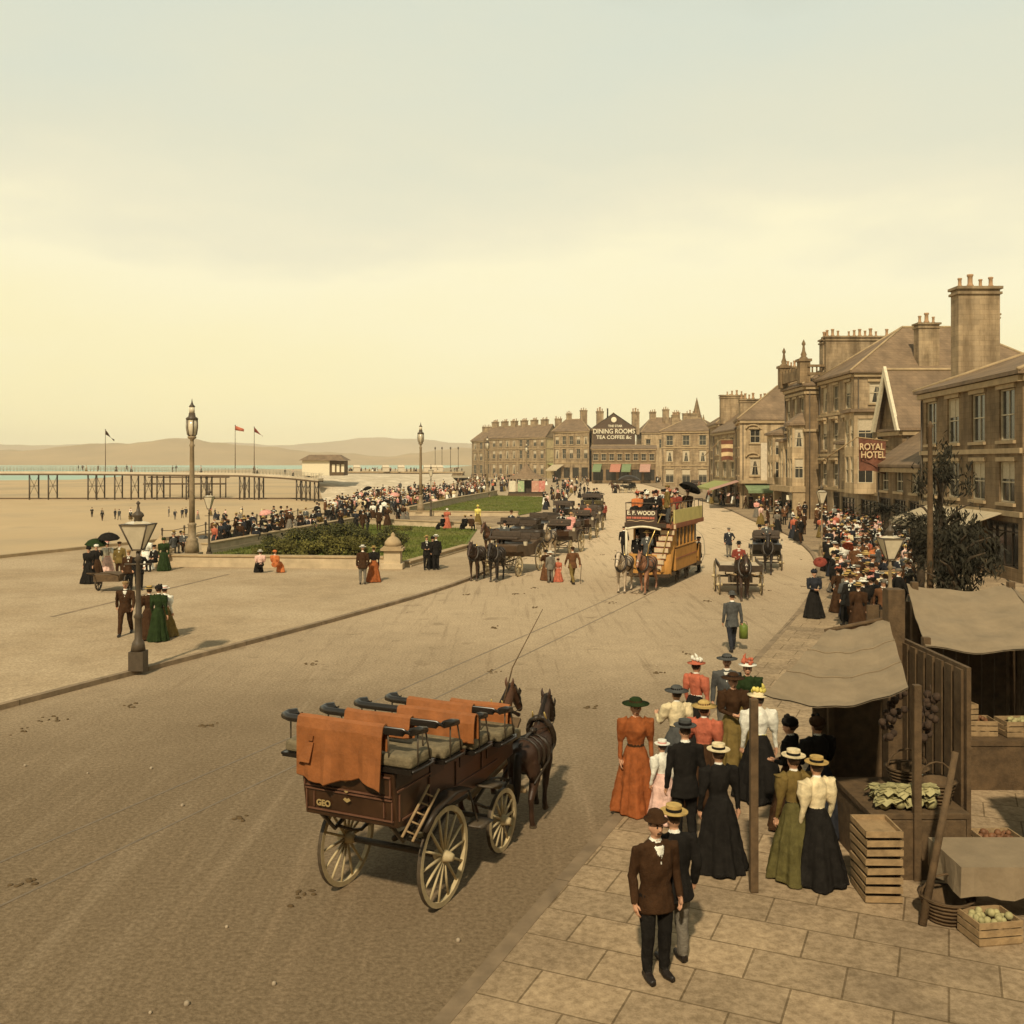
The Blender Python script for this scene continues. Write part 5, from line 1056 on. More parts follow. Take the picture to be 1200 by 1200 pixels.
# 9 annexe with steep gable, and the nearest house
an = building('narrow steep roofed annexe whose sharp gable with pale bargeboards faces the street', [(26.8, 67.4), (38, 67.2), (38, 71.6), (26.9, 71.6)], 7.9, STONE_DK, ('gable', 4.2, 0), {3: [(1, 4.2, 6.2, .4), (1, .7, 2.7, .7, 'shop')], 0: [(3, 4.4, 6.2, .3), (3, .8, 3, .4, 'shop')]}, course=(3.2,))
b = MB(); b.solid([(26.3, 69.5, 12.35), (26.3, 67.0, 7.75), (26.3, 67.45, 7.75), (26.3, 69.5, 11.6)], (.2, 0, 0)); b.solid([(26.3, 69.5, 12.35), (26.3, 72.0, 7.75), (26.3, 71.55, 7.75), (26.3, 69.5, 11.6)], (.2, 0, 0)); b.build('bargeboard', PAINT_W, an, True)
an2 = building('low flat roofed wing with a tall canted bay between the annexe and the hotel', [(26.9, 71.8), (38, 71.8), (38, 82.9), (27.6, 82.9)], 7.2, STONE, ('hip', 1.0, 0, .3), {3: [(2, 4.2, 6.2, .4), (2, .7, 2.7, .7, 'shop')]}, course=(3.2,))
bay(an2, 26.9, 74.2, 3.2, 1.4, 3.2, 9.3, [(6.7, 8.8), (4.0, 6.0)], STONE_PL, .3)
nh = building('near right hand shop house of sooty stone, behind the dark trees', [(22.9, 44), (36, 43), (36, 57.5), (24.1, 57.8)], 9.7, STONE_DK, ('hip', 2.4, 3, .3), {3: [(4, 6.6, 9.0, .5), (4, 3.7, 5.6, .5), (3, .7, 2.8, .8, 'shop')], 0: [(3, 6.4, 8.8, .3)]}, course=(3.2, 6.1))
chimney(nh, (27, 57.2), 2.4, 1, 10, 15.6, 4); chimney(nh, (30, 44.2), 2.4, 1, 10, 16, 4)
lb = building('small glazed shop with canopy between the near house and the annexe', [(24.4, 58.2), (33, 58.2), (33, 67), (25.0, 67)], 5.4, STONE_DK, ('gable', 3.0, 3), {3: [(3, .7, 3.2, .8, 'shop'), (3, 3.7, 5, .5)]}); awning(nh, (23.9, 56), (22.95, 46), 3.2, 2.2, .8, 'cream')
# banners
def cloth_banner(px0, px1, py0, py1, D, label, m, m2=None, slant=0):
    a = AT(px0, py0, D); W = (px1 - px0) / F * D; Hh = (py1 - py0) / F * D
    t = empty('banner', (a.x, a.y, a.z), label, 'banner', 'cloth banners hung out over the street')
    n, k = 12, 10; b = MB(); vs = []
    for s in (0, .02):
        for j in range(k + 1):
            for i in range(n + 1):
                u, v = i / n, j / k; vs.append((u * W * (1 - .06 * v) + v * .12 * W * .5, .14 * math.sin(u * 6 + v * 2) * v + s, -v * Hh * (1 - .06 * math.sin(u * 3)) - slant * u))
    M = (n + 1) * (k + 1)
    for j in range(k):
        for i in range(n):
            q = [j * (n + 1) + i, j * (n + 1) + i + 1, (j + 1) * (n + 1) + i + 1, (j + 1) * (n + 1) + i]; mi = (j // 2) % 2 if m2 else 0
            b.add([vs[z] for z in q], [(0, 1, 2, 3)], mi, True); b.add([vs[z + M] for z in q], [(3, 2, 1, 0)], mi, True)
    b.build('cloth', [m, m2 or m], t); p = MB(); p.tube([(-.15, .01, .04), (W + .15, .01, .04 - slant)], .05, 6); p.tube([(W * .5, .01, .0 - slant / 2), (W * 1.7, 3.0, -.6)], .05, 6); p.tube([(-.1, .01, .03), (-W * 1.0, 2.5, -Hh * .75)], .04, 6); p.build('pole', WOOD_LT, t); return t, W, Hh
BAN = mat('red brown banner cloth', (.15, .058, .032), .9, .3, 2.5, .2); BANL = mat('cream banner paint', (.55, .40, .22), .9, .2, 3)
t, W, Hh = cloth_banner(1006, 1038, 513, 552, 66, 'red brown cloth banner lettered ROYAL HOTEL hanging over the pavement', BAN, None, .25)
text('ROYAL', .62, 'lettering', BANL, t, (W * .46, -.16, -.62), 0, sx=.85, bold=.012); text('HOTEL', .62, 'lettering', BANL, t, (W * .50, -.18, -1.16), 0, sx=.85, bold=.012)
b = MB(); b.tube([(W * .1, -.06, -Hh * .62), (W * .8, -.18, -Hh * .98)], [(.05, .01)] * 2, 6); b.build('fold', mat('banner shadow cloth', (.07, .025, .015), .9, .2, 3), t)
cloth_banner(845, 859, 516, 540, 104, 'brown and cream striped banner on the front of the arched window house', BAN, BANL)
# dark palms at the right edge, dark timber screen
def palm(loc, h, label, seed):
    rr = random.Random(seed); t = empty('palm_tree', loc, label, 'tree', 'dark spiky trees at the right edge')
    b = MB(); b.tube([(0, 0, 0), (.15, .05, h * .35), (-.05, .1, h * .7), (.05, 0, h)], [.22, .17, .14, .11], 9); b.build('trunk', BARK, t)
    c = MB()
    for i in range(46):
        a = rr.uniform(0, 2 * PI); up = rr.uniform(-.35, 1.0); L = rr.uniform(.9, 1.7); n = 7; u = Vector((math.cos(a), math.sin(a), 0)); s = Vector((-u.y, u.x, 0)); prev = None
        for k in range(n + 1):
            f = k / n; p = Vector((0, 0, h)) + u * (L * f) + Vector((0, 0, L * (up * f - .95 * f * f)))
            for sg in (-1, 1):
                for q in range(2):
                    e = p + u * (.1 + .1 * q) + s * sg * (.30 * math.sin(PI * min(1, f + .12)) + .03) - Vector((0, 0, .12)); c.add([p - u * .03, p + u * .03, e], [(0, 1, 2)])
    c.build('crown', LEAF3, t)
palm(G(1040, 672, .12), 3.2, 'dark drooping palm under the hotel banner', 1); palm(G(1077, 690, .12), 3.0, 'dark drooping palm right of the one under the banner', 2); palm((14.8, 33, .12), 3.0, 'dark palm at the extreme right, in front of the near house', 5)
# unseen building added behind the viewer to cut the sky light on the near road
vb = building('stone building added unseen behind the viewer to hide sky from the near road', [(-46, -14), (-46, -1.6), (34, -1.6), (34, -14)][::-1], 9.4, STONE, ('gable', 1.4, 1), {1: [(16, 1, 4.4, .5), (16, 5.6, 8, .4)]}, trim=False, curtain=False)

hz = MB(); hz.box((0, 2600, 72), (16000, 5600, 156)); hzm = bpy.data.materials.new('sea haze'); hzm.use_nodes = True; ht = hzm.node_tree; ht.nodes.clear()
ho = ht.nodes.new('ShaderNodeOutputMaterial'); hv = ht.nodes.new('ShaderNodeVolumePrincipled'); hv.inputs['Color'].default_value = (.97, .92, .80, 1); hv.inputs['Density'].default_value = .00016; hv.inputs['Anisotropy'].default_value = -.25; ht.links.new(hv.outputs[0], ho.inputs['Volume'])
hz.build('haze', hzm, kind='stuff')

b = MB(); p0, p1 = G(60, 723, .12), G(268, 673, .12); d = (p1 - p0).normalized(); s = Vector((-d.y, d.x, 0)) * .09
b.add([p0 - s + Vector((0, 0, .004)), p1 - s + Vector((0, 0, .004)), p1 + s + Vector((0, 0, .004)), p0 + s + Vector((0, 0, .004))], [(0, 1, 2, 3)]); b.build('drain_channel', KERB, kind='structure')
for px, py, s, lab in ((290, 657, .5, 'third low clump, right of the low flower clump'), (268, 657, .4, 'smallest low tuft along the front garden wall'), (312, 658, .5, 'low clump directly behind the garden wall left of the children'), (335, 659, .5, 'low clump directly behind the two seated girls'), (365, 659, .45, 'low clump behind the middle of the garden wall'), (395, 659, .45, 'low clump behind the wall left of the strolling couple')):
    g = G(px, py, .16); link('low_shrub', SHR2[1], None, (g.x, g.y, .12), px, lab, 'plant', 'low plants in the promenade garden', sc=s)

def dark_tree(loc, h, rx, label, seed):
    t = empty('tree', loc, label, 'tree', 'dark trees at the right edge'); b = MB(); b.tube([(0, 0, 0), (.1, .05, h * .3), (-.05, .1, h * .6), (.1, 0, h * .85)], [.2, .16, .12, .06], 9)
    rr = random.Random(seed)
    for k in range(9): a = rr.uniform(0, 2 * PI); z = h * rr.uniform(.3, .75); b.tube([(0, .05, z), (math.cos(a) * rx * .45, math.sin(a) * rx * .45, z + h * .12), (math.cos(a) * rx * .85, math.sin(a) * rx * .85, z + h * .16)], [.06, .04, .015], 6)
    b.build('trunk', BARK, t); c = MB()
    for k in range(22):
        a = rr.uniform(0, 2 * PI); q = rr.uniform(.1, .9) * rx; z = h * rr.uniform(.34, 1.0); r = rr.uniform(.3, .7)
        for i in range(105):
            d = Vector((rr.gauss(0, .8), rr.gauss(0, .8), rr.gauss(0, 1.2))); p = Vector((math.cos(a) * q, math.sin(a) * q, z)) + d * r * .45; s = rr.uniform(.05, .11); u = Vector((rr.gauss(0, .6), rr.gauss(0, .6), -1)).normalized(); v = u.cross(d + Vector((.1, .2, 0))).normalized()
            c.add([p - u * s, p + v * s * .38, p + u * s * 1.9, p - v * s * .38], [(0, 1, 2, 3)])
    c.build('crown', LEAF3, t)
dark_tree((15.1, 34.5, .12), 6.2, 1.35, 'tall dark leafy tree at the right edge, in front of the sooty shop house', 1); dark_tree((12.0, 26.5, .12), 3.9, 1.0, 'smaller dark leafy tree at the right edge, behind the white stall canvas', 2)
b = MB(); vs = []; dd = [d for d in DS if d < 112]
for d in dd: x = XP(d); vs += [(x - .1, d, .1), (x - .1, d, .30), (x + .35, d, .30), (x + .35, d, .1)]
b.add(vs, [(4 * i + k, 4 * i + k + 1, 4 * i + k + 5, 4 * i + k + 4) for i in range(len(dd) - 1) for k in range(3)]); b.build('sea_wall_coping', TRIM, kind='structure')
rr = random.Random(77); b = MB()
for k in range(170):
    d = 9 + 75 * rr.random() ** 1.6; x = XL(d) + (XR(d) - XL(d)) * rr.uniform(.03, .97); q = rr.random()
    if q < .3:
        for i in range(rr.randint(3, 11)): b.ball((x + rr.gauss(0, .09), d + rr.gauss(0, .12), .006), (rr.uniform(.02, .06), rr.uniform(.02, .05), rr.uniform(.012, .03)), 6, 0)
    else: s = rr.uniform(.015, .035); b.ball((x, d, s * .5), (s, s * 1.2, s), 6, 1)
b.build('road_litter', [mat('horse dung', (.10, .065, .03), .95, .3, 20), mat('loose road stone', (.33, .26, .18), .9, .3, 10)], kind='stuff')

x = (1090 - 600) / F * 27; b = MB(); b.lathe([(.11, 0), (.08, 4), (.06, 6.4), (.09, 6.45), (.02, 6.6)], (0, 0, 0), 8); link('mast', b.mesh('mast', [WOOD]), None, (x, 27, .12), 0, 'tall thin dark mast at the right edge, among the trees', 'mast')
# ------------------------------------------------------------------ the near charabanc
CH = empty('charabanc', (-1.95, 11.8, 0), 'empty dark varnished charabanc with tan aprons over its seat rails, in the near road', 'carriage', None, R(-25))
hw = .66
b = MB(); prof = [(.02, 1.28), (-.08, 1.95), (.2, 1.98), (2.9, 1.62), (3.2, 1.62), (3.25, 1.30), (2.2, 1.16), (.7, 1.16)]
n = len(prof); vs = [(x, y, z) for x in (-hw, hw) for y, z in prof]
b.add(vs, [tuple(range(n)), tuple(range(2 * n - 1, n - 1, -1))] + [(i, n + i, n + (i + 1) % n, (i + 1) % n) for i in range(n)]); body = bevel(b.build('body', VARN, CH), .015)
b = MB()   # panel mouldings on the back and the sides
yb = lambda z: .02 - (z - 1.28) * .10 / .67 - .012
for z in (1.36, 1.62, 1.66, 1.90): b.box((0, yb(z), z), (1.24, .02, .016))
for x in (-.61, .61): b.box((x, yb(1.5), 1.49), (.016, .02, .26)); b.box((x, yb(1.78), 1.78), (.016, .02, .24))
for x in (-.5, .5): b.box((x, yb(1.49), 1.49), (.012, .022, .18))
for s in (-1, 1):
    b.box((s * .668, 1.4, 1.36), (.02, 2.6, .018)); b.box((s * .668, .4, 1.72), (.02, .8, .018))
    for y in (.05, .75, 1.45, 2.2): b.box((s * .668, y, 1.52), (.018, .018, .32))
b.build('moulding', mat('red brown lining', (.13, .06, .035), .5, .2, 8), CH)
text('GEO', .10, 'lettering', GOLD, CH, (-.36, yb(1.45) - .016, 1.45), 0, ext=.003, bold=.004); 
for x, z, s in ((0, 1.55, .055), (0, 1.80, .05), (0, 1.655, .03)):
    b = MB(); b.add([(x - s, yb(z) - .03, z), (x, yb(z) - .03, z - s * .6), (x + s, yb(z) - .03, z), (x + s * .5, yb(z) - .03, z + s * .5), (x, yb(z) - .03, z + s * .25), (x - s * .5, yb(z) - .03, z + s * .5)], [(0, 1, 2, 3, 4, 5)]); b.build('crest', GOLD, CH)
rows = [(0, 2.0), (.79, 1.90), (1.58, 1.80), (2.37, 1.70)]
for i, (y, z) in enumerate(rows):
    s = MB()
    for x in (-.46, .46): s.box((x, y + .17, z + .10), (.90, .52, .15))
    bevel(s.build('seat', CUSH, CH), .05, 3)
    e = MB(); e.box((0, y + .17, z + .0), (1.84, .56, .05)); e.tube([(-.93, y - .1, z + .01), (-.95, y + .35, z + .01), (-.84, y + .46, z + .01), (.84, y + .46, z + .01), (.95, y + .35, z + .01), (.93, y - .1, z + .01)], .02, 6); e.box((0, y + .16, z - .12), (1.34, .36, .22)); e.build('seat_board', BLACKP, CH)
    r = MB(); h = z + .46; pts = [(-.84, y + .16, h - .03), (-.90, y + .15, h), (-.96, y + .06, h), (-.94, y - .04, h), (-.82, y - .10, h), (.80, y - .10, h), (.88, y - .05, h), (.92, y + .06, h), (.93, y + .22, h - .03)]
    r.tube(pts, [(.038, .038)] + [(.045, .05)] * 7 + [(.035, .038)], 8); r.build('seat_rail', BLACKP, CH)
    for x in (-.92, -.60, .0, .60, .91): p = MB(); p.tube([(x, y - .07 if abs(x) < .9 else y + .06, z + .02), (x, y - .10 if abs(x) < .9 else y + .06, h)], .011, 5); p.build('rail_stay', IRON, CH)
    p = MB(); p.tube([(.93, y + .20, h - .02), (.92, y + .34, z + .05)], .011, 5); p.build('rail_stay', IRON, CH)
def apron(x0, x1, y, h, fb, ff, rag=0):
    """leather apron folded over a rail: hangs behind by fb and in front by ff"""
    b = MB(); n = 14; prof = [(-.165, -fb), (-.158, -fb * .5), (-.155, -.08), (-.13, .03), (-.10, .055), (-.06, .035), (-.04, -.08), (-.035, -ff)]; vs = []
    for s in (0, .014):
        for py, pz in prof:
            for i in range(n + 1):
                u = i / n; w = .024 * math.sin(u * 11 + x0 * 9) + .014 * math.sin(u * 29 + y * 5) + .03 * mnoise.noise(Vector((u * 5, pz * 6, y))); sag = .03 * math.sin(u * PI) * (1 if pz < -.2 else 0)
                vs.append((x0 + (x1 - x0) * u, y + py - s * (1 if py < -.1 else -1) + w * (abs(pz) / .4), h + pz * (1 + .09 * math.sin(u * 7 + y * 3) + .05 * mnoise.noise(Vector((u * 9, y, 1)))) + s - sag))
    k = len(prof); M = (n + 1) * k
    for j in range(k - 1):
        for i in range(n):
            q = (j * (n + 1) + i, j * (n + 1) + i + 1, (j + 1) * (n + 1) + i + 1, (j + 1) * (n + 1) + i)
            b.add([vs[z] for z in q], [(0, 1, 2, 3)], 0, True); b.add([vs[z + M] for z in q], [(3, 2, 1, 0)], 0, True)
    for j in range(k - 1):
        for i in (0, n): q = (j * (n + 1) + i, (j + 1) * (n + 1) + i); b.add([vs[q[0]], vs[q[1]], vs[q[1] + M], vs[q[0] + M]], [(0, 1, 2, 3)])
    for j in (0, k - 1):
        for i in range(n): q = (j * (n + 1) + i, j * (n + 1) + i + 1); b.add([vs[q[0]], vs[q[1]], vs[q[1] + M], vs[q[0] + M]], [(0, 1, 2, 3)])
    b.build('leather_apron', LEATHER, CH)
apron(-.66, .56, rows[0][0], rows[0][1] + .46, .66, .25); apron(-.52, .45, rows[1][0], rows[1][1] + .46, .20, .22); apron(-.22, .95, rows[2][0], rows[2][1] + .46, .34, .3); apron(-.55, .50, rows[3][0], rows[3][1] + .46, .34, .3)
b = MB(); b.solid([(-.50, -.185, 2.22), (-.40, -.185, 2.22), (-.44, -.22, 1.98), (-.62, -.21, 1.98)], (0, .02, 0)); b.solid([(-.47, -.19, 2.24), (-.41, -.19, 2.24), (-.40, -.19, 2.30), (-.48, -.19, 2.30)], (0, .02, 0)); b.build('apron_strap', LEATHER, CH)
b = MB(); b.box((0, 3.12, 1.52), (1.3, .08, .3), rx=R(-24)); b.box((0, 2.95, 1.56), (1.4, .5, .06)); b.box((.05, 2.9, 1.66), (1.6, .44, .14)); bevel(b.build('driver_seat', CUSH, CH), .03)
apron(-.15, .80, 2.92, 2.06, .30, .40); b = MB(); b.tube([(-.80, 2.98, 1.96), (-.84, 2.80, 2.05), (.82, 2.80, 2.05), (.86, 3.0, 1.95)], .034, 7); b.build('seat_rail', BLACKP, CH)
b = MB(); b.box((0, 3.42, 1.50), (1.2, .62, .05), rx=R(42)); b.box((0, 3.18, 1.28), (1.2, .34, .05)); b.build('footboard', WOOD, CH)
b = MB()
b.tube([(-.7, 1.0, .62), (.7, 1.0, .62)], .045, 8); b.tube([(-.62, 2.85, .45), (.62, 2.85, .45)], .042, 8); b.tube([(0, 1.0, .72), (0, 3.0, .66)], .04, 8)
for s in (-1, 1):
    for y, z in ((1.0, .70), (2.85, .55)):
        b.tube([(s * .50, y - .55, z + .30), (s * .50, y - .2, z + .12), (s * .50, y, z + .06), (s * .50, y + .2, z + .12), (s * .50, y + .55, z + .30)], [(.03, .022)] * 5, 6); b.tube([(s * .50, y - .55, z + .30), (s * .50, y - .2, z + .43), (s * .50, y, z + .47), (s * .50, y + .2, z + .43), (s * .50, y + .55, z + .30)], [(.03, .016)] * 5, 6)
    b.tube([(s * .5, .1, 1.28), (s * .5, .4, .98), (s * .5, 1.0, 1.17)], .028, 6)
b.lathe([(.42, .98), (.42, 1.06), (.3, 1.1), (.3, 1.16)], (0, 2.85, 0), 16); b.build('undercarriage', IRON, CH)
for s in (-1, 1):
    wheel(CH, (s * .73, 1.0, .62), .62, spokes=14); wheel(CH, (s * .66, 2.85, .45), .45, spokes=12)
    g = MB(); g.tube([(s * .76, .35, 1.16), (s * .76, .6, 1.34), (s * .76, 1.1, 1.40), (s * .76, 1.5, 1.34)], [(.13, .014)] * 4, 6); g.build('mudguard', HARN, CH)
    g = MB(); g.tube([(s * .80, 1.65, .78), (s * .80, 2.0, .78)], [(.16, .015)] * 2, 6); g.tube([(s * .66, 1.82, 1.2), (s * .80, 1.82, .8)], .015, 5); g.tube([(s * .78, 2.0, 1.2), (s * .78, 2.45, 1.14)], [(.15, .015)] * 2, 6); g.build('step', IRON, CH)
b = MB(); b.tube([(.70, .05, 1.18), (.72, .65, 1.62)], .018, 6); b.tube([(.80, .12, 1.12), (.82, .72, 1.56)], .018, 6)
for k in range(5): f = .12 + k * .18; b.tube([(.70, .05 + .6 * f, 1.18 + .44 * f), (.80, .12 + .6 * f, 1.12 + .44 * f)], .012, 5)
b.build('ladder', WOOD_LT, CH)
b = MB(); b.tube([(0, 3.1, .60), (0, 5.9, .98)], [.05, .035], 8); b.tube([(-.75, 3.5, .68), (.75, 3.5, .68)], .035, 8)
for s in (-1, 1): b.tube([(s * .15, 3.55, .68), (s * .68, 3.58, .70)], .028, 6)
b.build('pole', WOOD_LT, CH)
b = MB(); b.tube([(.55, 3.1, 2.0), (.62, 3.3, 2.55), (.85, 3.9, 3.35)], [.014, .010, .005], 5); b.build('whip', WOOD, CH)
p = local(CH, .52, 4.28); horse((p.x, p.y, 0), R(-17), 'dark bay', 'walk', 'dark glossy horse harnessed on the right of the near charabanc', 'pair of the near charabanc', near=True, sc=.88)
p = local(CH, -.42, 4.55); horse((p.x, p.y, 0), R(-27), 'bay', 'stand', 'brown horse harnessed on the left of the near charabanc, half hidden by its seats', 'pair of the near charabanc', near=True, sc=.90)

# ------------------------------------------------------------------ double deck horse tram
TR = empty('horse_tram', (6.0, 43.6, 0), 'double deck horse tram with ochre sides, crowded open top and curved stair', 'tram', None, R(180 - 23.5))
OCH = mat('ochre tram paint', (.42, .20, .045), .55, .2, 3); OCH2 = mat('cream tram panel', (.55, .46, .17), .6, .15, 3); TRED = mat('red brown tram panel', (.27, .10, .05), .6, .2, 3)
b = MB(); b.box((0, -3.4, 1.15), (1.95, 4.2, 1.0)); b.box((0, -3.4, 1.72), (1.99, 4.24, .08)); bevel(b.build('lower_body', OCH, TR), .03)
for s in (-1, 1):
    for k in range(6):
        w = MB(); y = -1.62 - k * .7
        w.box((s * .96, y + .32, 2.15), (.08, .09, .86), 0); w.build('window_pillar', OCH, TR)
        p = MB(); p.box((s * .94, y - .03, 2.15), (.02, .60, .80)); p.build('pane', GLASS, TR)
    q = MB(); q.box((s * .98, -3.4, 1.2), (.03, 4.1, .05)); q.box((s * .98, -3.4, 2.62), (.06, 4.24, .10)); q.build('waist_rail', TRED, TR)
b = MB(); b.box((0, -3.4, 2.15), (1.5, 4.0, .86)); b.build('saloon', PAINT_D, TR)
b = MB(); b.box((0, -3.4, 2.74), (2.05, 6.6, .14)); b.build('upper_deck', TRED, TR)
for s in (-1, 1):
    q = MB(); q.box((s * 1.02, -3.6, 3.12), (.05, 5.6, .60)); q.build('side_panel', OCH2, TR); q = MB(); q.box((s * 1.04, -3.4, 2.72), (.05, 6.5, .2)); q.build('side_fascia', TRED, TR)
LATE = []
ADV = mat('dark advertisement board', (.075, .045, .03), .7, .25, 4)
b = MB(); b.box((.30, -.12, 3.14), (1.45, .05, .60)); bevel(b.build('advertisement_board', ADV, TR), .01)
text('E. F. WOOD', .24, 'lettering', LETTER, TR, (.30, -.085, 3.30), PI, ext=.004, sx=1.0, bold=.006)
b = MB()
for x, y, s, t_, l_, h_, hc, lab in ((.7, -.9, 'm', 'black', 'black', 'cap', 'black', 'conductor in black in the doorway of the tram'), (-.15, -1.1, 'f', 'dark brown', 'black', 'boater', 'straw', 'woman in dark brown boarding at the tram platform')): LATE.append((x, y, s, t_, l_, h_, hc, lab))
rr = random.Random(2)
x = .92
while x > -.35: w = rr.uniform(.04, .10); b.box((x, -.09, 3.09), (w, .012, .09)); x -= w + .02
b.build('red_script', mat('faded red lettering', (.45, .13, .08), .7, .2, 5), TR)
b = MB(); b.tube([(.95 - .125 * i, -.09, 2.95 + .025 * math.sin(i * 1.4)) for i in range(11)], .014, 5); b.build('flourish', BANL, TR)
b = MB(); b.box((.1, -.1, 2.78), (1.9, .16, .18)); b.build('front_fascia', PAINT_D, TR)
b = MB(); b.tube([(.98 - 1.6 * i / 10, -.02, 2.58 + .12 * math.sin(PI * i / 10)) for i in range(11)], [(.05, .05)] * 11, 8); b.build('canopy_arch', PAINT_W, TR)
b = MB(); b.tube([(.97, -.05, .7), (.97, -.05, 2.66)], .055, 8); b.build('platform_post', PAINT_W, TR)
b = MB(); b.box((0, -.7, .55), (1.9, 1.4, .14)); b.box((0, -6.1, .55), (1.9, 1.3, .14)); b.box((0, -3.4, .50), (1.0, 4.6, .25)); b.build('platform', PAINT_D, TR)
def dash(y0, sg):
    b = MB(); pts = [(.96, y0 - .5 * sg), (.9, y0 - .15 * sg), (.55, y0 + .02 * sg), (0, y0 + .08 * sg), (-.55, y0 + .02 * sg), (-.9, y0 - .15 * sg), (-.96, y0 - .5 * sg)]
    k = len(pts); vs = [(x, y, z) for z in (.55, 1.48) for x, y in pts] + [(x * .96, y - .05 * sg, z) for z in (.55, 1.48) for x, y in pts]
    b.add(vs, [f for i in range(k - 1) for f in ((i, i + 1, k + i + 1, k + i), (2 * k + i, 3 * k + i, 3 * k + i + 1, 2 * k + i + 1), (k + i, k + i + 1, 3 * k + i + 1, 3 * k + i))], 0, True); b.build('dash', OCH, TR)
dash(-.05, 1); dash(-6.75, -1)
b = MB(); st = MB()     # curved stair on the side to the right of the picture (local -x)
for i in range(8):
    f = i / 7; a = f * R(70); x = -.35 - .52 * math.sin(a); y = .02 - .15 * f - .75 * (1 - math.cos(a)); z = .9 + 1.8 * f
    b.box((x, y, z), (.62, .10, .19), 0); st.box((x, y - .10, z + .10), (.66, .24, .035), 0)
b.build('stair_riser', mat('worn stair riser', (.55, .42, .26), .8, .2, 6), TR); st.build('stair_tread', TRED, TR)
b = MB(); b.solid([(-.66, .08, .72), (-.72, -.05, 1.1), (-1.02, -.75, 2.72), (-1.05, -1.25, 2.72), (-1.0, -1.2, 2.0), (-.96, -.5, .72)], (.03, 0, 0)); b.build('stair_stringer', OCH, TR)
b = MB(); b.tube([(-.05, .10, 1.5), (-.10, .06, 1.9), (-.62, -.2, 3.3)], .025, 6); b.tube([(-.72, .05, 1.5), (-1.02, -.5, 3.2)], .025, 6); b.build('handrail', BRASS, TR)
b = MB()
for s in (-1, 1):
    b.tube([(s * 1.02, -.1, 3.75), (s * 1.02, -6.6, 3.75)], .022, 6)
    for k in range(8): b.tube([(s * 1.02, -.15 - k * .92, 2.8), (s * 1.02, -.15 - k * .92, 3.75)], .018, 5)
b.tube([(-.4, -.1, 3.75), (1.02, -.1, 3.75)], .022, 6); b.tube([(-1.02, -6.6, 3.75), (1.02, -6.6, 3.75)], .022, 6); b.build('railing', IRON, TR)
b = MB()
for k in range(5): b.box((0, -1.1 - k * 1.15, 3.2), (1.3, .42, .06)); b.box((0, -1.32 - k * 1.15, 3.42), (1.3, .05, .4))
b.build('bench', WOOD_LT, TR)
for s in (-1, 1):
    for y in (-2.6, -4.4): wheel(TR, (s * .72, y, .36), .36, IRON, 7)
    g = MB(); g.box((s * .93, -3.5, .66), (.06, 3.4, .12)); g.box((s * .80, -2.6, .55), (.12, .4, .3)); g.box((s * .80, -4.4, .55), (.12, .4, .3)); g.build('truck_frame', PAINT_D, TR)
p = MB(); p.tube([(0, 0, .5), (0, 2.9, .85)], [.05, .035], 8); p.tube([(-.6, .45, .6), (.6, .45, .6)], .03, 6); p.build('pole', WOOD, TR)
p = local(TR, .52, 1.75); horse((p.x, p.y, 0), TR.rotation_euler.z + .05, 'grey', 'stand', 'pale grey horse with white blaze on the left of the tram pair', 'tram horses', True, sc=.98, low=True)
p = local(TR, -.45, 1.65); horse((p.x, p.y, 0), TR.rotation_euler.z - .04, 'chestnut', 'walk', 'chestnut horse with white blaze on the right of the tram pair', 'tram horses', True, sc=.98, low=True)
def rider(t, x, y, z, dang, sex, pose, top, low, hat, hc, label, group, trim='black', near=False, sc=1):
    p = local(t, x, y, z); return person(tuple(p), math.degrees(t.rotation_euler.z) + dang, sex, pose, top, low, hat, hc, label, group, trim, near, sc)
rider(TR, .1, -.42, .72, 0, 'm', 'drive', 'slate grey', 'slate grey', 'broad', 'straw', 'tram driver in grey coat with pale broad hat, holding the reins on the front platform', 'tram crew', sc=1.02)
for x, y, s, t_, l_, h_, hc, lab in LATE: rider(TR, x, y, .62, 10, s, 'stand', t_, l_, h_, hc, lab, 'tram crew')
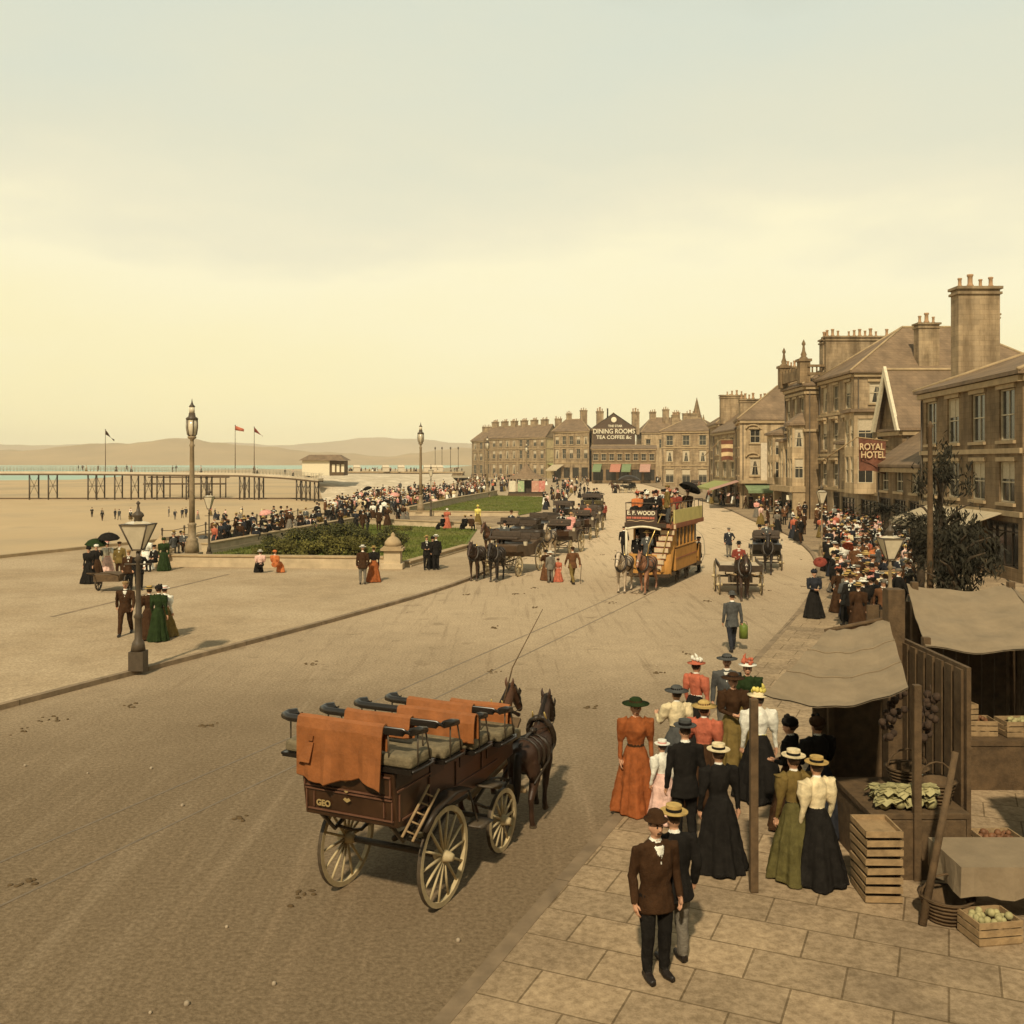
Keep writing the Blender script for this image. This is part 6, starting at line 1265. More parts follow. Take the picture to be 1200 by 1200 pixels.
TP = [(.75, -1.05, 'f', 'orange', 'black', 'flowered', 'black', 'woman in orange dress at the front left corner of the tram top', 'coral'), (.3, -1.08, 'f', 'black', 'black', 'flowered', 'white', 'woman in black with white flowered hat on the front tram bench', 'white'), (-.12, -1.08, 'm', 'black', 'black', 'bowler', 'black', 'man in black bowler on the front tram bench', 'black'),
      (.55, -1.75, 'm', 'dark brown', 'black', 'bowler', 'black', 'man in dark brown on the second tram bench', 'black'), (.05, -1.85, 'f', 'coral', 'navy', 'flowered', 'coral', 'woman in coral bodice on the second tram bench', 'coral'), (-.45, -1.8, 'f', 'rust brown', 'black', 'flowered', 'dark brown', 'woman in rust brown with flowered hat on the tram top', 'red'),
      (.5, -3.0, 'f', 'black', 'black', 'bonnet', 'black', 'woman in black bonnet in the middle of the tram top', 'red'), (0, -3.05, 'm', 'slate grey', 'black', 'bowler', 'black', 'man in grey in the middle of the tram top', 'black'), (-.5, -3.0, 'f', 'red', 'red', 'flowered', 'black', 'woman in red dress near the rail of the tram top', 'pink'),
      (.4, -4.2, 'm', 'navy', 'black', 'cap', 'black', 'man in navy with cap towards the rear of the tram top', 'black'), (-.3, -4.25, 'f', 'red', 'black', 'boater', 'black', 'woman in red jacket towards the rear of the tram top', 'white'), (.0, -5.4, 'm', 'black', 'black', 'bowler', 'dark brown', 'man in brown bowler on the rear tram bench', 'black'),
      (.75, -1.85, 'f', 'navy', 'black', 'bonnet', 'black', 'woman in navy at the far rail of the second tram bench', 'red'), (.8, -3.05, 'f', 'white', 'black', 'boater', 'straw', 'woman in white blouse at the far rail of the tram top', 'red'), (.05, -4.2, 'f', 'black', 'black', 'flowered', 'dark brown', 'woman in black between two men towards the rear of the tram top', 'coral'), (-.55, -5.4, 'f', 'dark brown', 'black', 'flowered', 'black', 'woman in dark brown under the black parasol on the tram', 'pink'), (.55, -5.35, 'm', 'slate grey', 'black', 'cap', 'black', 'man in slate grey cap on the rear tram bench', 'black')]
for x, y, s, t_, l_, h_, hc, lab, tr_ in TP: rider(TR, x, y, 2.95, random.uniform(-25, 25), s, 'sit', t_, l_, h_, hc, lab, 'passengers on the tram top', tr_)
rider(TR, -.72, -.75, 2.81, 120, 'm', 'stand', 'olive', 'slate grey', 'cap', 'olive', 'man in olive suit standing at the head of the tram stair', 'passengers on the tram top')
p = local(TR, -.5, -4.6, 3.55); parasol(tuple(p), 'black', 'black parasol open over the rear of the tram top', .5, 2, 1.1)

# ------------------------------------------------------------------ carriages waiting along the kerb
v1 = wagon((.15, 49.6, 0), R(158), 'largest waiting carriage with two dark horses, nearest the viewer at the kerb', mat('dusty brown coachwork', (.10, .062, .035), .5, .25, 3), 3.6, 1.6, 1.0, True, seats=3, rr=.72, fr=.5)
for x, c, pz, lab in ((.5, 'dark bay', 'stand', 'dark horse nearest the lawn in the first waiting pair'), (-.5, 'black', 'stand', 'black horse nearest the road in the first waiting pair')):
    p = local(v1, x, 3.6); horse((p.x, p.y, 0), v1.rotation_euler.z + .12, c, pz, lab, 'horses of the waiting carriages', near=False, low=True)
wagdata = [((3.2, 60.2, 0), 160, 'second waiting carriage with a pale grey horse and passengers aboard', 'grey', 'pale grey horse standing before the second waiting carriage', True, VARN),
           ((.3, 61.5, 0), 150, 'dark hooded carriage hidden between the first and second waiting carriages', 'bay', 'bay horse between the first and second waiting carriages', True, BLACKP),
           ((5.2, 71.5, 0), 164, 'third waiting carriage with cream wheels beside the road', 'dun', 'dun horse of the third waiting carriage', False, VARN),
           ((2.2, 67.5, 0), 152, 'dark hooded carriage on the lawn side of the third waiting carriage', 'black', 'black horse on the lawn side of the third waiting carriage', True, BLACKP),
           ((6.4, 79.5, 0), 166, 'cream wheeled carriage with hood half raised, behind the third in the rank', 'bay', 'bay horse behind the third waiting carriage', True, VARN),
           ((4.6, 88, 0), 168, 'fourth waiting carriage, far back in the rank by the lawn', 'dark bay', 'dark horse of the fourth waiting carriage', True, BLACKP)]
vs_ = []
for loc, a, lab, c, hl, hood, body in wagdata:
    v = wagon(loc, R(a), lab, body, 3.0, 1.45, .95, hood, rr=.66, fr=.46); vs_.append(v); p = local(v, -.1, 3.2); horse((p.x, p.y, 0), v.rotation_euler.z + .06, c, 'stand', hl, 'horses of the waiting carriages', c == 'grey')
ridr = [(0, .3, -.4, 'f', 'white', 'black', 'flowered', 'white', 'woman in white bodice sitting in the second waiting carriage'), (0, -.3, -.5, 'f', 'pink', 'pink', 'boater', 'straw', 'girl in pink sitting in the second waiting carriage'), (0, 0, .6, 'm', 'black', 'black', 'bowler', 'black', 'cabman in black on the box of the second waiting carriage'),
        (2, .2, .6, 'm', 'dark brown', 'black', 'bowler', 'black', 'cabman in brown on the box of the third waiting carriage'), (2, -.2, -.6, 'f', 'coral', 'black', 'boater', 'straw', 'woman in coral sitting in the third waiting carriage'), (5, 0, .5, 'm', 'black', 'black', 'cap', 'black', 'cabman in cap on the fourth waiting carriage'), (1, .1, .5, 'm', 'navy', 'black', 'bowler', 'dark brown', 'cabman in navy on the dark hooded carriage')]
for i, x, y, s, t_, l_, h_, hc, lab in ridr: rider(vs_[i], x, y, 1.22, random.uniform(-20, 20), s, 'rein' if 'cabman' in lab else 'sit', t_, l_, h_, hc, lab, 'people in the waiting carriages', 'pink')
rider(v1, .3, .6, 1.3, 0, 'm', 'rein', 'slate grey', 'black', 'bowler', 'black', 'cabman in slate grey dozing on the largest waiting carriage', 'people in the waiting carriages')
# far coach coming down the road
fc = wagon((7.9, 96.5, 0), R(170), 'tall loaded charabanc coming down the road with two dark horses', mat('olive coachwork', (.10, .08, .035), .5, .2, 3), 4.2, 1.9, 1.35, False, 'carriages coming down the road', 4, True, rr=.75, fr=.55)
for x, lab in ((.5, 'left dark horse of the far charabanc'), (-.5, 'right dark horse of the far charabanc')): p = local(fc, x, 3.7); horse((p.x, p.y, 0), fc.rotation_euler.z, 'black', 'walk', lab, 'pair of the far charabanc')
for i, (x, y, s, t_, hc) in enumerate([(.4, -.6, 'f', 'white', 'white'), (-.4, -.5, 'm', 'black', 'black'), (.3, .5, 'm', 'navy', 'dark brown'), (-.3, 1.1, 'm', 'dark brown', 'black'), (.0, -1.5, 'f', 'cream', 'black')]):
    rider(fc, x, y, 1.65, 0, s, 'sit', t_, 'black', 'bonnet' if s == 'f' else 'bowler', hc, f"{'woman' if s == 'f' else 'man'} in {t_} riding on the far charabanc", 'passengers of the far charabanc')
bu = wagon((20.8, 176, 0), R(120), 'distant carriage with a great dark umbrella hood in the middle of the road', BLACKP, 2.6, 1.4, .9, False, 'carriages coming down the road'); 
b = MB(); b.lathe([(2.0, 2.2), (1.9, 2.45), (1.3, 2.9), (.5, 3.15), (.02, 3.2), ], (0, -.2, 0), 14); b.tube([(0, -.2, 1.2), (0, -.2, 3.1)], .03, 6); b.build('umbrella_hood', HARN, bu)
p = local(bu, 0, 2.9); horse((p.x, p.y, 0), bu.rotation_euler.z, 'bay', 'walk', 'bay horse of the distant umbrella hooded carriage', 'horses further up the road')
cb = wagon((33.5, 178, 0), R(175), 'carriage in front of the corner block at the far end of the road', VARN, 2.8, 1.6, 1.1, True, 'carriages coming down the road'); p = local(cb, 0, 3); horse((p.x, p.y, 0), cb.rotation_euler.z, 'chestnut', 'stand', 'chestnut horse in front of the corner block', 'horses further up the road')
# flat cart and the cab on the right of the road
ct = empty('flat_cart', (9.75, 42.3, 0), 'low flat two wheeled cart with bay horse and man in maroon coat', 'cart', None, R(172))
b = MB(); b.box((0, 0, 1.12), (1.75, 2.4, .10)); b.box((0, .1, .98), (1.2, 2.2, .16)); bevel(b.build('bed', mat('pale cart boards', (.50, .40, .27), .85, .2, 4), ct), .01)
b = MB(); b.box((0, 1.2, 1.12), (1.8, .06, .26)); b.box((-.88, 0, 1.22), (.05, 2.4, .18)); b.box((.88, 0, 1.22), (.05, 2.4, .18)); b.build('side_board', PAINT_D, ct)
for s in (-1, 1): wheel(ct, (s * .98, -.1, .66), .66); wheel(ct, (s * .86, 1.0, .42), .42)
b = MB(); b.tube([(-1, -.1, .66), (1, -.1, .66)], .045, 8); b.tube([(-.9, 1.0, .42), (.9, 1.0, .42)], .04, 8); b.box((0, -.1, .82), (1.1, .2, .2)); b.box((0, 1, .72), (1, .2, .4)); b.build('axle', IRON, ct)
b = MB(); b.tube([(-.42, .9, .85), (-.38, 3.3, 1.1)], .035, 6); b.tube([(.42, .9, .85), (.38, 3.3, 1.1)], .035, 6); b.build('shaft', WOOD_LT, ct)
p = local(ct, 0, 2.35); horse((p.x, p.y, 0), ct.rotation_euler.z, 'dark bay', 'walk2', 'dark bay horse with white blaze drawing the flat cart', 'cart horse', True, sc=1.02, low=True)
rider(ct, 0, .3, .78, 0, 'm', 'rein', 'red', 'brown', 'bowler', 'black', 'carter in maroon coat and black bowler sitting on the flat cart', 'carter', sc=1.05)
gb = wagon((13.35, 51.6, 0), R(168), 'open black cab with horse coming close to the right kerb', BLACKP, 2.5, 1.4, .85, False, 'cabs on the right of the road'); p = local(gb, 0, 2.5); horse((p.x, p.y, 0), gb.rotation_euler.z - .05, 'black', 'walk', 'black horse drawing the open cab by the right kerb', 'cab horse', sc=1.0)
rider(gb, 0, .5, 1.15, 0, 'm', 'rein', 'slate grey', 'black', 'bowler', 'black', 'cab driver in grey seated high on the open black cab', 'cab drivers'); rider(gb, .3, -.6, 1.0, 0, 'f', 'sit', 'black', 'black', 'bonnet', 'black', 'woman in black riding in the open cab', 'cab drivers'); rider(gb, -.35, -.55, 1.0, 0, 'f', 'sit', 'dark brown', 'black', 'boater', 'straw', 'woman in dark brown riding in the open cab', 'cab drivers')

# ------------------------------------------------------------------ single figures placed one by one
def pp(px, py, face, sex, pose, top, low, hat, hc, label, group, trim='black', near=False, sc=1.0, z=0.0):
    g = G(px, py, z); return person((g.x, g.y, z), face, sex, pose, top, low, hat, hc, label, group, trim, near, sc)
NF = 'people in the foreground on the right'
pp(745, 950, 182, 'f', 'stand', 'rust brown', 'rust brown', 'broad', 'green', 'woman in rust brown dress and green hat, facing the viewer at the pavement edge', NF, 'dark brown', True, 1.06, .12)
def by_head(px, py, htop, face, sex, pose, top, low, hat, hc, label, trim='black', sc=1.0, z=.12, group=NF):
    D = (H - z - htop * sc) * F / (py - HY); return person(((px - 600) / F * D, D, z), face, sex, pose, top, low, hat, hc, label, group, trim, True, sc)
by_head(793, 803, 1.68, 20, 'f', 'hold', 'cream', 'slate grey', 'broad', 'slate grey', 'woman in cream blouse and grey hat seen from behind')
by_head(816, 770, 1.72, -50, 'f', 'walk' if False else 'carry', 'coral', 'black', 'flowered', 'coral', 'woman in coral jacket with white feathered hat, nearest the road', 'white')
by_head(825, 822, 1.66, -20, 'f', 'hold', 'coral', 'dark brown', 'broad', 'straw', 'woman in coral blouse and brown straw hat behind the man in black', 'brown')
by_head(803, 842, 1.78, 8, 'm', 'stand', 'black', 'black', 'boater', 'slate grey', 'tall man in black coat and flat grey boater, back turned to the viewer', 'black', 1.04)
by_head(776, 868, 1.66, 30, 'f', 'stand', 'white', 'pale pink', 'boater', 'white', 'girl in white and pale pink dress beside the man in black', 'pink', .74)
by_head(842, 873, 1.66, 12, 'f', 'carry', 'black', 'black', 'boater', 'cream', 'woman all in black with cream topped boater, back turned', 'black', 1.0)
by_head(852, 770, 1.70, 165, 'm', 'stand', 'slate grey', 'grey', 'broad', 'slate grey', 'man in slate grey with wide hat at the kerb')
by_head(859, 788, 1.68, 185, 'f', 'clasp', 'dark brown', 'olive', 'broad', 'dark brown', 'woman in dark brown jacket and olive skirt facing the viewer', 'black', 1.03)
by_head(876, 772, 1.72, 170, 'f', 'stand', 'green', 'olive', 'flowered', 'white', 'woman in green jacket with white flowered hat beside the awning', 'coral')
by_head(889, 806, 1.72, 4, 'f', 'carry', 'white', 'black', 'flowered', 'cream', 'woman with big white sleeves and black skirt behind the awning post', 'yellow', 1.04)
by_head(926, 838, 1.70, 60, 'f', 'clasp', 'black', 'dark brown', 'bonnet', 'black', 'woman in black bodice and dark brown skirt under the awning edge')
by_head(958, 836, 1.72, 25, 'f', 'clasp', 'black', 'navy', 'bonnet', 'dark brown', 'woman in black and navy in the shade of the awning', 'black', 1.02)
by_head(930, 880, 1.66, 14, 'f', 'stand', 'olive', 'moss green', 'boater', 'cream', 'woman in olive dress with cream boater in front of the stall trays', 'black', 1.0)
by_head(957, 888, 1.66, 20, 'f', 'stand', 'cream', 'black', 'boater', 'straw', 'woman in cream blouse and black skirt beside the woman in olive', 'black', .97)
by_head(768, 951, 1.76, 200, 'm', 'stand', 'dark brown', 'black', 'bowler', 'dark brown', 'dark suited man at the very bottom, nearest the viewer')
by_head(790, 950, 1.70, 20, 'm', 'stand', 'black', 'grey', 'boater', 'straw', 'man in straw boater with black band at the very bottom', 'black', .98)
RF = 'people in the road'
mc = pp(858, 763, 5, 'm', 'carry', 'slate grey', 'navy', 'bowler', 'slate grey', 'man in grey suit walking up the road with a green can', RF, 'black', True, 1.0)
b = MB(); b.lathe([(.13, 0), (.13, .36), (.10, .40), (.05, .42), (.05, .45), (.01, .45)], n=14); can = b.build('can', mat('green painted tin', (.12, .16, .025), .5, .2, 6), None); g = G(858, 763)
can.location = (g.x + .36, g.y + .1, .36); tag(can, 'green painted can carried by the man walking up the road', 'can'); b = MB(); b.tube([(-.11, 0, .40), (-.09, 0, .49), (0, 0, .52), (.09, 0, .49), (.11, 0, .40)], .010, 6); b.build('handle', IRON, can)
pp(671, 684, 20, 'm', 'walk', 'brown', 'olive', 'cap', 'dark brown', 'man in brown coat walking with a stick beside the waiting carriages', RF, 'black', True, .98)
g = G(680, 684); b = MB(); b.tube([(0, 0, 0), (.05, 0, .88), (.0, 0, .95)], .014, 6); link('walking_stick', b.mesh('walking_stick', [WOOD]), None, g, 0, 'dark walking stick held by the man in brown', 'walking stick')
pp(654, 682, 160, 'f', 'stand', 'coral', 'coral', 'bonnet', 'dark brown', 'small girl in coral frock holding hands beside the waiting carriages', RF, 'pink', False, .66)
pp(645, 683, 20, 'm', 'stand', 'grey', 'grey', 'broad', 'white', 'boy in pale grey seen from behind beside the girl in coral', RF, 'black', False, .84); pp(640, 680, 30, 'f', 'hold', 'dark brown', 'brown', 'bonnet', 'black', 'woman in brown skirt stooping beside the boy in grey', RF, 'black', False, .86)
pp(731, 651, 0, 'm', 'walk', 'black', 'black', 'cap', 'black', 'man in black walking up the road left of the tram', RF); pp(819, 671, 60, 'm', 'clasp', 'black', 'black', 'cap', 'black', 'man in black standing at the right side of the tram', RF, 'black', False, 1.05)
pp(854, 653, 185, 'm', 'hip', 'navy', 'grey', 'cap', 'grey', 'man in navy jacket and light trousers standing behind the flat cart', RF); pp(708, 610, 185, 'm', 'stand', 'red', 'dark brown', 'cap', 'dark brown', 'man in reddish coat in the road beside the far charabanc', RF)
pp(721, 578, 190, 'f', 'stand', 'black', 'black', 'flowered', 'white', 'woman in long black dress alone in the far road', RF, 'white'); pp(954, 724, 185, 'f', 'clasp', 'navy', 'black', 'bonnet', 'navy', 'woman in long navy dress holding a white paper at the right kerb', 'people on the right pavement', 'black', True, 1.02, .12)
LF = 'people on the open promenade, left'
pp(147, 744, 190, 'm', 'walk', 'dark brown', 'dark brown', 'cap', 'tan', 'man in brown suit walking towards the near street lamp', LF, 'black', True, .98, .12)
pp(175, 749, 20, 'f', 'stand', 'dark brown', 'dark brown', 'boater', 'straw', 'woman in brown dress beside the near street lamp', LF, 'black', True, .98, .12); pp(186, 751, -10, 'f', 'carry', 'green', 'green', 'bonnet', 'black', 'woman in long dark green dress right of the near street lamp', LF, 'black', True, 1.02, .12); pp(193, 746, -20, 'f', 'hold', 'white', 'olive', 'boater', 'white', 'woman in white blouse behind the woman in green', LF, 'pink', True, .95, .12)
pp(104, 684, 170, 'f', 'stand', 'black', 'black', 'bonnet', 'black', 'woman in black at the left edge beside the hand cart', LF, 'black', False, 1, .12); pp(113, 680, 190, 'f', 'raise', 'black', 'dark brown', 'bonnet', 'white', 'woman under the green parasol at the left edge', LF, 'black', False, 1, .12)
pp(126, 676, 180, 'f', 'raise', 'white', 'pale pink', 'flowered', 'white', 'woman in white and pink under the black parasol at the left', LF, 'pink', False, 1, .12); pp(140, 678, 190, 'm', 'stand', 'olive', 'dark brown', 'cap', 'dark brown', 'man in olive coat beside the woman in white and pink', LF, 'black', False, 1, .12)
pp(151, 692, 190, 'm', 'stand', 'dark brown', 'black', 'cap', 'tan', 'man in brown leaning by the hand cart', LF, 'black', False, 1, .12); pp(163, 692, 200, 'm', 'hip', 'black', 'black', 'cap', 'black', 'man in black behind the near street lamp', LF, 'black', False, 1, .12)
for (px, py, c, lab) in ((112, 655, 'green', 'green parasol at the left edge of the picture'), (127, 648, 'black', 'black parasol beside the green one at the left')):
    q = AT(px, py, 46); parasol(tuple(q), c, lab, .2, .5, .95)
pp(192, 669, 200, 'f', 'stand', 'green', 'green', 'bonnet', 'green', 'woman in bright green dress at the left end of the garden wall', LF, 'black', False, 1, .12); pp(172, 668, 180, 'f', 'stand', 'white', 'white', 'boater', 'white', 'woman in white standing behind the near street lamp lantern', LF, 'black', False, 1, .12); pp(181, 669, 160, 'm', 'sit', 'black', 'black', 'cap', 'black', 'man in black sitting at the left end of the garden wall', LF, 'black', False, 1, .12)
pp(305, 672, 25, 'f', 'sit', 'pale pink', 'black', 'boater', 'white', 'girl in pale pink blouse sitting on the garden wall', LF, 'black', False, .92, .12); pp(322, 672, -25, 'f', 'sit', 'orange', 'orange', 'bonnet', 'orange', 'girl in orange frock sitting on the garden wall', LF, 'black', False, .92, .12)
pp(425, 685, 10, 'm', 'stand', 'dark brown', 'grey', 'boater', 'white', 'man in white topped boater strolling by the stone pier', LF, 'black', False, 1, .12); pp(438, 682, 10, 'f', 'stand', 'black', 'rust brown', 'boater', 'straw', 'woman in rust brown skirt strolling by the stone pier', LF, 'black', False, .98, .12)
pp(500, 668, 190, 'm', 'clasp', 'black', 'black', 'boater', 'straw', 'man in black with straw boater on the near lawn edge', LF, 'black', False, 1, .12); pp(511, 668, 20, 'm', 'stand', 'black', 'black', 'boater', 'white', 'man in long black coat with white boater at the lawn edge', LF, 'black', False, 1.02, .12)
pp(507, 666, 200, 'f', 'stand', 'green', 'black', 'bonnet', 'black', 'woman in dark green between the two men at the lawn edge', LF, 'black', False, .98, .12)
g = G(132, 692, .12); t = empty('hand_cart', g, 'light hand cart with thin wheels by the people with parasols', 'hand cart'); wheel(t, (-.6, 0, .35), .35, IRON, 8); wheel(t, (.6, 0, .35), .35, IRON, 8); b = MB(); b.box((0, 0, .6), (1.1, 1.3, .3)); b.build('tray', WOOD, t); b = MB(); b.tube([(-.5, -.6, .7), (-.45, -1.5, .9)], .025, 6); b.tube([(.5, -.6, .7), (.45, -1.5, .9)], .025, 6); b.tube([(-.45, -1.5, .9), (.45, -1.5, .9)], .02, 6); b.build('handle', WOOD, t)

# ------------------------------------------------------------------ crowds, every figure its own object
crowd([(240, 652), (300, 640), (300, 626), (245, 634)], 14, 'by tall lamp', 'group behind the tall lamp column', seed=11, dark=.6)
for px, py, c, lab in ((254, 633, 'slate grey', 'grey parasol right behind the slim gas lamp'), (262, 622, 'dark brown', 'brown parasol highest in the group behind the tall lamp'), (274, 632, 'green', 'small green parasol in the group behind the tall lamp'), (236, 634, 'slate grey', 'grey parasol beside the tall lamp column'), (313, 604, 'pink', 'pink parasol over the group at the sea edge'), (240, 650, 'slate grey', 'low grey parasol at the foot of the tall lamp column')):
    q = AT(px, py + 8, 70); parasol(tuple(q), c, lab, .3, px * .3, .9)
crowd([(303, 636), (345, 629), (342, 614), (303, 618)], 13, 'at sea edge', 'group standing at the sea edge', seed=12, women=.3)
crowd([(200, 652), (222, 648), (222, 644), (200, 648)], 5, 'on left seats', 'people seated left of the tall lamp', seed=21, sit=1, women=.3)
crowd([(300, 639), (422, 617), (422, 603), (345, 614), (300, 633)], 34, 'along garden wall', 'people resting along the seaward garden wall', seed=13, sit=.55, dark=.6)
crowd([(385, 612), (440, 610), (500, 598), (570, 581), (560, 572), (490, 583), (430, 592), (395, 600)], 58, 'in promenade crowd', 'dense crowd on the promenade', seed=14, dark=.45, minsep=.8)
for px, py, c, lab in ((462, 582, 'pink', 'pink parasol in the middle of the promenade crowd'), (456, 588, 'coral', 'coral parasol in the middle of the promenade crowd'), (433, 575, 'black', 'black parasol at the sea side of the promenade crowd'), (508, 590, 'pale pink', 'pale pink parasol right of the corner lamp column')):
    q = AT(px, py + 6, 118); parasol(tuple(q), c, lab, .35, px * .3, 1.15)
crowd([(410, 625), (470, 622), (500, 612), (470, 610), (420, 617)], 9, 'by lawn path', 'people by the path between the lawns', seed=15, women=.6, faces=[0, 20, 180, 200])
pp(524, 620, 190, 'f', 'raise', 'coral', 'coral', 'bonnet', 'white', 'woman in coral dress on the path between the lawns', 'people on the lawn path', 'pink', False, 1, .12); pp(519, 622, 60, 'f', 'sit', 'black', 'black', 'bonnet', 'black', 'woman in black sitting beside the woman in coral', 'people on the lawn path', 'black', False, 1, .12)
pp(545, 622, 30, 'f', 'sit', 'black', 'black', 'boater', 'straw', 'woman in black bent on the path wall', 'people on the lawn path', 'black', False, 1, .12); pp(552, 623, -20, 'm', 'sit', 'dark brown', 'black', 'cap', 'black', 'man in dark brown sitting on the path wall', 'people on the lawn path', 'black', False, 1, .12); pp(560, 615, 180, 'f', 'stand', 'yellow', 'olive', 'flowered', 'yellow', 'woman with yellow blouse and hat near the waiting carriages', 'people on the lawn path', 'yellow', False, 1, .12)
crowd([(540, 583), (600, 576), (608, 560), (560, 558), (535, 570)], 12, 'on far promenade', 'people on the far promenade', seed=16, minsep=1.4)
crowd([(635, 600), (668, 592), (690, 575), (690, 560), (650, 556), (640, 578)], 14, 'by carriage rank', 'people around the carriage rank', seed=17, minsep=1.0)
crowd([(828, 592), (905, 602), (915, 582), (840, 570)], 16, 'outside far shops', 'crowd outside the far shops', seed=18, minsep=1.0, dark=.4)
crowd([(872, 606), (945, 642), (958, 626), (925, 602), (890, 592)], 24, 'near the cab', 'people on the pavement by the cab', seed=19, women=.6)
crowd([(968, 650), (972, 690), (990, 738), (1046, 742), (1075, 705), (1060, 650), (1010, 618), (955, 615)], 100, 'on right pavement', 'crowd on the right hand pavement', seed=20, minsep=.55, dark=.6)
for px, py, c, lab in ((993, 640, 'coral', 'large coral parasol in the crowd on the right'), (962, 657, 'red', 'small red parasol at the right hand kerb'), (1025, 648, 'orange', 'orange parasol furthest right in the crowd'), (1003, 652, 'pink', 'pink parasol in the crowd on the right')):
    q = AT(px, py + 10, 46); parasol(tuple(q), c, lab, .7, px * .3, .62)
crowd([(978, 716), (990, 744), (1050, 746), (1052, 712)], 13, 'above the awning', 'people just beyond the stall awning', seed=25, minsep=.5, dark=.6, faces=[0, 10, -20, 160])
crowd([(98, 611), (292, 608), (292, 603), (98, 605)], 18, 'on the beach', 'people strolling along the beach', z=-4, seed=22, minsep=2.2)
crowd([(255, 612), (300, 612), (300, 605), (255, 605)], 5, 'on the sand', 'people sitting on the sand', z=-4, seed=23, sit=1, minsep=1.2)
rr = random.Random(31)
def px_pts(poly, n, z=.12, sep=.5):
    o = []; xs = [p[0] for p in poly]; ys = [p[1] for p in poly]; k = 0
    while len(o) < n and k < n * 60:
        k += 1; x, y = rr.uniform(min(xs), max(xs)), rr.uniform(min(ys), max(ys))
        if in_poly(x, y, poly):
            g = G(x, y, z)
            if all((g - q).length > sep for q in o) and all((g - p.location).length > sep for p in PEOPLE): o.append(g)
    return [tuple(g) for g in o]
MP = px_pts([(392, 606), (440, 606), (500, 596), (572, 579), (560, 570), (490, 580), (430, 588), (395, 596)], 150) + px_pts([(400, 594), (560, 574), (560, 567), (470, 575)], 50) + px_pts([(540, 583), (606, 575), (608, 556), (552, 556)], 90, .12, .8)
MP += px_pts([(640, 596), (690, 580), (692, 556), (625, 556)], 60, .02, .7) + px_pts([(640, 562), (830, 569), (830, 563), (740, 558.5), (640, 557)], 230, .02, .6) + px_pts([(826, 590), (905, 600), (918, 580), (838, 568)], 105, .12, .4)
MP += px_pts([(915, 604), (960, 622), (1062, 640), (1062, 600), (930, 590)], 120, .12, .45) + px_pts([(965, 648), (1062, 690), (1062, 640), (960, 618)], 55, .12, .45) + px_pts([(365, 615), (425, 603), (400, 595), (372, 605)], 14, .12)
MP += [(-80 + 60 * t_ + rr.uniform(-1, 1), 420 - 22 * t_ + rr.uniform(1, 12), 1.5) for t_ in [rr.random() for _ in range(90)]] + [((px - 600) / F * PD(px), PD(px) + rr.uniform(-2, 2), deckz(px)) for px in [rr.uniform(90, 370) for _ in range(16)]]
people_mass('crowd', MP + FAR, 'rest of the holiday crowd, packed on the promenade, jetty, far road and right pavement', 1)

# ------------------------------------------------------------------ market stall, awning, crates and timber at the lower right
ST = empty('market_stall', (4.4, 13.2, .12), 'market stall with sagging grey canvas awning on timber posts', 'stall')
A_, B_, C_, D_ = Vector((3.22, 12.6, 2.62)), Vector((5.15, 12.75, 2.66)), Vector((5.9, 15.4, 3.16)), Vector((4.95, 15.3, 2.98))
b = MB(); n = 16; vs = []
for s in (0, -.02):
    for j in range(n + 1):
        for i in range(n + 1):
            u, v = i / n, j / n; p = A_.lerp(B_, u).lerp(D_.lerp(C_, u), v); sag = .20 * math.sin(PI * u) * (1 - v * .7) + .02 * math.sin(v * 19) + .012 * math.sin(u * 23 + v * 5); vs.append((p.x, p.y, p.z - sag + s))
M = (n + 1) ** 2
for j in range(n):
    for i in range(n):
        q = (j * (n + 1) + i, j * (n + 1) + i + 1, (j + 1) * (n + 1) + i + 1, (j + 1) * (n + 1) + i); b.add([vs[z] for z in q], [(0, 1, 2, 3)], 0, True); b.add([vs[z + M] for z in q], [(3, 2, 1, 0)], 0, True)
for v in (.33, .66): b.tube([Vector(vs[int(v * n) * (n + 1) + i]) + Vector((0, 0, .008)) for i in range(n + 1)], .012, 4)
b.build('awning', CANVAS, ST, True)
def timber(x, y, z0, z1, w, name='post', m=None, par=None): b = MB(); b.box((x, y, (z0 + z1) / 2), (w, w, z1 - z0)); return bevel(b.build(name, m or WOOD, par or ST, True), .01)
timber(3.08, 12.5, .12, 2.58, .10); timber(5.95, 15.3, .12, 3.62, .26); timber(5.3, 12.85, .12, 2.68, .10); timber(5.0, 15.4, .12, 2.95, .10)
b = MB(); b.tube([(4.9, 15.36, 2.95), (6.0, 15.45, 3.15)], .035, 6); b.build('ridge_pole', WOOD, ST, True)
b = MB(); b.box((6.1, 14.3, 1.5), (.06, 2.4, 2.7)); b.box((5.4, 15.5, 1.4), (1.3, .06, 2.4))
for k in range(8): b.box((6.06, 13.3 + k * .3, 1.5), (.05, .22, 2.6))
b.build('back_boards', WOOD, ST, True)
b = MB(); b.box((5.35, 13.6, .95), (1.3, 1.5, .08)); b.box((4.75, 13.6, .5), (.06, 1.4, .8)); b.box((5.35, 12.88, .5), (1.2, .06, .8)); bevel(b.build('counter', WOOD, ST, True), .01)
for k in range(8):
    t = empty('tray', (4.62, 12.45, .12 + k * .115), ['lowest', 'second lowest', 'third', 'fourth', 'fifth', 'sixth', 'second highest', 'topmost'][k] + ' slatted wooden tray of the stack beside the stall', 'tray', 'stack of wooden trays'); b = MB(); b.box((0, 0, .025), (.44, .58, .025))
    for x, y, sx_, sy_ in ((0, -.29, .46, .02), (0, .29, .46, .02), (-.22, 0, .02, .58), (.22, 0, .02, .58)): b.box((x, y, .055), (sx_, sy_, .075))
    t.rotation_euler.z = random.uniform(-.05, .05); b.build('slats', WOOD_LT, t)
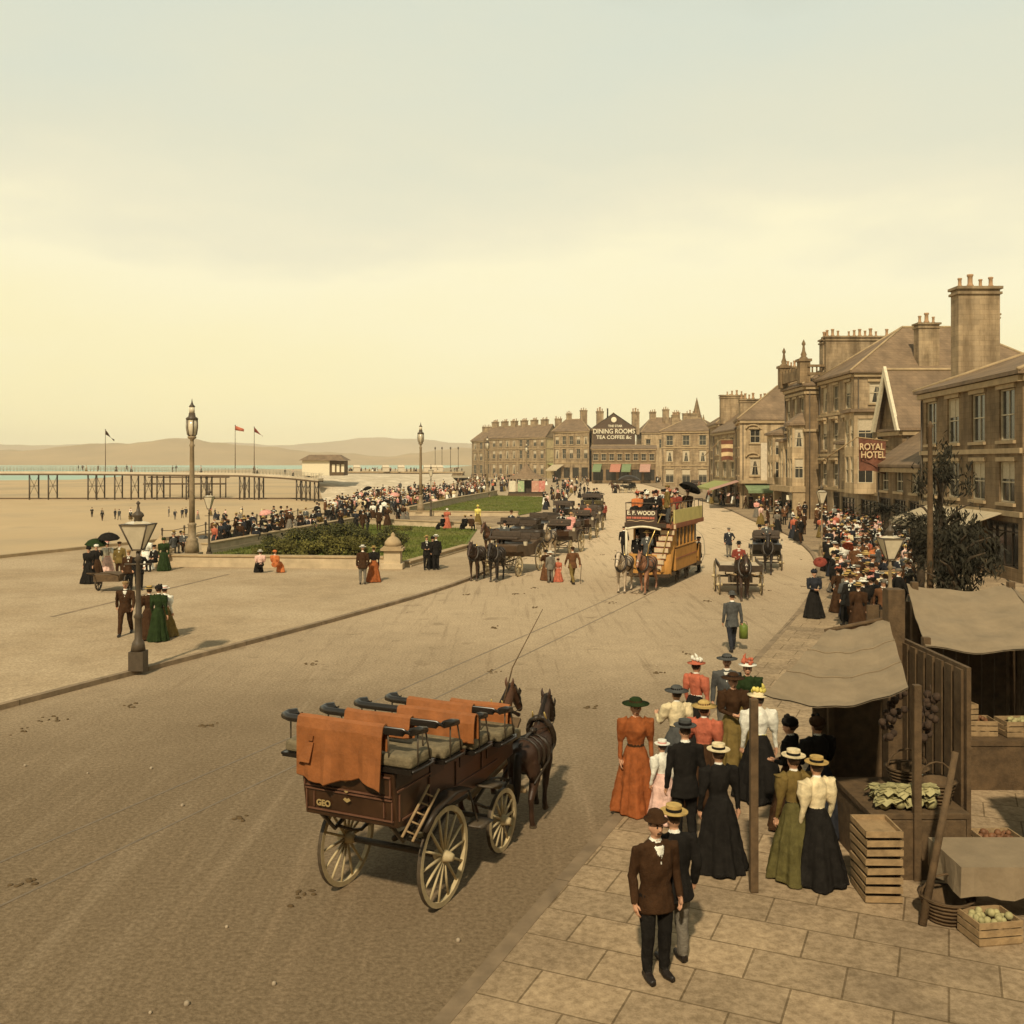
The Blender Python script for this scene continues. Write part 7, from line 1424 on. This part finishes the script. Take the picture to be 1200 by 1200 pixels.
def cabbage_mesh(seed, m):
    rr = random.Random(seed); b = MB(); b.ball((0, 0, .09), .085, 10, 0)
    for i in range(16):
        a, e = rr.uniform(0, 2 * PI), rr.uniform(.1, 1.2); d = Vector((math.cos(a) * math.cos(e), math.sin(a) * math.cos(e), math.sin(e))); c = Vector((0, 0, .09)) + d * .10; s = Vector((-d.y, d.x, 0)).normalized() * .06; u = s.cross(d) * 1.0
        b.add([c - s - u, c + s * .6 - u * 1.1, c + s * 1.2 + d * .03, c + u + d * .05, c - s * 1.1 + d * .02], [(0, 1, 2, 3, 4)], 0, True)
    return b.mesh('cabbage', [m])
CAB = [cabbage_mesh(i, mat('cabbage leaf', (.34, .30, .14), .7, .35, 9)) for i in range(3)]; rr = random.Random(4)
for k in range(16): link('cabbage', CAB[k % 3], None, (4.95 + (k % 4) * .19 + rr.uniform(-.03, .03), 13.0 + (k // 4 % 3) * .2, .99 + (.13 if k > 11 else 0)), rr.uniform(0, 6), 'pale loose leaved cabbage piled on the stall counter', 'cabbage', 'cabbages piled on the counter')
def basket(x, y, z, label, w=.3):
    b = MB(); b.lathe([(w * .7, 0), (w, .28), (w + .03, .30), (w - .03, .29), (w * .66, .04), (.01, .04)], (0, 0, 0), 18)
    for k in range(6): b.tube([((w * .7 + w * .3 * (k / 5) + .008) * math.cos(a * PI / 9), (w * .7 + w * .3 * (k / 5) + .008) * math.sin(a * PI / 9), .03 + k * .05) for a in range(19)], .014, 5)
    t = link('basket', b.mesh('basket', [WOOD]), None, (x, y, z), 0, label, 'basket', 'baskets at the stall'); h = MB(); h.tube([(w * math.cos(PI * j / 8), 0, .28 + .26 * math.sin(PI * j / 8)) for j in range(9)], .014, 5); h.build('handle', WOOD, t)
for k in range(6):
    b = MB(); rr = random.Random(k)
    for q in range(9): b.ball((rr.gauss(0, .05), rr.gauss(0, .05), -.12 - q * .045), rr.uniform(.04, .065), 7)
    b.tube([(0, 0, 0), (0, 0, -.14)], .008, 5); link('hanging_bundle', b.mesh('hanging_bundle', [mat('dark dried bundle', (.05, .03, .018), .9, .4, 12)]), None, (4.98 + .16 * k, 13.0 + .28 * (k % 3), 2.42 + .05 * (k % 3)), 0, 'dark bundle hanging under the stall awning', 'bundle', 'bundles hanging in the stall')
basket(5.75, 13.3, .99, 'dark round basket on the stall counter', .24); basket(5.6, 13.9, .99, 'larger dark basket at the back of the stall counter', .28); basket(5.2, 11.75, .12, 'dark basket on the pavement in front of the stall counter', .3)
t = empty('trestle_table', (6.0, 11.9, .12), 'low trestle table covered with a pale cloth at the right of the stall', 'table'); b = MB(); b.box((0, 0, .72), (1.5, .9, .04)); b.build('top', WOOD, t)
for x in (-.6, .6): b = MB(); b.tube([(x, -.35, 0), (x, 0, .7)], .03, 6); b.tube([(x, .35, 0), (x, 0, .7)], .03, 6); b.build('trestle', WOOD, t)
b = MB(); n = 20; vs = []
per = [(-.76 + 1.52 * i / 10, -.46) for i in range(10)] + [(.76, -.46 + .92 * i / 6) for i in range(6)] + [(.76 - 1.52 * i / 10, .46) for i in range(10)] + [(-.76, .46 - .92 * i / 6) for i in range(6)]
k = len(per); vs = [(x, y, .75) for x, y in per] + [(x * (1.03 + .03 * math.sin(i * 2.1)), y * (1.05 + .05 * math.sin(i * 2.1)), .40 + .03 * math.sin(i * 1.3)) for i, (x, y) in enumerate(per)]
b.add(vs, [tuple(range(k))] + [(i, k + i, k + (i + 1) % k, (i + 1) % k) for i in range(k)], 0); o = b.build('tablecloth', CANVAS); o.location = (6.0, 11.9, .12); tag(o, 'pale cloth draped over the trestle table by the stall', 'tablecloth')
b = MB(); b.tube([(0, 0, 0), (.62, .5, 1.9)], [.05, .04], 8); link('leaning_pole', b.mesh('leaning_pole', [WOOD]), None, (4.85, 11.6, .12), 0, 'dark timber pole leaning against the stall', 'pole')
def sheet(b, a, c, e, f, sg):
    a, c, e, f = map(Vector, (a, c, e, f)); n = 14; vs = []
    for s in (0, -.02):
        for j in range(n + 1):
            for i in range(n + 1):
                u, v = i / n, j / n; p = a.lerp(c, u).lerp(f.lerp(e, u), v); vs.append((p.x, p.y, p.z - sg * math.sin(PI * u) - sg * .5 * math.sin(PI * v) + .02 * math.sin(u * 13 + v * 9) + .015 * math.sin(v * 21 - u * 4) + s))
    M = (n + 1) ** 2
    for j in range(n):
        for i in range(n): q = (j * (n + 1) + i, j * (n + 1) + i + 1, (j + 1) * (n + 1) + i + 1, (j + 1) * (n + 1) + i); b.add([vs[z] for z in q], [(0, 1, 2, 3)], 0, True); b.add([vs[z + M] for z in q], [(3, 2, 1, 0)], 0, True)
# second stall with white canvas and dark boarding
S2 = empty('market_stall', (8.2, 17.5, .12), 'second stall with white canvas top behind dark timber boards', 'stall'); b = MB()
sheet(b, (6.7, 15.9, 2.62), (8.9, 15.9, 2.68), (9.3, 18.4, 3.3), (7.4, 18.4, 3.3), .12); b.build('awning', CANVAS, S2, True); b = MB(); sheet(b, (8.92, 15.9, 2.68), (10.6, 16.4, 2.0), (10.8, 18.6, 2.5), (9.32, 18.4, 3.3), .10); b.build('awning', CANVAS, S2, True)
timber(6.75, 16, .12, 2.74, .12, par=S2); timber(8.95, 16, .12, 2.78, .12, par=S2); timber(7.5, 18.3, .12, 3.36, .12, par=S2); timber(9.3, 18.3, .12, 3.36, .12, par=S2)
b = MB(); b.box((8.0, 16.8, .9), (2.2, .9, .08)); b.box((8.0, 16.4, .48), (2.2, .06, .8)); b.build('counter', WOOD, S2, True)
b = MB()
for k in range(17): b.box((6.8 + k * .24, 18.5, 1.5 + .1 * math.sin(k * 5)), (.22, .05, 2.8))
for k in range(9): b.box((9.42, 16.1 + k * .27, 1.3), (.05, .25, 2.4))
b.build('back_boards', WOOD, S2, True)
for k, (x, y, z, lab) in enumerate(((7.3, 16.75, .94, 'left crate on the counter of the second stall'), (7.95, 16.8, .94, 'middle crate on the counter of the second stall'), (8.6, 16.75, .94, 'right crate on the counter of the second stall'), (7.6, 16.78, 1.22, 'upper crate stacked on the second stall counter'), (6.35, 12.9, .12, 'crate on the pavement beside the trestle table'), (6.4, 12.95, .42, 'crate on top of the one beside the trestle table'), (5.5, 11.3, .12, 'crate in front of the trestle table'))):
    t = empty('crate', (x, y, z), lab, 'crate', 'slatted crates at the stalls'); t.rotation_euler.z = (k * .7 % .3) - .15; b = MB(); b.box((0, 0, .015), (.52, .40, .02))
    for q in range(3):
        for sy_ in (-.2, .2): b.box((0, sy_, .055 + q * .09), (.54, .018, .07))
        for sx_ in (-.26, .26): b.box((sx_, 0, .055 + q * .09), (.018, .38, .07))
    b.build('slats', WOOD_LT, t); b = MB(); rr = random.Random(k)
    for q in range(22): b.ball((rr.uniform(-.2, .2), rr.uniform(-.14, .14), .20 + rr.uniform(0, .07)), rr.uniform(.035, .05), 8)
    b.build('produce', mat('dusky fruit', (.16, .07, .03), .6, .4, 9) if k % 2 else CAB[0].materials[0], t)
b = MB(); rr = random.Random(9)
for k in range(26): b.box((7.3 + k * .17, 13.6 + k * .02, 1.25 + rr.uniform(-.12, .12)), (.16, .04, 2.3 + rr.uniform(-.2, .2)), 0, rr.uniform(-.03, .03))
b.box((9.4, 13.78, .9), (4.4, .05, .1)); b.box((9.4, 13.78, 1.8), (4.4, .05, .1)); link('board_fence', b.mesh('board_fence', [WOOD]), None, (0, 0, .1), 0, 'rough dark board fence behind the trestle table at the right edge', 'fence')
print('people', len(PEOPLE))
